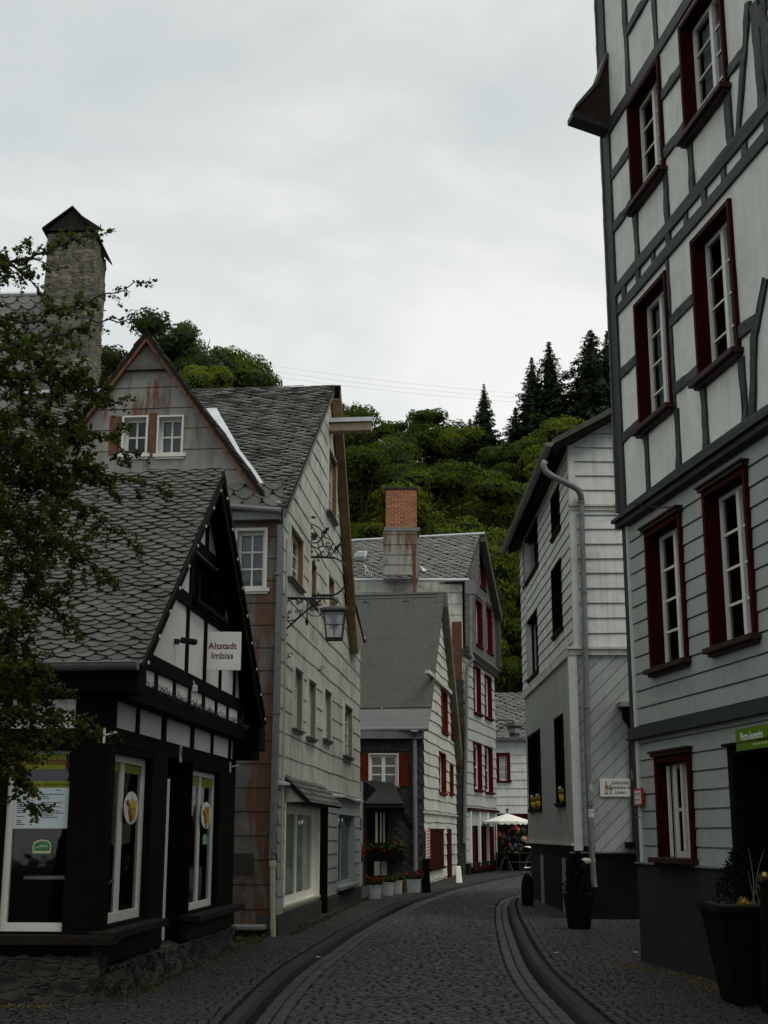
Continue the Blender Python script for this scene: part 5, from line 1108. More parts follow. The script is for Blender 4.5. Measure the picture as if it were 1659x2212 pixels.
# front
zb_=0
fw3=rectpx(Kf,B2((268,700)),B2((532,700)),B2((400,562)),B2((400,848)))
fd3=rectpx(Kf,B2((250,1400)),B2((440,1400)),B2((340,1050)),B2((340,1800)))
siding(Kf,[(0,0,KF),(ze3,0,KF)],[fw3,(fd3[0],fd3[1],.1,fd3[3])],M['slate_wall'],L3,'slate_wall',pitch=0)
# slate cladding with shaped courses
hs_=[fw3]
slates(Kf.P(fw3[1]+.42,2.6,.012),(1,0,0),(0,0,1),[(0,0,KF-fw3[1]-.44),(ze3-2.6-.35,0,KF-fw3[1]-.44)],.3,.15,M['slate_wall'],L3,name='wall_slates',skew=.15,under=False,rnd=.4)
slates(Kf.P(0,fw3[3]+.1,.012),(1,0,0),(0,0,1),[(0,0,KF-.02),(.55,0,KF-.02)],.2,.19,M['slate_wall'],L3,name='wall_slates',skew=0,under=False)
slates(Kf.P(0,2.6,.012),(1,0,0),(0,0,1),[(0,0,fw3[0]-.42),(1.5,0,fw3[0]-.42)],.3,.15,M['slate_wall'],L3,name='wall_slates',skew=.15,under=False)
slates(Kf.P(fd3[1]+.1,.1,.012),(1,0,0),(0,0,1),[(0,0,KF-fd3[1]-.12),(2.4,0,KF-fd3[1]-.12)],.3,.13,M['slate_wall'],L3,name='wall_slates',skew=0,under=False)
window(Kf,fw3,L3,casing='white',cw=.04,depth=.06,sash='white',cols=2,rows=3,sw=.07,bw=.04,sill='slate',sill_o=.1,curtain='curtain',proud=.05)
for a,b in ((fw3[0]-.3,fw3[0]-.02),(fw3[1]+.02,fw3[1]+.3)):
    q=MB(); q.fbox(Kf,a,b,fw3[2],fw3[3],.02,.05); q.fbox(Kf,a+.05,b-.05,fw3[2]+.08,fw3[3]-.08,.052,.06); q.build('shutter',M['orange_red'],L3)
q=MB(); q.fbox(Kf,fd3[0],fd3[1],.1,fd3[3],-.3,-.25); dq=q.build('door',M['darkbrown'],L3)
q=MB()
for x0,x1 in ((328,348),(370,384),(398,412)): a=kf(B2((x0,1200)))[0];b=kf(B2((x1,1200)))[0]; q.fbox(Kf,a,b,kf(B2((360,1345)))[1],kf(B2((360,1080)))[1],-.24,-.2)
q.build('door_bars',M['blind'],dq); q=MB(); a=kf(B2((318,1580)));b=kf(B2((432,1510))); mid=(a[0]+b[0])/2; q.fbox(Kf,a[0],mid-.02,.35,b[1],-.24,-.2); q.build('door_panel',M['blind'],dq); q=MB(); q.fbox(Kf,mid+.02,b[0],.35,b[1],-.24,-.2); q.build('door_panel',M['blind'],dq)
# porch canopy in slate
c0=kf(B2((190,770)),.1); 
ca=Kf.P(c0[0],c0[1],.1); 
cx0,cx1=kf(B2((240,800)))[0],kf(B2((590,960)))[0]; zc1_=kf(B2((240,790)))[1]; zc0_=kf(B2((590,1000)),.9)[1]
q=MB(); lo_=zc0_; q.hexa([Kf.P(cx0,lo_,.95),Kf.P(cx1-.1,lo_,.95),Kf.P(cx1,lo_,.02),Kf.P(cx0-.1,lo_,.02),Kf.P(cx0+.35,lo_+.42,.5),Kf.P(cx1-.6,lo_+.38,.5),Kf.P(cx1-.35,zc1_-.1,.02),Kf.P(cx0-.1,zc1_,.02)]); 
q.fbox(Kf,cx0,cx1,lo_-.12,lo_-.002,.02,.9); q.build('porch_canopy',M['slate_black'],L3)
q=MB(); q.beam(Kf,(cx1-.15,lo_-.1),(cx1-.15+.35,lo_-.7),.07,.03,.09); q.build('canopy_brace',M['darkbrown'],L3)
q=MB(); z=kf(B2((200,790)))[1]; a=kf(B2((200,900)))[0]; q.tube([Kf.P(a,0.1,.95),Kf.P(a,z-.1,.95)],.09,10); q.build('downpipe',M['zinc'],L3)
pd=MB(); x=kf(B2((673,700)))[0]; pd.tube([Kf.P(x,.1,.14),Kf.P(x,ze3-.35,.14),Kf.P(x,ze3-.2,.2),Kf.P(x,ze3-.02,.32)],[.07,.07,.09,.15],10); pd.build('downpipe',M['zinc'],L3)
# roof
rd=.15
O=K.P(0,ze3,rd); nK=K.n; Lk=6.2
def kp(u,z,o=rd): return K.P(u,z,o)
q=MB(); 
q.hexa([kp(-.25,ze3-.06,-Lk),kp(-.25,ze3-.06),kp(uk,zk-.05),kp(uk,zk-.05,-Lk),kp(-.25,ze3,-Lk),kp(-.25,ze3),kp(uk,zk),kp(uk,zk,-Lk)]) ; q.build('lower_roof',M['apron'],L3)
q=MB(); q.hexa([kp(uk,zk-.06,-Lk),kp(uk,zk-.06),kp(uA3,zr3-.06),kp(uA3,zr3-.06,-Lk),kp(uk-.05,zk+.012,-Lk),kp(uk-.05,zk+.012),kp(uA3,zr3+.02),kp(uA3,zr3+.02,-Lk)]); 
q.hexa([kp(UM3+.3,zfe3-.45,-Lk),kp(UM3+.3,zfe3-.45),kp(uA3+.003,zr3-.06),kp(uA3+.003,zr3-.06,-Lk),kp(UM3+.3,zfe3-.37,-Lk),kp(UM3+.3,zfe3-.37),kp(uA3+.003,zr3+.02),kp(uA3+.003,zr3+.02,-Lk)]); ro3=q.build('roof',M['tar'],L3)
sv=MB()
Vv=kp(uA3,zr3)-kp(uk,zk); Vn=nK.cross(Vv).normalized(); Vn=Vn if Vn.z>0 else -Vn
Vh=Vv.normalized()
def strip(o0,o1,t0,t1,th=.012):
    a,b,c,d=[kp(uk,zk+.02,o)+Vv*t for o,t in ((o0,t0),(o1,t0),(o1,t1),(o0,t1))]; sv.hexa([a,b,c,d,a+Vn*th,b+Vn*th,c+Vn*th,d+Vn*th])
for k in range(9): strip(rd-.28-.8*k,rd-.26-.8*k,0,.985,.014)
strip(rd-.27,rd,0,1,.02); 
for t in (.1,.3,.5,.7,.9): strip(rd-.3,rd-.0,t,t+.006,.03)
strip(-Lk,rd,.955,.962,.02); strip(-Lk,rd,.02,.028,.02); strip(-Lk,rd,.985,1.004,.035)
for q_ in ((305,1115),(535,1118),(805,1108)):
    pass
sv.build('roof_seams',M['tar'],ro3)
hk=MB()
for k in range(3):
    o0=-1.2-k*1.45; p=kp(uk,zk,o0)+Vv*.925+Vn*.03; hk.tube([p,p+Vn*.12,p+Vn*.14+Vh*.05],.012,5); hk.tube([p-nK*.12,p+nK*.12],.01,4)
hk.build('roof_hook',M['iron'],ro3)
sm=MB()
for k in range(4): o0=.0-1.35-k*1.7; a=kp(-.2,ze3+.01,o0);b=kp(uk-.04,zk+.01,o0-.1); sm.tube([a,b],.02,5)
sm.build('seam',M['zinc'],L3)
q=MB(); q.tube([kp(-.33,ze3-.02,rd+.05),kp(-.33,ze3-.02,-Lk)],.075,10); q.fbox(Kf,0,KF,ze3-.3,ze3-.08,.0,.25); q.build('gutter',M['zinc'],L3)
vb3=MB()
vb3.hexa([kp(UM3+.3,zfe3-.85,.02),kp(UM3+.3,zfe3-.85,rd+.1),kp(uA3,zr3-.5,rd+.1),kp(uA3,zr3-.5,.02),kp(UM3+.3,zfe3-.34,.02),kp(UM3+.3,zfe3-.34,rd+.1),kp(uA3,zr3+.03,rd+.1),kp(uA3,zr3+.03,.02)])
vb3.build('verge_board',srf('olive_weathered_board',(.13,.12,.08),.3,6,.8,.4,30,dirt=(.08,.07,.05),dirt_amt=.8),L3)
b=MB(); b.quad(K.P(UM3,0,0),K.P(UM3,0,-Lk),K.P(UM3,zfe3-.4,-Lk),K.P(UM3,zfe3-.4,0)); b.quad(K.P(0,0,-Lk),K.P(UM3,0,-Lk),K.P(UM3,zfe3-.4,-Lk),K.P(0,zfe3-.4,-Lk)); b.add([K.P(0,ze3-.1,-Lk),K.P(UM3,ze3-.1,-Lk),K.P(uA3,zr3-.1,-Lk)],[(0,1,2)]); b.build('rear_wall',M['siding_old'],L3)
# striped board on the corner
sr=rectpx(K,B2((762,1350)),B2((781,1350)),B2((772,1228)),B2((772,1480)))
sb_=MB(); sb_.fbox(K,-.02,sr[1],sr[2],sr[3],.05,.1); so_=thing('striped_board',tuple(K.P(0,sr[2],.05)),'narrow white board with red diagonal stripes on the corner of the low house','board'); sb_.build('board',M['white'],so_)
sb_=MB(); n=9; hh=(sr[3]-sr[2])/n
for k in range(n): z=sr[2]+k*hh; sb_.prism(K,[(-.015,z),(sr[1]-.005,z+hh*.45),(sr[1]-.005,z+hh*.95),(-.015,z+hh*.5)],.1,.104)
sb_.build('stripe',M['red'] if False else plainmat('signal_red',(.4,.015,.01)),so_)

# ================================================================ MIDDLE: tall slate gabled house with brick chimney
h4=.245
Q=Wall((3.08,51.46),(h4,1)); qu=Q.uz; UQ=7.6
Qf=Wall((3.08-9,51.46),(1,0)); qf=Qf.uz; QF=9.0
L4=thing('chimney_house',(3.08,51.46,0),'tall slate-gabled house with crimson windows and red brick chimney','house')
zq1=qu(B1((1200,1640)))[1]; zqs=qf(B1((900,950)))[1]
def zat4(px,py,u,o=.1):
    P0=Q.P(u,0,o); r=Vector(ray(px,py)); return EYE+r.z*P0.y/r.y
uA4=3.6; zr4=zat4(*B1((1288,542)),uA4); zfe4=zat4(*B1((1385,1215)),UQ); 
qw=[(B1((1225,850)),B1((1276,870)),B1((1255,722)),B1((1250,1005))),(B1((1190,1300)),B1((1246,1330)),B1((1215,1115)),B1((1220,1515))),(B1((1284,1370)),B1((1334,1400)),B1((1310,1185)),B1((1315,1575)))]
qw=[rectpx(Q,*v) for v in qw]
siding(Q,[(zq1+.1,0,UQ),(zfe4,0,UQ),(zqs,0,UQ-(UQ-uA4)*(zqs-zfe4)/(zr4-zfe4)) if zqs>zfe4 else (zfe4+.01,0,UQ),(zr4,uA4,uA4+.01)] if zqs>zfe4 else [(zq1+.1,0,UQ),(zqs,0,UQ),(zfe4,uA4*(zfe4-zqs)/(zr4-zqs),UQ),(zr4,uA4,uA4+.01)],qw,M['slate_wall'],L4,'slate_gable',pitch=.13,z_off=0,lap=.02,gap=.01,wob=.006,base=.06)
# slate pattern: vertical joints as small staggered ribs
vj=MB()
for k in range(60):
    z=zq1+.12+k*.13
    if z>zr4-.3: break
    for j in range(40):
        u=(j+(k%2)*.5)*.2+random.uniform(-.02,.02)
        l=0 if z<zqs else uA4*(z-zqs)/(zr4-zqs); rr_=UQ if z<zfe4 else UQ-(UQ-uA4)*(z-zfe4)/(zr4-zfe4)
        if u<l+.02 or u>rr_-.05: continue
        if any(a-.1<u<b+.1 and c-.15<z<d+.1 for a,b,c,d in qw): continue
        vj.fbox(Q,u+.008,u+.19,z+.012,z+.125,.07,.084+random.uniform(0,.012))
vj.build('wall_slates',M['slate_pale'],L4)
qs=[(B1((1187,1900)),B1((1245,1900)),B1((1215,1695)),B2((1220,213))),(B1((1285,1940)),B1((1341,1940)),B1((1310,1775)),B2((1320,253))),
    (B2((1187,650)),B2((1254,650)),B2((1220,467)),B2((1222,880))),(B2((1285,680)),B2((1349,680)),B2((1315,500)),B2((1320,902)))]
qs=[rectpx(Q,*v) for v in qs]
zsp=qu(B2((1270,1050)))[1]; shp_=rectpx(Q,B2((1148,1300)),B2((1396,1300)),B2((1270,1075)),B2((1270,1545)))
siding(Q,[(zsp,0,UQ),(zq1-.15,0,UQ)],[(a,b,c,min(d,zq1-.2)) for a,b,c,d in qs],M['siding_l4'],L4,'wall',pitch=.42,z_off=.1,lap=.03,gap=.03,wob=.02,seed=3)
siding(Q,[(.5,0,UQ),(zsp-.2,0,UQ)],[shp_],M['siding_l4'],L4,'wall',pitch=.42,z_off=.1,lap=.02,gap=.03)
for k,r in enumerate(qw): window(Q,r,L4,casing='crimson',cw=.05,depth=.15,sash='white',cols=2,rows=3,sw=.09,bw=.05,sill='crimson',sill_o=.16,proud=.10)
for r in qs: window(Q,(r[0],r[1],r[2],min(r[3],zq1-.2)),L4,casing='crimson',cw=.05,depth=.17,sash='white',cols=2,rows=2,sw=.10,bw=.05,sill='crimson',sill_o=.15,proud=.05)
q=MB(); n=4; r=shp_
for k in range(n): a=r[0]+(r[1]-r[0])*(k)/(n-.6); q.fbox(Q,a,a+.1,r[2],r[3],.0,.1); q.fbox(Q,a+.22,a+.30,r[2],r[3],.0,.08)
q.build('shop_front_frame',M['white'],L4,bev=.005)
q=MB(); q.fbox(Q,r[0]-.1,r[1]+.1,r[3],zsp-.0,.0,.12); q.fbox(Q,r[0]-.1,r[1]+.1,r[2]-.12,r[2],0,.2); q.build('shop_front_trim',M['red'],L4)
q=MB(); q.fbox(Q,r[0],r[1],r[3]-.55,r[3]-.002,-.05,.0); q.build('shop_blind',M['curtain'],L4)
q=MB(); q.fbox(Q,r[0],r[1],r[2],r[3]-.55,-.35,-.33); q.build('shop_room',M['interior'],L4)
for k in range(3): q=MB(); a=r[0]+(r[1]-r[0])*(k+.55)/3; q.fbox(Q,a,a+.28,r[2],r[3]-.6,-.2,-.02); q.build('shop_reveal',M['crimson'],L4)
q=MB(); q.fbox(Q,-.02,UQ,0,.5,-.2,.1); q.build('plinth',M['render_black'],L4)
q=MB(); q.prism(Q,[(-.1,zq1-.12),(UQ+.1,zq1-.12),(UQ+.1,zq1+.1),(-.1,zq1+.1)],-.02,.14); q.hexa([Q.P(-.1,zq1-.15,.0),Q.P(UQ+.1,zq1-.15,.0),Q.P(UQ+.1,zq1+.08,.3),Q.P(-.1,zq1+.08,.3),Q.P(-.1,zq1+.05,.02),Q.P(UQ+.1,zq1+.05,.02),Q.P(UQ+.1,zq1+.25,.16),Q.P(-.1,zq1+.25,.16)]); q.build('slate_skirt',M['slate_dark'],L4)
# front (towards camera), pale panels
siding(Qf,[(0,0,QF),(zqs,0,QF)],[],M['siding_old'],L4,'panel_wall',pitch=.45,z_off=zqs-.46,lap=.02,gap=.02,wob=.015)
q=MB(); q.fbox(Qf,QF-.42,QF-.05,4.9,zqs-1.6,.02,.035); q.build('rusty_panel',RS,L4)
q=MB(); q.fbox(Qf,QF-1.2,QF-.02,0,qf(B1((1080,1820)))[1],.0,.25); q.build('lower_wall',M['rubble_dark'],L4)
# roof
nQ=Q.n
O=Q.P(-.2,zqs-.05,.15-8.5); Vd=Q.P(uA4,zr4,.15)-Q.P(-.2,zqs-.05,.15)
slates(O,nQ,Vd,[(0,0,8.5),(Vd.length,0,8.5)],.36,.17,M['slate_pale'],L4,skew=.1,thick=.014,rnd=.35)
O=Q.P(UQ+.3,zfe4-.15,.35-8.5); Vd2=Q.P(uA4,zr4,0)-Q.P(UQ+.3,zfe4-.15,0)
slates(O,nQ,Vd2,[(0,0,8.5),(Vd2.length,0,8.5)],.5,.4,M['slate_dark'],L4,skew=0)
q=MB(); q.hexa([Q.P(UQ+.2,zfe4-.5,.1),Q.P(UQ+.2,zfe4-.5,.38),Q.P(uA4,zr4-.3,.38),Q.P(uA4,zr4-.3,.1),Q.P(UQ+.2,zfe4-.1,.1),Q.P(UQ+.2,zfe4-.1,.38),Q.P(uA4,zr4+.03,.38),Q.P(uA4,zr4+.03,.1)]); q.fbox(Q,UQ,UQ+.2,zq1+.3,zfe4-.1,-.1,.3); q.build('verge_board',M['slate_dark'],L4)
q=MB(); q.tube([Q.P(uA4,zr4+.05,.35),Q.P(uA4,zr4+.05,-8.4)],.06,8); q.build('ridge_flashing',M['lead'],L4)
q=MB(); q.tube([Qf.P(-0,zqs+.02,.22),Qf.P(QF+.25,zqs+.02,.22)],.06,8); q.build('gutter',M['lead'],L4)
# chimney: brick with cap above, stained slate sheets below
yc=51.3
CF=Wall((0,yc),(1,0)); c=CF.uz
x0,x1,zt4=c(B1((418,300)))[0],c(B1((686,300)))[0],c(B1((550,200)))[1]; zb4=c(B1((550,528)))[1]; s0,s1_=c(B1((397,700)))[0],c(B1((686,700)))[0]; zs4=c(B1((530,940)))[1]
xb=c(B1((716,400)))[0]; dep=1.3
chm=MB(); chm.box((x0+.012,yc-1.0+.012,zb4),(x1-.012,yc-1.0+dep-.012,zt4)); co=chm.build('chimney',M['mortar'],L4)
br=MB(); bh_=.092; r=0; z=zb4
while z<zt4-.02:
    off_=(r%2)*.13
    u=x0-off_
    while u<x1:
        a,b=max(u,x0),min(u+.245,x1)
        if b-a>.03: br.box((a,yc-1.0-.0,z),(b,yc-1.0+.05,min(z+bh_-.024,zt4)))
        u+=.27
    v=yc-1.0+.051-off_*.3
    while v<yc-1.0+dep:
        a,b=max(v,yc-1+.051),min(v+.245,yc-1+dep)
        if b-a>.03: br.box((x1-.05,a,z),(x1,b,min(z+bh_-.024,zt4))); br.box((x0,a,z),(x0+.05,b,min(z+bh_-.024,zt4)))
        v+=.27
    z+=bh_; r+=1
br.build('brickwork',M['brick'],co)
q=MB(); q.box((x0-.05,yc-1.05,zt4+.02),(x1+.05,yc-1+dep+.05,zt4+.09)); q.build('cap',M['iron'],co)
q=MB(); q.box((s0+.04,yc-1.08,zb4-.14),(s1_+.12,yc-1+dep,zb4-.002)); q.build('collar',M['zinc'],co)
CFs=Wall((s0,yc-1.05),(1,0))
def stain():
    m,t,b=newmat('stained_chimney_sheets'); L=t.links.new; v=coords(t)
    base=mix(t,noise(t,v,5,6),(.17,.17,.15),(.28,.28,.25)); st=noise(t,coords(t,(4,4,.6)),1.5,7,.65,.4)
    sp_=nd(t,'SeparateXYZ'); uvn=nd(t,'TexCoord'); L(uvn.outputs['UV'],sp_.inputs[0]); k=nd(t,'MapRange'); k.inputs['From Min'].default_value=zs4; k.inputs['From Max'].default_value=zb4; k.inputs['To Min'].default_value=-.08; k.inputs['To Max'].default_value=.2; L(sp_.outputs[1],k.inputs['Value'])
    f=math_(t,'ADD',st,k.outputs[0]); col=mix(t,ramp(t,f,.5,.68),base,mix(t,noise(t,v,3,4),(.03,.028,.02),(.14,.07,.015))); L(col,b.inputs['Base Color']); b.inputs['Roughness'].default_value=.6; bump(t,b,noise(t,v,20,4),.3,.01); return m
siding(CFs,[(zs4,0,s1_-s0),(zb4-.14,0,s1_-s0)],[],stain(),L4,'chimney_sheets',pitch=.4,z_off=zs4,lap=.02,gap=.015)
q=MB(); q.quad(Vector((s1_,yc-1.05,zs4)),Vector((s1_+.12,yc+.6,zs4)),Vector((s1_+.12,yc+.6,zb4-.14)),Vector((s1_,yc-1.05,zb4-.14))); q.quad(Vector((s0,yc-1.05,zs4)),Vector((s0,yc+1,zs4)),Vector((s0,yc+1,zb4-.14)),Vector((s0,yc-1.05,zb4-.14))); q.build('chimney_side',M['zinc'],L4)
q=MB(); q.fbox(CFs,(s1_-s0)-.16,(s1_-s0)-.04,zs4-1.0,zs4+1.2,.02,.03); q.build('rust_stain',RS,L4)
# skylight with cable
V4=Vd.normalized(); O4=Q.P(-.2,zqs-.05,.15); N4=nQ.cross(V4); N4=N4 if N4.z>0 else -N4
def on4(q,l=.03):
    r=Vector(ray(*q)); c0=Vector((0,0,EYE)); t=(O4+N4*l-c0).dot(N4)/r.dot(N4); return c0+r*t
a,b,c_,d=[on4(B1(p)) for p in ((145,768),(240,768),(260,702),(178,700))]
q=MB(); q.hexa([a,b,c_,d,a+N4*.22,b+N4*.22,c_+N4*.1,d+N4*.1]); sk=q.build('skylight',M['lead'],L4,bev=.02); q=MB(); e=[p+(sum((a,b,c_,d),Vector())/4-p)*.1+N4*h_ for p,h_ in ((a,.225),(b,.225),(c_,.105),(d,.105))]; q.quad(*e); q.build('skylight_glass',M['zinc'],sk)
q=MB(); 
for pp in (((232,800),(245,850),(240,880),(262,900)),((232,800),(262,850),(290,860),(298,905)),((245,850),(270,870),(280,900))): q.tube([on4(B1(p),.08) for p in pp],.012,4)
q.build('cable',M['white'],L4)
q=MB(); a,b,c_=[on4(B1(p),.1) for p in ((718,808),(783,852),(745,862))]; q.add([a,b,c_],[(0,1,2)]); q.build('flashing',M['lead'],L4)
# downpipe with hopper
dq=[B1((1160,1040)),B1((1158,1450)),B1((1165,1590)),B1((1186,1630)),B1((1135,1690)),B1((1128,1760)),B2((1125,300)),B2((1108,1350))]
q=MB(); q.tube([at_y(*p,51.2) for p in dq],.075,8); a=at_y(*B1((1160,1000)),51.2); q.box(a-Vector((.2,.1,.28)),a+Vector((.2,.1,.28))); q.build('downpipe',M['zinc'],L4)
b=MB(); b.quad(Q.P(UQ,0,0),Q.P(UQ,0,-8),Q.P(UQ,zfe4,-8),Q.P(UQ,zfe4,0)); b.build('rear_wall',M['siding_l4'],L4)

# ================================================================ far white house across the end of the street
Y5=66.
X5=Wall((2,Y5),(1,0)); x5=X5.uz
L5=thing('far_white_house',(5,Y5,0),'far white boarded house with low slate roof closing the street','house')
ze5=x5(B2((1500,432)))[1]; w5=rectpx(X5,B2((1386,680)),B2((1511,680)),B2((1450,556)),B2((1450,800))); cw_=.3
zl5=x5(B2((1500,1092)))[1]
siding(X5,[(zl5,0,12),(ze5,0,12)],[w5],M['siding_white'],L5,'wall',pitch=.40,z_off=.1,lap=.03,gap=.03,wob=.01)
window(X5,w5,L5,casing='crimson',cw=.17,depth=.05,sash='white',cols=4,rows=3,sw=.05,bw=.035,sill='crimson',sill_o=.15,proud=.05,leaf_gap=False)
q=MB(); q.fbox(X5,0,12,0,zl5-.3,-.4,-.2); q.build('ground_floor_wall',M['interior'],L5); q=MB(); q.fbox(X5,0,12,zl5-.35,zl5-.002,-.2,.15); q.build('shop_fascia',M['red'],L5)
q=MB(); q.fbox(X5,0,12,ze5-.1,ze5+.05,.0,.4); q.build('gutter',M['zinc'],L5)
zr5a=zat4; ra=at_y(*B1((1380,1940)),Y5+3.2); rb=at_y(*B1((1650,1915)),Y5+3.2)
zr5=(ra.z+rb.z)/2; Vd=Vector((0,3.6,zr5-ze5)); slates(Vector((2,Y5-.4,ze5)),(1,0,0),Vd,[(0,0,12),(Vd.length,0,12)],.42,.2,M['slate'],L5,skew=.1,thick=.014,rnd=.4)
b=MB(); b.quad(*[Vector(p) for p in ((2,Y5+7,0),(14,Y5+7,0),(14,Y5+7,ze5),(2,Y5+7,ze5))]); b.quad(*[Vector(p) for p in ((2,Y5+7,ze5),(14,Y5+7,ze5),(14,Y5+3.2,zr5),(2,Y5+3.2,zr5))]); b.quad(*[Vector(p) for p in ((14,Y5,0),(14,Y5+7,0),(14,Y5+7,ze5),(14,Y5,ze5))]); b.quad(*[Vector(p) for p in ((2,Y5,0),(2,Y5+7,0),(2,Y5+7,ze5),(2,Y5,ze5))]); b.build('rear_wall',M['siding_white'],L5)
# ================================================================ ground, road, kerbs, pavements
KL=[(130,817),(200,730),(300,630),(400,560),(500,490),(620,420),(750,355),(900,305),(1050,270),(1190,243)]
KR=[(1400,817),(1330,750),(1260,680),(1200,600),(1160,510),(1130,430),(1120,370),(1132,345)]
kl=[ground(*C1(p)) for p in KL]; kr=[ground(*C1(p)) for p in KR]
kl=sorted([(p.y,p.x) for p in kl]); kr=sorted([(p.y,p.x) for p in kr])
print('KL',[(round(a,1),round(b,2)) for a,b in kl]); print('KR',[(round(a,1),round(b,2)) for a,b in kr])
def ext(t,y0):
    (a,b),(c,d)=t[0],t[1]; s=(d-b)/(c-a); return [(y0,b+s*(y0-a)*.5)]+t
kl=ext(kl,-6); kr=ext(kr,-6)
yl=np.array([a for a,b in kl]); xl=np.array([b for a,b in kl]); yr=np.array([a for a,b in kr]); xr=np.array([b for a,b in kr])
def smooth(yq,ya,xa):
    ys=np.linspace(ya[0],ya[-1],400); xs=np.interp(ys,ya,xa); k=np.ones(31)/31; xs=np.convolve(np.pad(xs,15,mode='edge'),k,'valid'); return np.interp(yq,ys,xs)
def xL(y): return float(smooth(y,yl,xl))
sL=(xl[-1]-xl[-2])/(yl[-1]-yl[-2])
_ys=np.linspace(-6,75,1600); _L=np.interp(_ys,yl,xl); k_=np.ones(41)/41
for i,y in enumerate(_ys):
    if y>yl[-1]: _L[i]=xl[-1]+(y-yl[-1])*sL
_L=np.convolve(np.pad(_L,20,mode='edge'),k_,'valid')
_R=np.interp(_ys,yr,xr)
# behind the white house the road turns right
for i,y in enumerate(_ys):
    if y>yr[-1]: _R[i]=xr[-1]+(y-yr[-1])*.12+max(0,y-34)**1.5*.08
_R=np.convolve(np.pad(_R,20,mode='edge'),k_,'valid')
LX=lambda y:float(np.interp(y,_ys,_L)); RX=lambda y:float(np.interp(y,_ys,_R))
g=MB(); g.quad((-400,-60,-.05),(400,-60,-.05),(400,90,-.05),(-400,90,-.05)); tag(g.build('ground',M['soil']),kind='structure')
def setts(name,rows,mat,under=None):
    """rows: list of (quad corner pts a,b,c,d) boxes made as domed stones"""
    v=[];f=[]
    for (a,b,c,d,h) in rows:
        i=len(v); cx=(a[0]+b[0]+c[0]+d[0])/4; cy=(a[1]+b[1]+c[1]+d[1])/4
        for (x,y) in (a,b,c,d): v.append((x,y,-.03))
        for (x,y) in (a,b,c,d): v.append((x+(cx-x)*.06,y+(cy-y)*.06,h-.010))
        for (x,y) in (a,b,c,d): v.append((x+(cx-x)*.30,y+(cy-y)*.30,h+random.uniform(-.001,.003)))
        for k in range(4):
            k2=(k+1)%4; f.append((i+k,i+k2,i+4+k2,i+4+k)); f.append((i+4+k,i+4+k2,i+8+k2,i+8+k))
        f.append((i+8,i+9,i+10,i+11))
    me=bpy.data.meshes.new(name); me.from_pydata(v,[],f); me.materials.append(mat); me.update(); o=bpy.data.objects.new(name,me); COL.objects.link(o); tag(o,kind='structure'); return o
road=[]
y=8.0; r=0
GW=.29
while y<64:
    hgt=.080+random.uniform(-.012,.012) if y<40 else .14
    a0,a1=LX(y)+GW,RX(y)-GW; a1=min(a1,12)
    x=a0+random.uniform(-.02,.02); 
    bow=lambda x:.10*sin((x-a0)/(max(a1-a0,.1))*pi)
    while x<a1-.03:
        w_=random.uniform(.075,.165)*(1.0 if y<40 else 1.5); x2=min(x+w_,a1); 
        if a1-x2<.06: x2=a1
        j=lambda:random.uniform(-.008,.008); g_=.008
        road.append(((x+g_+j(),y+bow(x)+g_+j()),(x2-g_+j(),y+bow(x2)+g_+j()),(x2-g_+j(),y+hgt+bow(x2)-g_+j()),(x+g_+j(),y+hgt+bow(x)-g_+j()),random.uniform(-.006,.008)+.03*sin((x-a0)/max(a1-a0,.1)*pi)))
        x=x2
    y+=hgt
for side in (0,1):
    for k in range(2):
        y=8.0+random.random()*.1
        while y<60:
            L_=random.uniform(.13,.22)
            X=(lambda yy:LX(yy)+.02+k*.131) if side==0 else (lambda yy:RX(yy)-.02-(k+1)*.131)
            road.append(((X(y)+.003,y+.006),(X(y)+.128,y+.007),(X(y+L_)+.128,y+L_-.007),(X(y+L_)+.003,y+L_-.007),random.uniform(-.007,.003)))
            y+=L_
setts('road',road,M['cobble'])
rb=MB(); n=160
for i in range(n):
    a,b=-6+70*i/n,-6+70*(i+1)/n; rb.quad((LX(a)-.02,a,-.022),(min(RX(a),14)+.02,a,-.022),(min(RX(b),14)+.02,b,-.022),(LX(b)-.02,b,-.022))
tag(rb.build('road_bed',M['soil']),kind='structure')
# kerbs: long basalt stones
PH=.09
def kerb(name,F,s,y0,y1,wd=.15):
    m=MB(); y=y0
    while y<y1:
        L_=random.uniform(.8,1.2); e=min(y+L_,y1)-.008; n=5; z0=PH+random.uniform(-.004,.004)
        prof=[(0,-.03),(.012,PH-.035),(.045,z0+.004),(wd-.01,z0+.008),(wd,z0-.02),(wd,-.03)]
        b=len(m.v)
        for i in range(n+1):
            yy=y+(e-y)*i/n; X=F(yy); dx=(F(yy+.1)-F(yy-.1))/.2; nx,ny=1/hypot(1,dx),-dx/hypot(1,dx)
            for o,z in prof: m.v.append((X+s*o*nx,yy+s*o*ny,z)); m.uv.append((0,0))
        k=len(prof)
        for i in range(n):
            for j in range(k-1): m.f.append((b+i*k+j,b+i*k+j+1,b+(i+1)*k+j+1,b+(i+1)*k+j)); m.m.append(0)
        m.f.append(tuple(b+j for j in range(k))); m.f.append(tuple(b+n*k+j for j in range(k))); m.m+=[0,0]
        y=e+.008
    o=m.build(name,M['kerb']); tag(o,kind='structure')
kerb('kerb',LX,-1,-4,58); kerb('kerb',RX,1,-4,33.5)
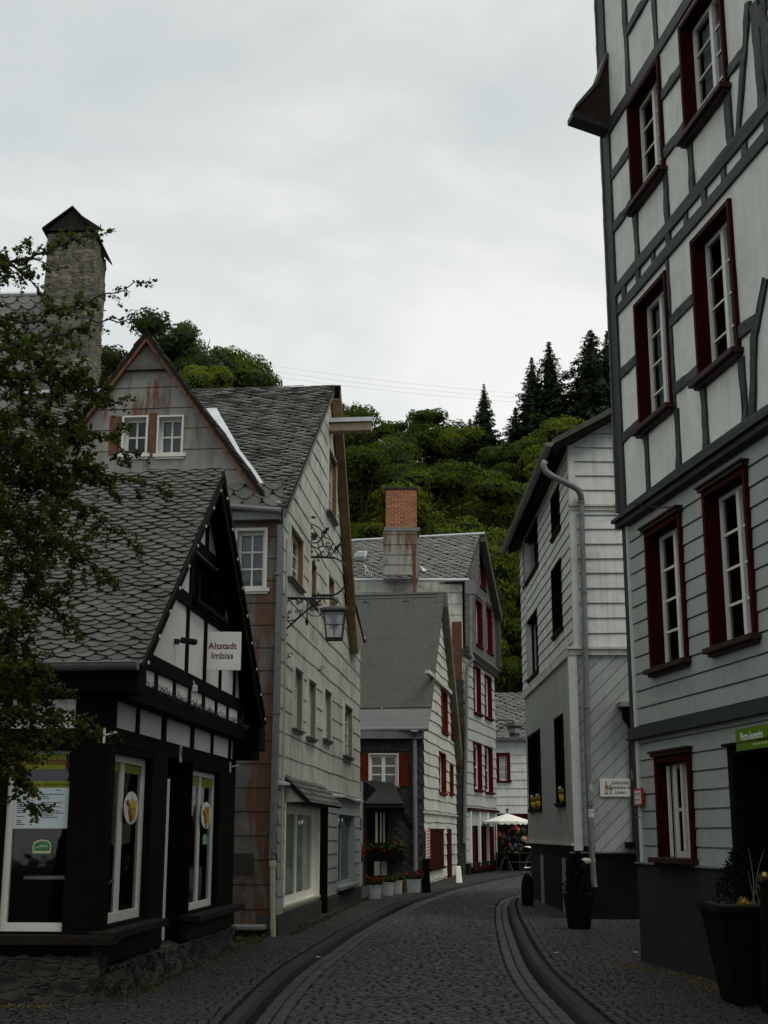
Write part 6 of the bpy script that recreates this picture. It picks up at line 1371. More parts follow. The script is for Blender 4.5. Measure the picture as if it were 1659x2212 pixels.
# pavements
WL=[(-6,-5.5),(12.75,-5.5),(12.85,-2.62),(19.2,-2.1),(19.3,-3.5),(21.0,-3.5),(21.1,-1.6),(33.2,-.52),(33.3,-3),(41.7,-3),(41.8,1.3),(51.3,2.85),(51.4,3.2),(59,4.95),(64,6)]
wy=[a for a,b in WL]; wx=[b for a,b in WL]
BLx=lambda y:float(np.interp(y,wy,wx))
def WRx(y):
    if y<17: return 3.13+.156*(17-y)+.05
    if y<25.1: return 8.5
    if y<33.4: return 3.5
    return 3.5
pav=[]
y=8.0
while y<60:
    h_=.088+random.uniform(-.006,.006) if y<36 else .15
    x0=BLx(y)-.15; x1=LX(y)-.2; x=x1
    while x>x0:
        w_=random.uniform(.075,.115)*(1 if y<36 else 1.7); j=lambda:random.uniform(-.006,.006); b_=.05*sin(x*3.1)
        pav.append(((x-w_+.006+j(),y+b_+.006+j()),(x-.006+j(),y+b_+.006+j()),(x-.006+j(),y+h_+b_-.006+j()),(x-w_+.006+j(),y+h_+b_-.006+j()),PH-.002+random.uniform(-.006,.007)))
        x-=w_
    if y<33.5:
        x=RX(y)+.2; x2=min(WRx(y)+.3,6.0)
        while x<x2:
            w_=random.uniform(.08,.12); b_=.07*sin(x*2.6); j=lambda:random.uniform(-.006,.006)
            pav.append(((x+.006+j(),y+b_+.006+j()),(x+w_-.006+j(),y+b_+.006+j()),(x+w_-.006+j(),y+h_+b_-.006+j()),(x+.006+j(),y+h_+b_-.006+j()),PH-.002+random.uniform(-.006,.007)))
            x+=w_
    y+=h_
setts('pavement',pav,M['cobble2'])
pb_=MB(); n=140
for i in range(n):
    a,b=-6+66*i/n,-6+66*(i+1)/n
    pb_.quad((-14,a,PH-.025),(LX(a)-.17,a,PH-.025),(LX(b)-.17,b,PH-.025),(-14,b,PH-.025))
    if b<=34: pb_.quad((RX(a)+.17,a,PH-.025),(14,a,PH-.025),(14,b,PH-.025),(RX(b)+.17,b,PH-.025))
tag(pb_.build('pavement_bed',M['soil']),kind='structure')
# moss tufts and fallen yellow blossom along the walls
def tufts(name,n,fn,mat,h=(.01,.035)):
    v=[];f=[]
    for _ in range(n):
        x,y=fn(); z=PH if True else 0
        a=random.uniform(0,2*pi); l=random.uniform(*h); w_=l*.35; dx,dy=cos(a)*w_,sin(a)*w_; i=len(v)
        v+= [(x-dx,y-dy,z),(x+dx,y+dy,z),(x+random.uniform(-l,l)*.6,y+random.uniform(-l,l)*.6,z+l)]; f.append((i,i+1,i+2))
    me=bpy.data.meshes.new(name); me.from_pydata(v,[],f); me.materials.append(mat); o=bpy.data.objects.new(name,me); COL.objects.link(o); return o
def m1():
    y=random.uniform(13,33); d=abs(random.gauss(0,.06))
    return BLx(y)+.12+d,y
tag(tufts('moss',2200,m1,M['grass']),'yellow-green moss growing along the foot of the left walls','moss',kind='stuff')
def m2():
    y=random.uniform(19.3,21.1); return random.uniform(-3.2,-1.75),y
tag(tufts('moss',900,m2,M['grass'],(.015,.05)),'green moss in the gap between snack bar and grey house','moss',kind='stuff')
def m3():
    t=random.random(); y=16.8-3.6*t; return 3.13+.156*(17-y)-.12-abs(random.gauss(0,.14))-.1*sin(t*9),y
STRAW=leaf_mat('fallen_blossom',(.25,.16,.02),.5,.1,(.35,.22,.03))
tag(tufts('fallen_blossom',700,m3,STRAW,(.006,.02)),'yellow fallen blossom scattered at the foot of the grey plinth','blossom',kind='stuff')
def m4():
    a=random.choice((-4.0,-3.5,-3.1)); return random.gauss(a,.16),random.gauss(12.6,.09)
tag(tufts('fallen_blossom',220,m4,STRAW,(.006,.02)),'yellow fallen blossom in front of the snack bar stone plinth','blossom',kind='stuff')
# a few scraps of litter on the paving
for k,(q,lab) in enumerate((((1303,547),'tiny white scrap of litter on the right pavement, left one'),((1608,545),'tiny white scrap of litter near the grey plinth corner'),((392,563),'tiny pale scrap beside the left kerb'))):
    P0=ground(*C1(q),PH); b=MB(); b.hexa([P0+Vector(p) for p in ((-.03,-.012,.008),(.03,-.015,.008),(.03,.012,.008),(-.025,.015,.008),(-.028,-.01,.014),(.026,-.012,.02),(.027,.01,.014),(-.02,.012,.018))]); tag(b.build('litter_scrap',M['white'],None,loc=P0),lab,'litter')
# ================================================================ hillside
def sky_py(px):
    t=[(-400,640),(-100,600),(150,700),(230,765),(260,700),(340,690),(420,700),(445,745),(490,745),(550,785),(575,835),(600,825),(650,830),(740,850),(775,850),(812,890),(828,935),(870,925),(900,885),(1000,885),(1045,930),(1085,940),(1110,890),(1150,850),(1200,830),(1260,800),(1330,780),(1500,760),(2100,700)]
    return float(np.interp(px,[a for a,b in t],[b for a,b in t]))
# ================================================================ trees
def quads(P,Nn,S,r,asp=.6):
    """one small leaf-spray quad per point"""
    n=len(P); T=np.cross(Nn,r.normal(size=(n,3))); T/=np.linalg.norm(T,axis=1)[:,None]+1e-9; U=np.cross(Nn,T); s=S[:,None]
    return np.stack([P-T*s*.5,P+U*s*asp*.52,P+T*s*.55,P-U*s*asp*.48],1).reshape(-1,3)
def deciduous(seed,H=14,R=5.5,nb=44,nl=1500,ls=.23):
    r=np.random.default_rng(seed); VV=[];cores=[]; cz=H*.56
    for b in range(nb):
        d=r.normal(size=3); d/=np.linalg.norm(d); rad=r.uniform(.25,1.0)**.5
        lob=1+.20*np.sin(3*np.arctan2(d[1],d[0])+seed)+.15*np.sin(5*d[2]+seed*2)
        tp=1.08-.42*(d[2]*rad+.3); c=np.array([d[0]*R*rad*lob*tp,d[1]*R*rad*lob*tp,cz+d[2]*H*.47*rad]); cr=r.uniform(.5,1.2)*R*.27*(1.05-.25*d[2])
        n=int(nl*(cr/(R*.3))**2); q=r.normal(size=(n,3)); q/=np.linalg.norm(q,axis=1)[:,None]; fl=(q[:,2]<0)&(r.random(n)<.5); q[fl,2]*=-1
        bumpy=1+.12*np.sin(q[:,0]*5+b)*np.sin(q[:,1]*5+b*2)+.1*np.sin(q[:,2]*7+b)
        p=c+q*(cr*bumpy*r.uniform(.86,1.1,size=n))[:,None]*np.array([1.15,1.15,.72])
        nr=q+r.normal(size=(n,3))*.38; nr/=np.linalg.norm(nr,axis=1)[:,None]; VV.append(quads(p,nr,ls*r.uniform(.55,1.3,size=n),r)); cores.append((c,cr*.78))
    V=np.concatenate(VV); F=np.arange(len(V)).reshape(-1,4).tolist(); nl_=len(F); V=V.tolist()
    for c,cr in cores: # dense inner foliage of each clump, coloured dark to act as shade
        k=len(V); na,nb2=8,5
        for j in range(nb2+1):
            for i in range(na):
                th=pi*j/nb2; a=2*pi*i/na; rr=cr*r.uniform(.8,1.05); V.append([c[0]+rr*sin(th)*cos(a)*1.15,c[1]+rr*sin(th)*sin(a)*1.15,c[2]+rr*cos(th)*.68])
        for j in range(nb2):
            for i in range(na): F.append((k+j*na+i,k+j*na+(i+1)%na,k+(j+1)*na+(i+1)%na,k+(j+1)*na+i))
    return np.array(V),F,nl_
def conifer(seed,H=20,R=5.0,ls=.46):
    r=np.random.default_rng(seed); PP=[];NN=[];SS=[]; z=H*.10
    while z<H*.985:
        f=1-z/H; L=R*f*r.uniform(.7,1.15)+.06; nb=int(7+9*f); a0=r.uniform(0,6.28)
        for b in range(nb):
            if r.random()<.1: continue
            a=a0+2*pi*b/nb+r.uniform(-.3,.3); l=L*r.uniform(.6,1.15); n=max(8,int(l/.022))
            t=r.random(n); x=l*t; zz=z-.40*x+.13*x*x/max(l,.5)-r.random(n)*(.1+.10*x); w_=(.03+.16*np.minimum(x,2))*np.sin(t*pi*.85+.35)
            lat=r.normal(size=n)*w_*.8; P=np.stack([cos(a)*x-sin(a)*lat,sin(a)*x+cos(a)*lat,zz],1)
            PP.append(P); nn=np.stack([r.normal(size=n)*.5+cos(a)*.5,r.normal(size=n)*.5+sin(a)*.5,.5+r.random(n)],1); NN.append(nn/np.linalg.norm(nn,axis=1)[:,None]); SS.append(ls*(.35+.65*min(1,f*2.2))*r.uniform(.6,1.2,size=n))
        z+=.16+.50*f
    V=quads(np.concatenate(PP),np.concatenate(NN),np.concatenate(SS),r,.45); F=np.arange(len(V)).reshape(-1,4).tolist(); nl_=len(F); V=V.tolist(); k=len(V); na=9; zs_=np.linspace(H*.10,H*.93,24)
    for j,zz in enumerate(zs_):
        f=1-zz/H
        for i in range(na): a=2*pi*i/na; rr=R*.34*f*(1.25 if j%2 else .8)*r.uniform(.8,1.15); V.append([rr*cos(a),rr*sin(a),zz-(.25 if j%2 else 0)])
    for j in range(len(zs_)-1):
        for i in range(na): F.append((k+j*na+i,k+j*na+(i+1)%na,k+(j+1)*na+(i+1)%na,k+(j+1)*na+i))
    return np.array(V),F,nl_
CORE=leaf_mat('shade_dark_inner_foliage',(.016,.026,.006),.3,.1,(.026,.04,.009))  # leaf green darkened so the gaps between clumps look shaded
def mesh_of(name,V,F,nl_,mat):
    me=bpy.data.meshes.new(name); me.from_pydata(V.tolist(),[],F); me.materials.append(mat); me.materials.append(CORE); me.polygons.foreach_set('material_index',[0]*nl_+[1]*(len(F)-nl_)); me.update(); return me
def trunk_mesh(H,r0,seed,limbs=7,R=2.6):
    m=MB(); rr=random.Random(seed); pts=[Vector((rr.uniform(-.1,.1)*k,rr.uniform(-.1,.1)*k,H*.8*k/6)) for k in range(7)]
    m.tube(pts,[r0*(1-.13*k) for k in range(7)],8)
    for k in range(limbs):
        s=pts[2+k%4]; a=rr.uniform(0,6.28); e=s+Vector((cos(a)*R*.6,sin(a)*R*.6,H*.22)); m.tube([s,(s+e)/2+Vector((0,0,.3)),e],[r0*.4,r0*.25,r0*.08],5)
    me=bpy.data.meshes.new('trunk'); me.from_pydata(m.v,[],m.f); me.materials.append(M['bark']); return me
DV={}
for k,(mn) in enumerate(('leaf_a','leaf_b','leaf_c')):
    for s in range(3):
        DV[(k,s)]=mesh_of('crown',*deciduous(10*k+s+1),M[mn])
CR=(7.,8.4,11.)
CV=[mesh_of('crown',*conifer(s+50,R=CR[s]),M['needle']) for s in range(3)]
TD=trunk_mesh(14,.32,3); TC=trunk_mesh(22,.3,4,limbs=0); 
def tree(kind,var,loc,H,W,label,group='trees on the wooded hillside'):
    nm='spruce_tree' if kind=='c' else 'broadleaf_tree'
    o=thing(nm,loc,label,'tree',group)
    me=CV[var] if kind=='c' else DV[var]; c=bpy.data.objects.new('crown',me); COL.objects.link(c); c.parent=o
    b=20. if kind=='c' else 15.0; wb=CR[var] if kind=='c' else 6.3
    W=W*(1.6 if kind=='c' else 1); c.scale=(W/2/wb,W/2/wb,H/b); c.rotation_euler=(0,0,random.uniform(0,6.28))
    t=bpy.data.objects.new('trunk',TC if kind=='c' else TD); COL.objects.link(t); t.parent=o; t.scale=(H/20,H/20,H/20 if kind=='c' else H/14)
    return o
COLN=('bright green','dark green','blue-green')
def hz(x,y):
    """hill height from the skyline the valley shows"""
    px=CX+FP*x/max(y,1)*.97; k=min(max((y-72)/(135-72),0),1); p=sky_py(px); r=ray(px,p); ztop=EYE+r[2]*135/r[1]-11
    return max(0,ztop*k**1.15)
gr=[];hf=[];nx,ny=90,40
for j in range(ny):
    y=72+(150-72)*j/(ny-1)
    for i in range(nx): x=-95+190*i/(nx-1); gr.append((x,y,hz(x,y)-.3))
for j in range(ny-1):
    for i in range(nx-1): a=j*nx+i; hf.append((a,a+1,a+nx+1,a+nx))
me=bpy.data.meshes.new('hillside'); me.from_pydata(gr,[],hf); me.materials.append(M['hillmat']); o=bpy.data.objects.new('hillside',me); COL.objects.link(o); tag(o,kind='structure')
def place(kind,var,px,pytop,y,H,W,label,group='trees on the wooded hillside'):
    P0=at_y(px,pytop,y); z=P0.z-H; return tree(kind,var,(P0.x,P0.y,z),H,W,label,group)
# specimen trees one can pick out
place('c',0,1045,824,120,16,7.5,'small lone spruce sticking up in the middle of the skyline','spruces on the skyline')
place('c',1,1185,730,125,27,16,'tall pointed spruce left of the dense pair on the right skyline','spruces on the skyline')
place('c',0,1148,765,124,22,11,'lower spruce leaning against the tall pointed one','spruces on the skyline')
place('c',2,1275,704,118,29,25,'broad dense spruce close to the half-timbered house','spruces on the skyline')
place('c',1,1310,706,128,28,13,'narrow spruce tip half behind the half-timbered house','spruces on the skyline')
place('c',2,1262,790,116,18,17,'shorter dark spruce in front of the broad dense one','spruces on the skyline')
place('c',0,1112,875,128,16,9,'dark spruce low on the left of the right-hand group','spruces on the skyline')
place('c',1,1015,900,126,14,9,'ragged spruce below the lone spruce','spruces on the skyline')
place('c',1,-22,400,42,16,4.2,'spruce at the left edge of the picture beyond the stone chimney','spruces on the skyline')
place('d',(2,0),345,672,84,17,14,'dark blue-green tree rising behind the cross gable')
place('d',(2,1),270,690,86,17,13,'blue-green tree between the stone chimney and the cross gable')
place('d',(1,0),490,722,86,16,12,'dark green tree above the slate ridge left part')
place('d',(2,2),420,690,90,17,12,'blue-green tree behind the peak of the cross gable right side')
place('d',(0,1),445,785,70,10,7,'pale yellow-green bush-like tree above the slate ridge')
place('d',(1,1),545,770,92,14,9,'dark tree dropping to the ridge where the sky opens')
place('d',(2,1),625,812,96,10,9,'thin-topped tree peeping over the slate ridge')
place('d',(1,2),765,832,96,20,13,'dark tree just right of the hoist beam')
place('d',(1,0),930,862,124,18,17,'dark round tree left of the lone spruce')
place('d',(0,0),985,975,90,20,17,'large bright green tree behind the brick chimney')
place('d',(0,2),905,1010,80,17,14,'layered green tree directly behind the brick chimney')
place('d',(0,1),1100,1010,86,18,13,'bright green tree above the end of the street')
place('d',(0,0),1215,885,100,18,15,'light green tree above the roof of the white boarded house')
place('d',(1,1),1130,905,108,17,12,'green tree below the tall pointed spruce')
place('d',(0,2),1100,1270,79,12,8,'bright green maple at the end of the street')
place('d',(0,1),770,960,84,17,13,'green tree right of the tan verge')
place('d',(2,0),850,925,104,18,14,'blue-green tree under the gap in the skyline')
desc=['rows up the slope','behind the roofs','near the hill foot']
rr=random.Random(5)
k=0
for y in (80,88,97,108,120,133):
    x=-.34*y-4
    while x<.34*y+4:
        xx=x+rr.uniform(-2,2); yy=y+rr.uniform(-3,3); px=CX+FP*xx/yy*.97
        gz=hz(xx,yy); H=rr.uniform(11,18)
        # keep tops under the skyline
        p=at_y(px,sky_py(px)+rr.uniform(8,40),yy).z
        if gz+H>p: H=max(6,p-gz)
        c=0 if yy<95 and px>700 and rr.random()<.75 else rr.choice((1,2,1,0) if px>600 else (2,1,2))
        if y in (97,108) and rr.random()<.2: tree('c',rr.randrange(3),(xx,yy,gz-1),H+3,rr.uniform(7,9),'dark spruce standing among broadleaf trees on the wooded slope','trees on the wooded slope')
        else: tree('d',(c,rr.randrange(3)),(xx,yy,gz-2),H+2,rr.uniform(8.5,13.5),'%s broadleaf tree among others on the wooded slope'%COLN[c],'%s trees on the wooded slope'%COLN[c])
        x+=rr.uniform(7.5,10.5); k+=1
print('hill trees',k)
# far overhead cables
for k,(q0,q1) in enumerate((((540,768),(1140,852)),((560,785),(1150,862)),((540,792),(1150,872)))):
    a=at_y(q0[0]-250,q0[1]-30,118); b=at_y(*q1,118); m=MB(); n=20; m.tube([a+(b-a)*(i/n)-Vector((0,0,1.2*sin(pi*i/n)*.5)) for i in range(n+1)],.007,4); tag(m.build('overhead_cable',M['zinc'],None,loc=a),('upper','middle','lowest')[k]+' of the three thin cables crossing the sky above the slate roof','cable','overhead cables')
# ---------------------------------------------------------------- near tree at the left
NT_=thing('hawthorn_tree',(-4.7,9.2,0),'leafy hawthorn with drooping twigs reaching in from the left over the snack bar roof','tree')
NT_['group']='near tree'; del NT_['group']
rn=random.Random(11)
tr=MB(); base=Vector((-4.7,9.2,0))
tk=[base,base+Vector((.05,.02,1.2)),base+Vector((.2,.1,2.4)),base+Vector((.3,.3,3.6)),base+Vector((.35,.4,5.0)),base+Vector((.5,.5,6.6))]
tr.tube(tk,[.17,.15,.13,.1,.07,.035],10)
LV_=[];LF=[]
def leaf(p,d,s):
    d=d.normalized(); n=Vector((rn.gauss(0,.6),rn.gauss(0,.6),1)).normalized(); t=d.cross(n)
    if t.length<.01: return
    t.normalize(); n=t.cross(d)
    pts=[(0,0),(.25,.22),(.38,.52),(.55,.30),(.75,.36),(1,0),(.75,-.36),(.55,-.30),(.38,-.52),(.25,-.22)]
    i=len(LV_); 
    for a,b in pts: LV_.append(tuple(p+d*(a*s)+t*(b*s)+n*(abs(b)*s*.25)))
    LF.append((i,i+1,i+2,i+3,i+4,i+5)); LF.append((i,i+5,i+6,i+7,i+8,i+9))
def twig(p,d,L,r,lv,dens):
    n=max(4,int(L/.09)); pts=[p]; dd=d.normalized()
    for k in range(n):
        dd=(dd+Vector((rn.gauss(0,.16),rn.gauss(0,.16),rn.gauss(-.02,.12)))).normalized(); pts.append(pts[-1]+dd*L/n)
    tr.tube(pts,[r*(1-.8*k/n) for k in range(n+1)],4 if r<.006 else 6,cap=False)
    for k in range(1,n+1):
        q=pts[k]; dr_=(pts[k]-pts[k-1]).normalized()
        if lv<=0:
            for _ in range(dens):
                o=Vector((rn.gauss(0,1),rn.gauss(0,1),rn.gauss(0,.7))).normalized(); leaf(q+o*.008,(dr_*.4+o),rn.uniform(.015,.040))
        elif rn.random()<.8:
            o=Vector((rn.gauss(0,1),rn.gauss(0,1),rn.gauss(-.1,.8))); o=(o-dr_*o.dot(dr_)).normalized(); twig(q,(dr_*.7+o*.8),L*rn.uniform(.3,.5),r*.5,lv-1,dens)
            if lv==1: 
                for _ in range(2): leaf(q,(dr_*.4+o),rn.uniform(.02,.042))
# limbs: (start on trunk index, list of (px,py,depth), radius, density)
limbs=[(4,[(-120,600,9.6),(60,560,9.9),(150,520,10.1),(225,505,10.2)],.022,3),
 (4,[(-120,680,9.4),(80,690,9.7),(190,650,9.9),(310,610,10.0)],.02,3),
 (4,[(-120,780,9.3),(60,740,9.5),(180,700,9.8),(290,690,9.9)],.022,4),
 (3,[(-100,800,9.0),(80,820,9.4),(180,830,9.6),(250,870,9.8)],.024,5),
 (3,[(-100,900,9.0),(60,900,9.2),(180,930,9.4),(290,980,9.6)],.024,5),
 (3,[(-100,960,8.8),(60,980,9.0),(200,1010,9.3),(355,1060,9.6)],.02,4),
 (3,[(-100,1020,9.2),(60,1040,9.5),(190,1100,9.9),(290,1180,10.2)],.02,4),
 (3,[(-80,1080,8.8),(60,1120,9.0),(160,1190,9.3),(250,1260,9.7)],.018,3),
 (3,[(-100,1180,9.0),(20,1200,9.2),(90,1290,9.5),(170,1370,9.9)],.018,3),
 (2,[(-120,1260,8.8),(0,1320,9.0),(60,1420,9.2),(120,1500,9.5)],.018,4),
 (2,[(-120,1400,8.8),(-10,1440,8.9),(60,1520,9.1),(110,1600,9.3)],.016,4),
 (2,[(-120,1450,9.2),(20,1480,9.4),(120,1540,9.6),(230,1590,9.8)],.012,2),
 (2,[(-100,1540,8.8),(0,1590,9.0),(40,1660,9.2),(70,1740,9.3)],.014,4),
 (4,[(-130,500,9.8),(0,560,10.2),(60,600,10.4),(120,660,10.6)],.02,4),
 (4,[(-130,640,10.0),(0,720,10.3),(80,780,10.5),(150,760,10.7)],.02,5),
 (3,[(-130,1000,10),(0,1100,10.3),(60,1180,10.5),(90,1260,10.7)],.018,4),
 (3,[(-130,880,10),(30,960,10.3),(120,1080,10.6),(180,1000,10.8)],.018,4)]
for ti,ps,r,dn in limbs:
    pts=[tk[ti]]+[at_y(*p) for p in ps]; fine=[]
    for a,b in zip(pts,pts[1:]):
        for k in range(6): fine.append(a+(b-a)*k/6+Vector((rn.gauss(0,.012),rn.gauss(0,.02),rn.gauss(0,.015))))
    fine.append(pts[-1]); n=len(fine); tr.tube(fine,[r*(1-.85*k/n) for k in range(n)],6)
    for k in range(2,n):
        dr_=(fine[k]-fine[k-1]).normalized(); fr=k/n
        nt_=(3 if ti==4 else 4) if k<n-6 else 1+(ti<4)
        for _ in range(nt_):
            o=Vector((rn.gauss(0,1),rn.gauss(0,1),rn.gauss(0,.9))); o=(o-dr_*o.dot(dr_)).normalized(); L_=rn.uniform(.12,.36)*(1.15-.75*fr)*(.7 if ti==4 else 1); twig(fine[k],dr_*.8+o*.7,L_,r*.35*(1-.6*fr),1 if L_>.16 else 0,dn+1)
    twig(fine[-1],fine[-1]-fine[-2],.12,.003,0,2)
tr.build('trunk',M['bark'],NT_)
me=bpy.data.meshes.new('crown'); me.from_pydata((np.array(LV_)-np.array(NT_.location)).tolist(),[],LF); me.materials.append(M['leaf_near']); o=bpy.data.objects.new('crown',me); COL.objects.link(o); o.parent=NT_
print('near leaves',len(LF)//2)
# ================================================================ ironwork, lanterns
def c6(q,y): return at_y(*C6(q),y)
def curve(m,pts,y,r=.010,n=6,sub=5):
    P=[c6(p,y) for p in pts]; out=[]
    for i in range(len(P)-1):
        p0=P[max(i-1,0)];p1=P[i];p2=P[i+1];p3=P[min(i+2,len(P)-1)]
        for k in range(sub):
            t=k/sub; out.append(.5*((2*p1)+(p2-p0)*t+(2*p0-5*p1+4*p2-p3)*t*t+(3*p1-p0-3*p2+p3)*t**3))
    out.append(P[-1]); m.tube(out,r,n)
def spiral(m,c,r0,a0,turns,y,r=.008,ccw=1,end=.15):
    pts=[]; n=int(18*turns)
    for i in range(n+1):
        t=i/n; a=a0+ccw*2*pi*turns*t; rr=r0*(1-(1-end)*t); pts.append(c6((c[0]+rr*cos(a),c[1]+rr*sin(a)),y))
    m.tube(pts,r,5)
yb=21.35
WLn=thing('wall_lantern',tuple(c6((210,1330),yb)),'grey four-sided street lantern hanging from a scrolled iron bracket on the grey house','lantern')
m=MB(); m.tube([c6((205,1333),yb),c6((500,1340),yb),c6((850,1342),yb)],.020,8); m.tube([c6((205,1770),yb),c6((500,1500),yb),c6((690,1360),yb)],.016,8); m.tube([c6((210,1300),yb),c6((205,1860),yb)],.016,8)
curve(m,[(222,1440),(240,1380),(300,1352),(360,1362),(400,1400)],yb); spiral(m,(372,1395),30,0,1.4,yb)
curve(m,[(400,1400),(420,1360),(470,1355),(505,1400),(505,1500)],yb); spiral(m,(430,1385),26,pi,1.3,yb)
curve(m,[(215,1440),(210,1500),(235,1550),(275,1540)],yb); spiral(m,(262,1525),24,.3,1.3,yb,ccw=-1)
curve(m,[(240,1640),(300,1645),(370,1610),(405,1550),(390,1505)],yb); spiral(m,(360,1525),32,-.5,1.3,yb,ccw=-1)
spiral(m,(240,1590),24,0,1.4,yb); spiral(m,(425,1515),26,2,1.3,yb); spiral(m,(215,1835),20,0,1.3,yb)
spiral(m,(610,1380),26,0,1.4,yb); spiral(m,(665,1410),38,0,1.6,yb); spiral(m,(550,1485),26,0,1.2,yb)
curve(m,[(520,1550),(570,1575),(640,1582),(700,1568)],yb,.008)
curve(m,[(850,1342),(880,1355),(905,1400),(880,1412),(862,1390)],yb,.016); m.tube([c6((505,1340),yb),c6((500,1640),yb)],.012,6)
pp=[c6((500,1600),yb),c6((498,1650),yb),c6((500,1720),yb)]; m.tube(pp,[.012,.035,.006],8)
m.build('bracket',M['iron'],WLn)
top=c6((875,1470),yb); zt_,zb_=c6((875,1535),yb).z,c6((875,1895),yb).z; cx=top.x; hw_=(c6((1020,1540),yb)-c6((735,1540),yb)).length/2; lw_=(c6((985,1895),yb)-c6((775,1895),yb)).length/2
rw_=(c6((1065,1500),yb)-c6((680,1500),yb)).length/2
m=MB(); m.tube([Vector((cx,yb,top.z+.0)),Vector((cx,yb,top.z+.17))],.008,6); curve(m,[(905,1335),(915,1380),(890,1412),(862,1400)],yb,.009); 
zr_=c6((875,1500),yb).z
m.hexa([(cx-rw_,yb-rw_,zr_-.035),(cx+rw_,yb-rw_,zr_-.035),(cx+rw_,yb+rw_,zr_-.035),(cx-rw_,yb+rw_,zr_-.035),(cx-rw_,yb-rw_,zr_),(cx+rw_,yb-rw_,zr_),(cx+rw_,yb+rw_,zr_),(cx-rw_,yb+rw_,zr_)])
m.hexa([(cx-rw_*.97,yb-rw_*.97,zr_+.001),(cx+rw_*.97,yb-rw_*.97,zr_+.001),(cx+rw_*.97,yb+rw_*.97,zr_+.001),(cx-rw_*.97,yb+rw_*.97,zr_+.001)]+[(cx+a*.05,yb+b*.05,top.z+.03) for a,b in ((-1,-1),(1,-1),(1,1),(-1,1))])
m.build('lantern_roof',M['lantern'],WLn)
m=MB(); B_=[(-1,-1),(1,-1),(1,1),(-1,1)]
T_=[Vector((cx+a*hw_,yb+b*hw_,zt_)) for a,b in B_]; Bt=[Vector((cx+a*lw_,yb+b*lw_,zb_)) for a,b in B_]
for i in range(4):
    m.tube([T_[i],Bt[i]],.017,4); m.tube([T_[i],T_[(i+1)%4]],.015,4); m.tube([Bt[i],Bt[(i+1)%4]],.018,4)
for f0,f1 in ((0,1),(1,2)):
    a=(T_[f0]*.5+Bt[f0]*.5);b=(T_[f1]*.5+Bt[f1]*.5); m.tube([a,b],.006,4); c=(Bt[f0]+Bt[f1])/2; m.tube([(a+b)/2,c],.006,4)
    ctr=(a+b)/2; e=(b-a).normalized(); m.tube([ctr+e*.035*cos(t)+Vector((0,0,.035*sin(t))) for t in np.linspace(0,2*pi,13)],.005,4)
m.build('lantern_frame',M['lantern'],WLn)
fm=bpy.data.materials.new('frosted_lantern_glass'); fm.use_nodes=True; fb=fm.node_tree.nodes['Principled BSDF']; fb.inputs['Base Color'].default_value=(.6,.62,.62,1); fb.inputs['Roughness'].default_value=.25; fb.inputs['Alpha'].default_value=.42
m=MB()
for i in range(4): j=(i+1)%4; m.quad(Bt[i],Bt[j],T_[j],T_[i])
m.build('glass',fm,WLn)
m=MB(); m.lathe((cx,yb,zt_-.24),[(.0,0),(.035,.03),(.045,.09),(.03,.16),(.03,.22)],12); m.lathe((cx,yb,zt_-.27),[(.06,0),(.075,.06),(.07,.1)],12); m.build('bulb',M['lantern'],WLn)
# the guild-sign bracket further along
y2=24.3
SB=thing('iron_sign_bracket',tuple(c6((525,900),y2)),'tall wrought iron bracket with scrolls, star rosette and leaf spikes on the grey house wall','bracket')
m=MB(); m.tube([c6((525,440),y2),c6((522,1340),y2)],.022,8); m.tube([c6((525,780),y2),c6((700,775),y2),c6((870,785),y2)],.024,8)
curve(m,[(870,785),(960,830),(1030,910),(1060,1020),(1045,1120),(980,1220),(890,1285),(780,1305),(640,1300),(515,1300)],y2,.018)
m.tube([c6((512,1300),y2),c6((840,1300),y2)],.022,8)
curve(m,[(605,240),(560,232),(525,260),(530,300),(590,340),(660,375),(700,430),(700,500),(665,560),(610,585),(560,570),(535,530)],y2,.014)
spiral(m,(548,375),30,-1.6,1.2,y2,.011,ccw=-1); spiral(m,(585,495),48,0,1.0,y2,.011,end=1)
curve(m,[(530,380),(545,340),(590,330)],y2,.011)
m.tube([c6((655,580),y2),c6((655,650),y2)],.009,5); m.tube([c6((708,500),y2),c6((708,630),y2)],.009,5)
curve(m,[(705,500),(730,470),(745,480),(735,495)],y2,.01); curve(m,[(720,500),(790,525),(840,560),(850,600),(820,632),(780,630),(765,600),(785,575),(805,590),(795,605)],y2,.013)
curve(m,[(530,660),(560,638),(620,645),(680,690),(680,745),(650,770),(635,750),(655,745)],y2,.013); spiral(m,(562,695),22,0,1.3,y2,.009)
curve(m,[(650,670),(680,635),(740,628),(790,665),(800,720),(770,765),(720,765),(695,735),(705,705),(730,705),(728,728)],y2,.013)
spiral(m,(830,670),28,pi,1.4,y2,.010); spiral(m,(818,730),26,0,1.3,y2,.010); spiral(m,(895,710),40,pi*.8,1.4,y2,.011)
curve(m,[(850,720),(880,690),(930,640)],y2,.01)
spiral(m,(572,845),44,-1.2,1.9,y2,.011); spiral(m,(545,925),18,0,1.2,y2,.008); spiral(m,(650,815),22,0,1.3,y2,.009)
for k in range(8): a=c6((540+k*38,1300),y2); m.tube([a-Vector((0,0,.03)),a+Vector((0,0,.03))],.016,5)
m.build('scrollwork',M['iron'],SB)
def spike(p0,p1,w0): 
    a,b=c6(p0,y2),c6(p1,y2); q=MB(); q.tube([a,a+(b-a)*.3,a+(b-a)*.55,a+(b-a)*.8,b],[.008,w0,w0*.6,w0*.7,.004],7); q.build('leaf_spike',M['iron'],SB)
spike((715,460),(800,370),.05); spike((870,675),(980,580),.04); spike((560,230),(625,238),.035)
q=MB(); c0=c6((595,495),y2); rs=.085
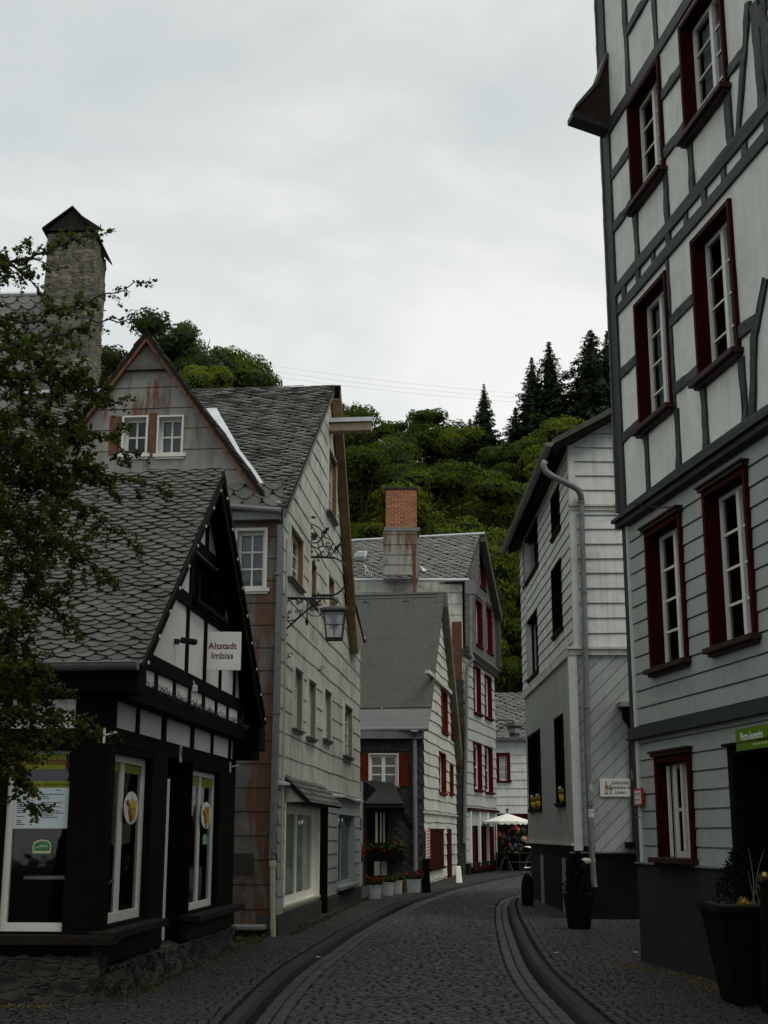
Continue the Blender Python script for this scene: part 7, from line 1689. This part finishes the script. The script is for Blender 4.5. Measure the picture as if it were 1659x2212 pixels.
pts=[Vector((c0.x+rs*(1 if k%2==0 else .5)*cos(k*pi/6+.2),y2,c0.z+rs*(1 if k%2==0 else .5)*sin(k*pi/6+.2))) for k in range(12)]
q.add([p+Vector((0,-.02,0)) for p in pts]+[p+Vector((0,.02,0)) for p in pts],[tuple(range(12)),tuple(range(12,24))[::-1]]+[(i,(i+1)%12,12+(i+1)%12,12+i) for i in range(12)]); q.build('star_rosette',M['iron'],SB)
q=MB(); a,b=c6((605,1440),y2),c6((655,1525),y2); q.tube([a,a+(b-a)*.5,b],[.006,.045,.006],7); q.build('leaf_spike',M['iron'],SB)
# hanging wall hook lines
for q_,lab in (((A5((1035,1725))),'little curled hook in the middle of the grey house wall'),((A5((705,1590))),'curled iron hook low beside the downpipe of the grey house')):
    u,z=SU(q_); P0=S.P(u,z,.08); h=MB(); h.tube([P0+Vector((.05*cos(t)*(1-t/9),0,.05*sin(t)*(1-t/9))) for t in np.linspace(0,5.5,14)]+[P0+Vector((-.1,0,-.05))],.008,5); tag(h.build('wall_hook',M['iron'],None,loc=P0),lab,'hook')
# second lantern at the end of the street
yl_=57; FLn=thing('far_lantern',tuple(at_y(*B2((1385,270)),yl_)),'small far lantern on a bracket against the slate roof at the street end','lantern')
m=MB(); m.tube([at_y(*B2(p),yl_) for p in ((1383,275),(1450,268),(1530,272),(1545,300))],.03,6); m.tube([at_y(*B2(p),yl_) for p in ((1385,385),(1440,330),(1500,290))],.022,6); m.build('bracket',M['iron'],FLn)
c=at_y(*B2((1545,315)),yl_); hb_=(at_y(*B2((1545,315)),yl_)-at_y(*B2((1545,415)),yl_)).length; m=MB(); m.lathe(c-Vector((0,0,hb_)),[(.2,0),(.2,.04),(.3,hb_-.1),(.4,hb_-.04),(.08,hb_+.12)],4); m.build('lantern_frame',M['lantern'],FLn)
m=MB(); m.lathe(c-Vector((0,0,hb_-.1)),[(.21,0),(.29,hb_-.25)],4,sx=1.02,sy=1.02); m.build('glass',plainmat('dull_glass',(.25,.26,.26)),FLn)

# ================================================================ potted plants
def blob_leaves(c,R,n,s,seed,zs=.7,d=1):
    r=np.random.default_rng(seed); V=[];F=[]
    for _ in range(n):
        q=r.normal(size=3); q/=np.linalg.norm(q); p=np.array(c)+q*R*r.uniform(.4,1)*np.array([1,1,zs]); nr=q+r.normal(size=3)*.6; nr/=np.linalg.norm(nr); t=np.cross(nr,r.normal(size=3)); t/=np.linalg.norm(t); u=np.cross(nr,t); k=len(V); ss=s*r.uniform(.6,1.3)
        V+=[p-t*ss*.5,p+u*ss*.35,p+t*ss*.5,p-u*ss*.35]; F.append((k,k+1,k+2,k+3))
    return V,F
def cloud(name,parts,mat,parent):
    m=MB()
    for V,F in parts: m.add([Vector(v) for v in V],F)
    return m.build(name,mat,parent)
def potted(q,wpx,hpx,lab,fl,seed,white=True,grass=False,depth=None):
    P0=ground(*B2(q),PH); sc_=P0.y/FP*.584*.42194*1.02; R=wpx*sc_/2; H=hpx*sc_
    o=thing('flower_tub',tuple(P0),lab,'flower tub','white flower tubs outside the low house')
    m=MB(); m.lathe(P0,[(R*.78,0),(R*.8,.01),(R*.9,H*.5),(R*.915,H*.52),(R*.9,H*.55),(R*.99,H*.93),(R*1.05,H*.94),(R*1.05,H),(R*.93,H),(R*.9,H*.9)],24); m.build('tub',M['terr'],o,smooth=False)
    m=MB(); m.lathe(P0+Vector((0,0,H*.88)),[(R*.92,0),(R*.92,.01)],20); m.build('soil',M['soilpot'],o)
    c=(P0.x,P0.y,P0.z+H*1.12)
    if grass:
        parts=[blob_leaves((c[0]+a*R*.7,c[1]+b*R*.6,c[2]+.02),R*.75,150,.07,seed+k,.75) for k,(a,b) in enumerate(((-1,0),(0,0),(1,0),(0,1)))]; cloud('foliage',parts,M['grass'],o)
    else:
        parts=[blob_leaves((c[0]+a*R*.6,c[1]+b*R*.5,c[2]+e*R),R*.65,120,.075,seed+k,.8) for k,(a,b,e) in enumerate(((-1,0,0),(0,0,.4),(1,0,.1),(0,1,.2),(0,-1,0)))]; cloud('foliage',parts,M['leaf_pot'],o)
        parts=[blob_leaves((c[0]+random.uniform(-1.2,1.2)*R,c[1]+random.uniform(-.9,.6)*R,c[2]+random.uniform(.0,.85)*R),.05,16,.055,seed+40+k,1) for k in range(fl)]; cloud('blossoms',parts,M['petal'],o)
    return o
potted((320,1838),125,112,'white tub with red flowers, nearest of the row beside the door',13,1)
potted((437,1810),110,108,'white tub with low green plants, second from the door',0,2,grass=True)
potted((528,1797),72,110,'narrow white tub with green plants, third from the door',0,3,grass=True)
potted((664,1783),124,108,'white tub with red flowers standing alone below the downpipe',14,4)
P0=ground(*B2((568,1775)),PH); m=MB(); m.lathe(P0,[(.13,0),(.17,.26),(.18,.3),(.15,.3)],16); tag(m.build('clay_pot',srf('terracotta',(.16,.06,.03),.2,10,.8,.3),None,loc=P0),'brown clay pot behind the narrow white tub','pot')
# window box of red flowers by the door
wb=kf(B2((415,1400))); P0=Kf.P(wb[0],wb[1],.25); o=thing('flower_box',tuple(P0),'dark flower box with red blossoms hanging beside the slate house door','flower box')
m=MB(); m.fbox(Kf,wb[0]-.55,wb[0]+.55,wb[1]-.35,wb[1]-.05,.12,.42); m.build('box',M['black'],o)
cloud('foliage',[blob_leaves((P0.x+a,P0.y,P0.z+.05),.24,140,.09,70+k,.8) for k,a in enumerate((-.45,-.15,.15,.45))],M['leaf_pot'],o)
cloud('blossoms',[blob_leaves((P0.x+random.uniform(-.6,.6),P0.y-random.uniform(0,.2),P0.z+random.uniform(-.1,.35)),.06,18,.07,90+k,1) for k in range(9)],M['petal'],o)
# red flower ball on a stand
a=at_y(*B2((163,1415)),34.0); o=thing('red_flower_ball',(a.x,a.y,PH),'round ball of red flowers on a dark stand beside the blue-grey shop window','flowers')
m=MB(); m.tube([Vector((a.x,a.y,PH)),Vector((a.x,a.y,a.z-.15))],.02,6); m.lathe((a.x,a.y,a.z-.35),[(.1,0),(.16,.1),(.17,.2)],12); m.lathe((a.x,a.y,PH),[(.15,0),(.14,.03)],12); m.build('stand',M['iron'],o)
cloud('blossoms',[blob_leaves((a.x,a.y,a.z),.24,500,.09,7,.9)],M['petal'],o)
# cream post with red band by the alley
a=at_y(*B2((158,1150)),33.6); o=thing('banded_post',(a.x,a.y,PH),'cream post with one red band at the far corner of the grey house','post')
zt_=at_y(*B2((158,890)),33.6).z; m=MB(); m.tube([Vector((a.x,a.y,PH)),Vector((a.x,a.y,zt_))],.13,12); m.build('post',M['cream'],o); m=MB(); zz=at_y(*B2((158,1180)),33.6).z; m.tube([Vector((a.x,a.y,zz-.14)),Vector((a.x,a.y,zz+.14))],.136,12); m.build('band',M['red'],o)
# boards
P0=ground(*B2((778,1780)),PH); o=thing('black_a_board',tuple(P0),'black folding advertising board against the white gable','board')
for s in (-1,1):
    m=MB(); w_=.13; a=[(P0.x-w_,P0.y+s*.22-.0,PH),(P0.x+w_*.8,P0.y+s*.22,PH),(P0.x+w_*.5,P0.y,PH+.85),(P0.x-w_*.8,P0.y,PH+.85)]
    m.hexa([Vector(p)+Vector((0,d,0)) for d in (0,.03*s) for p in a]); m.build('panel',M['black'],o)
P0=ground(*B2((1062,1698)),PH); m=MB(); sc_=P0.y/FP*.584*.42194; w_=52*sc_/2; h_=138*sc_
m.hexa([(P0.x-w_,P0.y-.15,PH),(P0.x+w_,P0.y-.15,PH),(P0.x+w_,P0.y+.15,PH),(P0.x-w_,P0.y+.15,PH),(P0.x-w_,P0.y-.04,PH+h_),(P0.x+w_*.55,P0.y-.04,PH+h_),(P0.x+w_*.55,P0.y+.04,PH+h_),(P0.x-w_,P0.y+.04,PH+h_)]); tag(m.build('white_a_board',M['canvas'],None,loc=P0,bev=.02),'blank white folding board at the mouth of the narrow alley','board')
# guard stone / dark tub by the white boarded house
P0=ground(*B3((440,2212)),PH); m=MB(); m.lathe((P0.x+.02,P0.y,PH-.02),[(.11,0),(.13,.2),(.13,.45),(.10,.60),(.05,.68),(.01,.70)],18,wob=.03); tag(m.build('guard_stone',M['render_black'],None,loc=P0,smooth=True),'rounded black guard stone at the far corner of the white boarded house','guard stone')
# planter with dark conifer at the white house, and rolled blind
P0=ground(*C1((1392,452)),PH); o=thing('black_planter',tuple(P0),'black square planter with a dark bushy conifer beside the downpipe','planter')
m=MB(); m.hexa([P0+Vector(p) for p in ((-.16,-.16,0),(.16,-.16,0),(.16,.16,0),(-.16,.16,0),(-.22,-.22,.55),(.22,-.22,.55),(.22,.22,.55),(-.22,.22,.55))]); m.build('planter_box',M['black'],o,bev=.01)
cloud('foliage',[blob_leaves((P0.x,P0.y,P0.z+.6+.09*k),.29-.03*k,420,.045,200+k,.8) for k in range(7)],M['needle_dark'],o)
q=rectpx(Fw,B3((862,1845)),B3((943,1845)),B3((900,1820)),B3((900,1872))); m=MB(); m.tube([Fw.P(q[0]-.1,(q[2]+q[3])/2,.1),Fw.P(q[1]+.1,(q[2]+q[3])/2,.1)],(q[3]-q[2])/2,12); tag(m.build('rolled_awning',M['cream'],None,loc=Fw.P(q[0],q[2],.1)),'rolled cream awning under the ledge of the white boarded house','awning')
# big tapered planter in the right foreground
P0=ground(*B8((1180,2050)),PH); P0.x+=.18; o=thing('tall_black_planter',tuple(P0),'tall tapered black planter with dry twigs beside the photo shop door','planter')
h_=.86; a_,b_=.27,.40
m=MB(); m.hexa([P0+Vector(p) for p in ((-a_,-a_,0),(a_,-a_,0),(a_,a_,0),(-a_,a_,0),(-b_,-b_,h_),(b_,-b_,h_),(b_,b_,h_),(-b_,b_,h_))]); m.fbox(Wall((P0.x-b_-.02,P0.y-b_),(1,0)),0,2*b_+.04,PH+h_-.06,PH+h_+.0,-2*b_-.02,.02); m.build('planter_box',M['black'],o,bev=.008)
m=MB(); m.box((P0.x-b_+.03,P0.y-b_+.03,PH+h_+.001),(P0.x+b_-.03,P0.y+b_-.03,PH+h_+.012)); m.build('soil',M['soilpot'],o)
m=MB()
for k in range(9):
    p=P0+Vector((random.uniform(-.02,.14),random.uniform(-.1,.1),h_)); d=Vector((random.uniform(-.25,.25),random.uniform(-.2,.2),1)); pts=[p]
    for j in range(8): d=(d+Vector((random.gauss(0,.1),random.gauss(0,.1),.05))).normalized(); pts.append(pts[-1]+d*.065*(1 if k<3 else .6))
    m.tube(pts,[.006*(1-.1*j) for j in range(9)],5)
m.build('twigs',srf('pale_dry_twig',(.2,.17,.14),.2,20,.8,0),o)
cloud('foliage',[blob_leaves((P0.x-.2+.02*k,P0.y,PH+h_+.08+.09*k),.20-.03*k,260,.03,300+k,.9) for k in range(5)],M['needle_dark'],o)
cloud('blossoms',[blob_leaves((P0.x-.12,P0.y-.2,PH+h_+.04),.07,40,.04,310,.6)],M['petal_y'],o)
# black post with brass ball at the right edge
qz=at_y(*B8((1385,1102)),12.2); o=thing('black_post',(qz.x,12.2,PH),'black square post topped with a brass ball in front of the photo shop door','post')
m=MB(); m.hexa([Vector((qz.x,12.2,0))+Vector(p) for p in ((-.09,-.09,PH),(.09,-.09,PH),(.09,.09,PH),(-.09,.09,PH),(-.045,-.045,qz.z-.07),(.045,-.045,qz.z-.07),(.045,.045,qz.z-.07),(-.045,.045,qz.z-.07))]); m.box((qz.x-.06,12.14,qz.z-.069),(qz.x+.06,12.26,qz.z-.04)); m.build('post',M['black'],o,bev=.006)
bs=srf('brass',(.35,.24,.06),.1,10,.35,0,metal=.8); m=MB(); m.lathe((qz.x,12.2,qz.z-.038),[(.012,0),(.02,.012),(.034,.03),(.036,.045),(.028,.065),(.008,.078)],16); m.build('ball',bs,o,smooth=True)

# ================================================================ souvenir stall under the cream umbrella
yu=55.5
ap_=at_y(*C2((480,372)),yu); el_=at_y(*C2((255,600)),yu); rim=at_y(*C2((700,562)),yu).z; bot=at_y(*C2((700,640)),yu).z
o=thing('market_umbrella',(ap_.x,yu,0),'big cream market umbrella with scalloped rim over the souvenir stall','umbrella')
Ru=(at_y(*C2((1100,560)),yu).x-ap_.x)*.98; n=8; m=MB(); ctr=Vector((ap_.x,yu,ap_.z))
ring=[Vector((ap_.x+Ru*cos(2*pi*k/n+.35),yu+Ru*sin(2*pi*k/n+.35),rim)) for k in range(n)]
for k in range(n):
    a,b=ring[k],ring[(k+1)%n]; m.add([ctr,a,b],[(0,1,2)])
    pts=[]; ns=3
    for s in range(ns*6+1):
        t=s/(ns*6); p=a+(b-a)*t; dz=(rim-bot)*(.55+.45*abs(sin(t*ns*pi))); pts+=[p,p-Vector((0,0,dz))]
    m.add(pts,[(2*i,2*i+2,2*i+3,2*i+1) for i in range(ns*6)])
m.build('canopy',M['canvas'],o)
m=MB(); m.tube([Vector((ap_.x,yu,PH)),Vector((ap_.x,yu,ap_.z+.12))],.03,8); m.lathe((ap_.x,yu,ap_.z+.1),[(.04,0),(.06,.05),(.02,.1)],8); m.build('pole',M['darkbrown'],o)
ts=ground(*C2((560,1740)),0); yt=57.0
tbz=at_y(*C2((560,1290)),yt).z; xa=at_y(*C2((280,1300)),yt).x; xb_=at_y(*C2((1000,1300)),yt).x+1.5
o=thing('souvenir_stall',(xa,yt,0),'dark souvenir stall table with trestle legs below the cream umbrella','stall')
m=MB(); m.box((xa,yt,tbz-.06),(xb_,yt+1.2,tbz)); m.build('table_top',M['darkbrown'],o)
TRM=srf('grey_trestle',(.08,.08,.07),.2,10,.7,.2)
for k in range(3):
    x=xa+.3+k*1.0
    for s in (-1,1): m=MB(); m.tube([Vector((x,yt+.1,tbz-.061)),Vector((x+s*.3,yt+.1,PH-.05))],.03,6); m.tube([Vector((x,yt+1.1,tbz-.061)),Vector((x+s*.3,yt+1.1,PH-.05))],.03,6); m.tube([Vector((x+s*.15,yt+.1,.45)),Vector((x+s*.15,yt+1.1,.45))],.02,5); m.build('trestle_leg',TRM,o)
m=MB(); m.box((xa-.1,yt+1.25,PH),(xb_,yt+1.35,rim-.05)); m.build('back_board',M['black'],o)
m=MB(); m.tube([Vector((xa-.1,yt+.05,bot+.1)),Vector((xb_,yt+.05,bot+.1))],.02,6); m.tube([Vector((xa-.1,yt+.05,PH)),Vector((xa-.1,yt+.05,bot+.1))],.025,6); m.build('hanging_rail',M['iron'],o)
items=[((730,780),75,(.28,.22,.05),'hat','mustard yellow straw hat hanging under the umbrella rim'),((690,700),60,(.3,.01,.01),'bag','dark red bag hanging beside the mustard hat'),((865,965),60,(.34,.33,.22),'hat','round cream hat hanging at the right of the stall'),((935,950),55,(.32,.04,.01),'bag','orange-red bag behind the cream hat'),((400,900),65,(.10,.05,.03),'bag','dull brown bag hanging on the left of the stall'),((510,780),50,(.14,.01,.01),'bag','deep red bag near the umbrella pole'),((640,760),75,(.02,.02,.025),'hat','black hat hanging left of the mustard hat'),((850,780),85,(.02,.02,.02),'hat','large black hat under the right rim'),((660,960),80,(.012,.012,.012),'hat','black hat in the middle row'),((500,950),60,(.05,.06,.06),'bag','dark grey bag in the middle row'),((540,1100),55,(.35,.05,.04),'toy','salmon red soft toy on the stall table'),((665,1110),50,(.03,.13,.28),'toy','blue soft toy on the stall table'),((760,1150),80,(.16,.15,.11),'basket','pale grey basket on the stall table right of the blue toy'),((490,1220),70,(.10,.10,.01),'basket','olive basket on the stall table left'),((590,1180),50,(.16,.12,.02),'basket','straw basket behind the salmon toy'),((300,860),60,(.2,.03,.01),'bag','rust coloured bag at the far left rail'),((370,1020),60,(.07,.03,.03),'bag','maroon bag low on the left rail'),((700,1285),45,(.5,.5,.5),'box','white paper box at the front edge of the stall table')]
for k,(q,s,c,kd_,lab) in enumerate(items):
    yy=yt-.05-.12*(k%3) if kd_ in('hat','bag') else yt+.25; P0=at_y(*C2(q),yy); R=s*.15823*.584*yy/FP*1.0
    mt=srf('goods_%d'%k,c,.2,15,.8,.2); m=MB(); o=thing({'hat':'hat','bag':'shoulder_bag','toy':'soft_toy','basket':'basket','box':'paper_box'}[kd_],tuple(P0),lab,kd_)
    X=Wall((P0.x,P0.y),(1,0))
    if kd_=='hat':
        vs=[];prof=[(R,0),(R*.98,.02),(R*.55,.035),(R*.5,R*.5),(R*.38,R*.62),(.01,R*.64)]
        for r_,h_ in prof:
            for j in range(16): a=2*pi*j/16; vs.append(Vector((P0.x+r_*cos(a),P0.y-h_,P0.z+r_*sin(a)*(1.0))))
        m.add(vs,[(i*16+j,i*16+(j+1)%16,(i+1)*16+(j+1)%16,(i+1)*16+j) for i in range(5) for j in range(16)]+[tuple(range(16))]); m.build('brim_and_crown',mt,o)
    elif kd_=='bag':
        m.hexa([P0+Vector(p) for p in ((-R*.8,-.06,-R),(R*.8,-.06,-R),(R*.8,.06,-R),(-R*.8,.06,-R),(-R*.6,-.03,R*.5),(R*.6,-.03,R*.5),(R*.6,.03,R*.5),(-R*.6,.03,R*.5))]); m.build('body',mt,o,bev=.03)
        m=MB(); m.tube([P0+Vector((-R*.5,0,R*.5)),P0+Vector((-R*.2,0,R*1.1)),P0+Vector((R*.2,0,R*1.1)),P0+Vector((R*.5,0,R*.5))],.012,5); m.build('strap',mt,o)
    elif kd_=='toy':
        m.lathe(P0-Vector((0,0,R)),[(R*.3,0),(R*.75,R*.3),(R*.7,R*.8),(R*.4,R*1.1)],12); m.lathe(P0+Vector((0,0,R*.0)),[(R*.2,0),(R*.5,R*.25),(R*.5,R*.55),(R*.15,R*.85)],12); m.build('body',mt,o,smooth=True)
    elif kd_=='basket':
        m.lathe(P0-Vector((0,0,R)),[(R*.7,0),(R*1.0,R*.8),(R*1.05,R*.85),(R*.95,R*.85),(R*.65,.1)],14); m.build('weave',mt,o); m=MB(); m.tube([P0+Vector((R*cos(t),0,R*.9*sin(t)-R*.15)) for t in np.linspace(0,pi,10)],.015,5); m.build('handle',mt,o)
    else: m.box(P0-Vector((R,R*.6,R*.25)),P0+Vector((R,R*.6,R*.25))); m.build('carton',mt,o,bev=.01)
# two small rucksacks / toy wheel stand at the right of the stall
P0=at_y(*C2((940,1400)),56.2); o=thing('display_stand',(P0.x,P0.y,0),'wire display stand with chrome hoop at the right edge of the stall','stand')
m=MB(); R=.42
m.tube([P0+Vector((R*cos(t),0,R*sin(t))) for t in np.linspace(-1.8,1.8,18)],.03,6); m.build('hoop',srf('chrome',(.5,.5,.48),.1,10,.3,0,metal=.6),o)
m=MB(); m.tube([Vector((P0.x-.3,P0.y,PH-.05)),Vector((P0.x-.3,P0.y,P0.z+.9))],.03,6); m.tube([Vector((P0.x-.7,P0.y,PH+.35)),Vector((P0.x+.5,P0.y,PH+.35))],.03,6); m.build('frame',M['iron'],o)
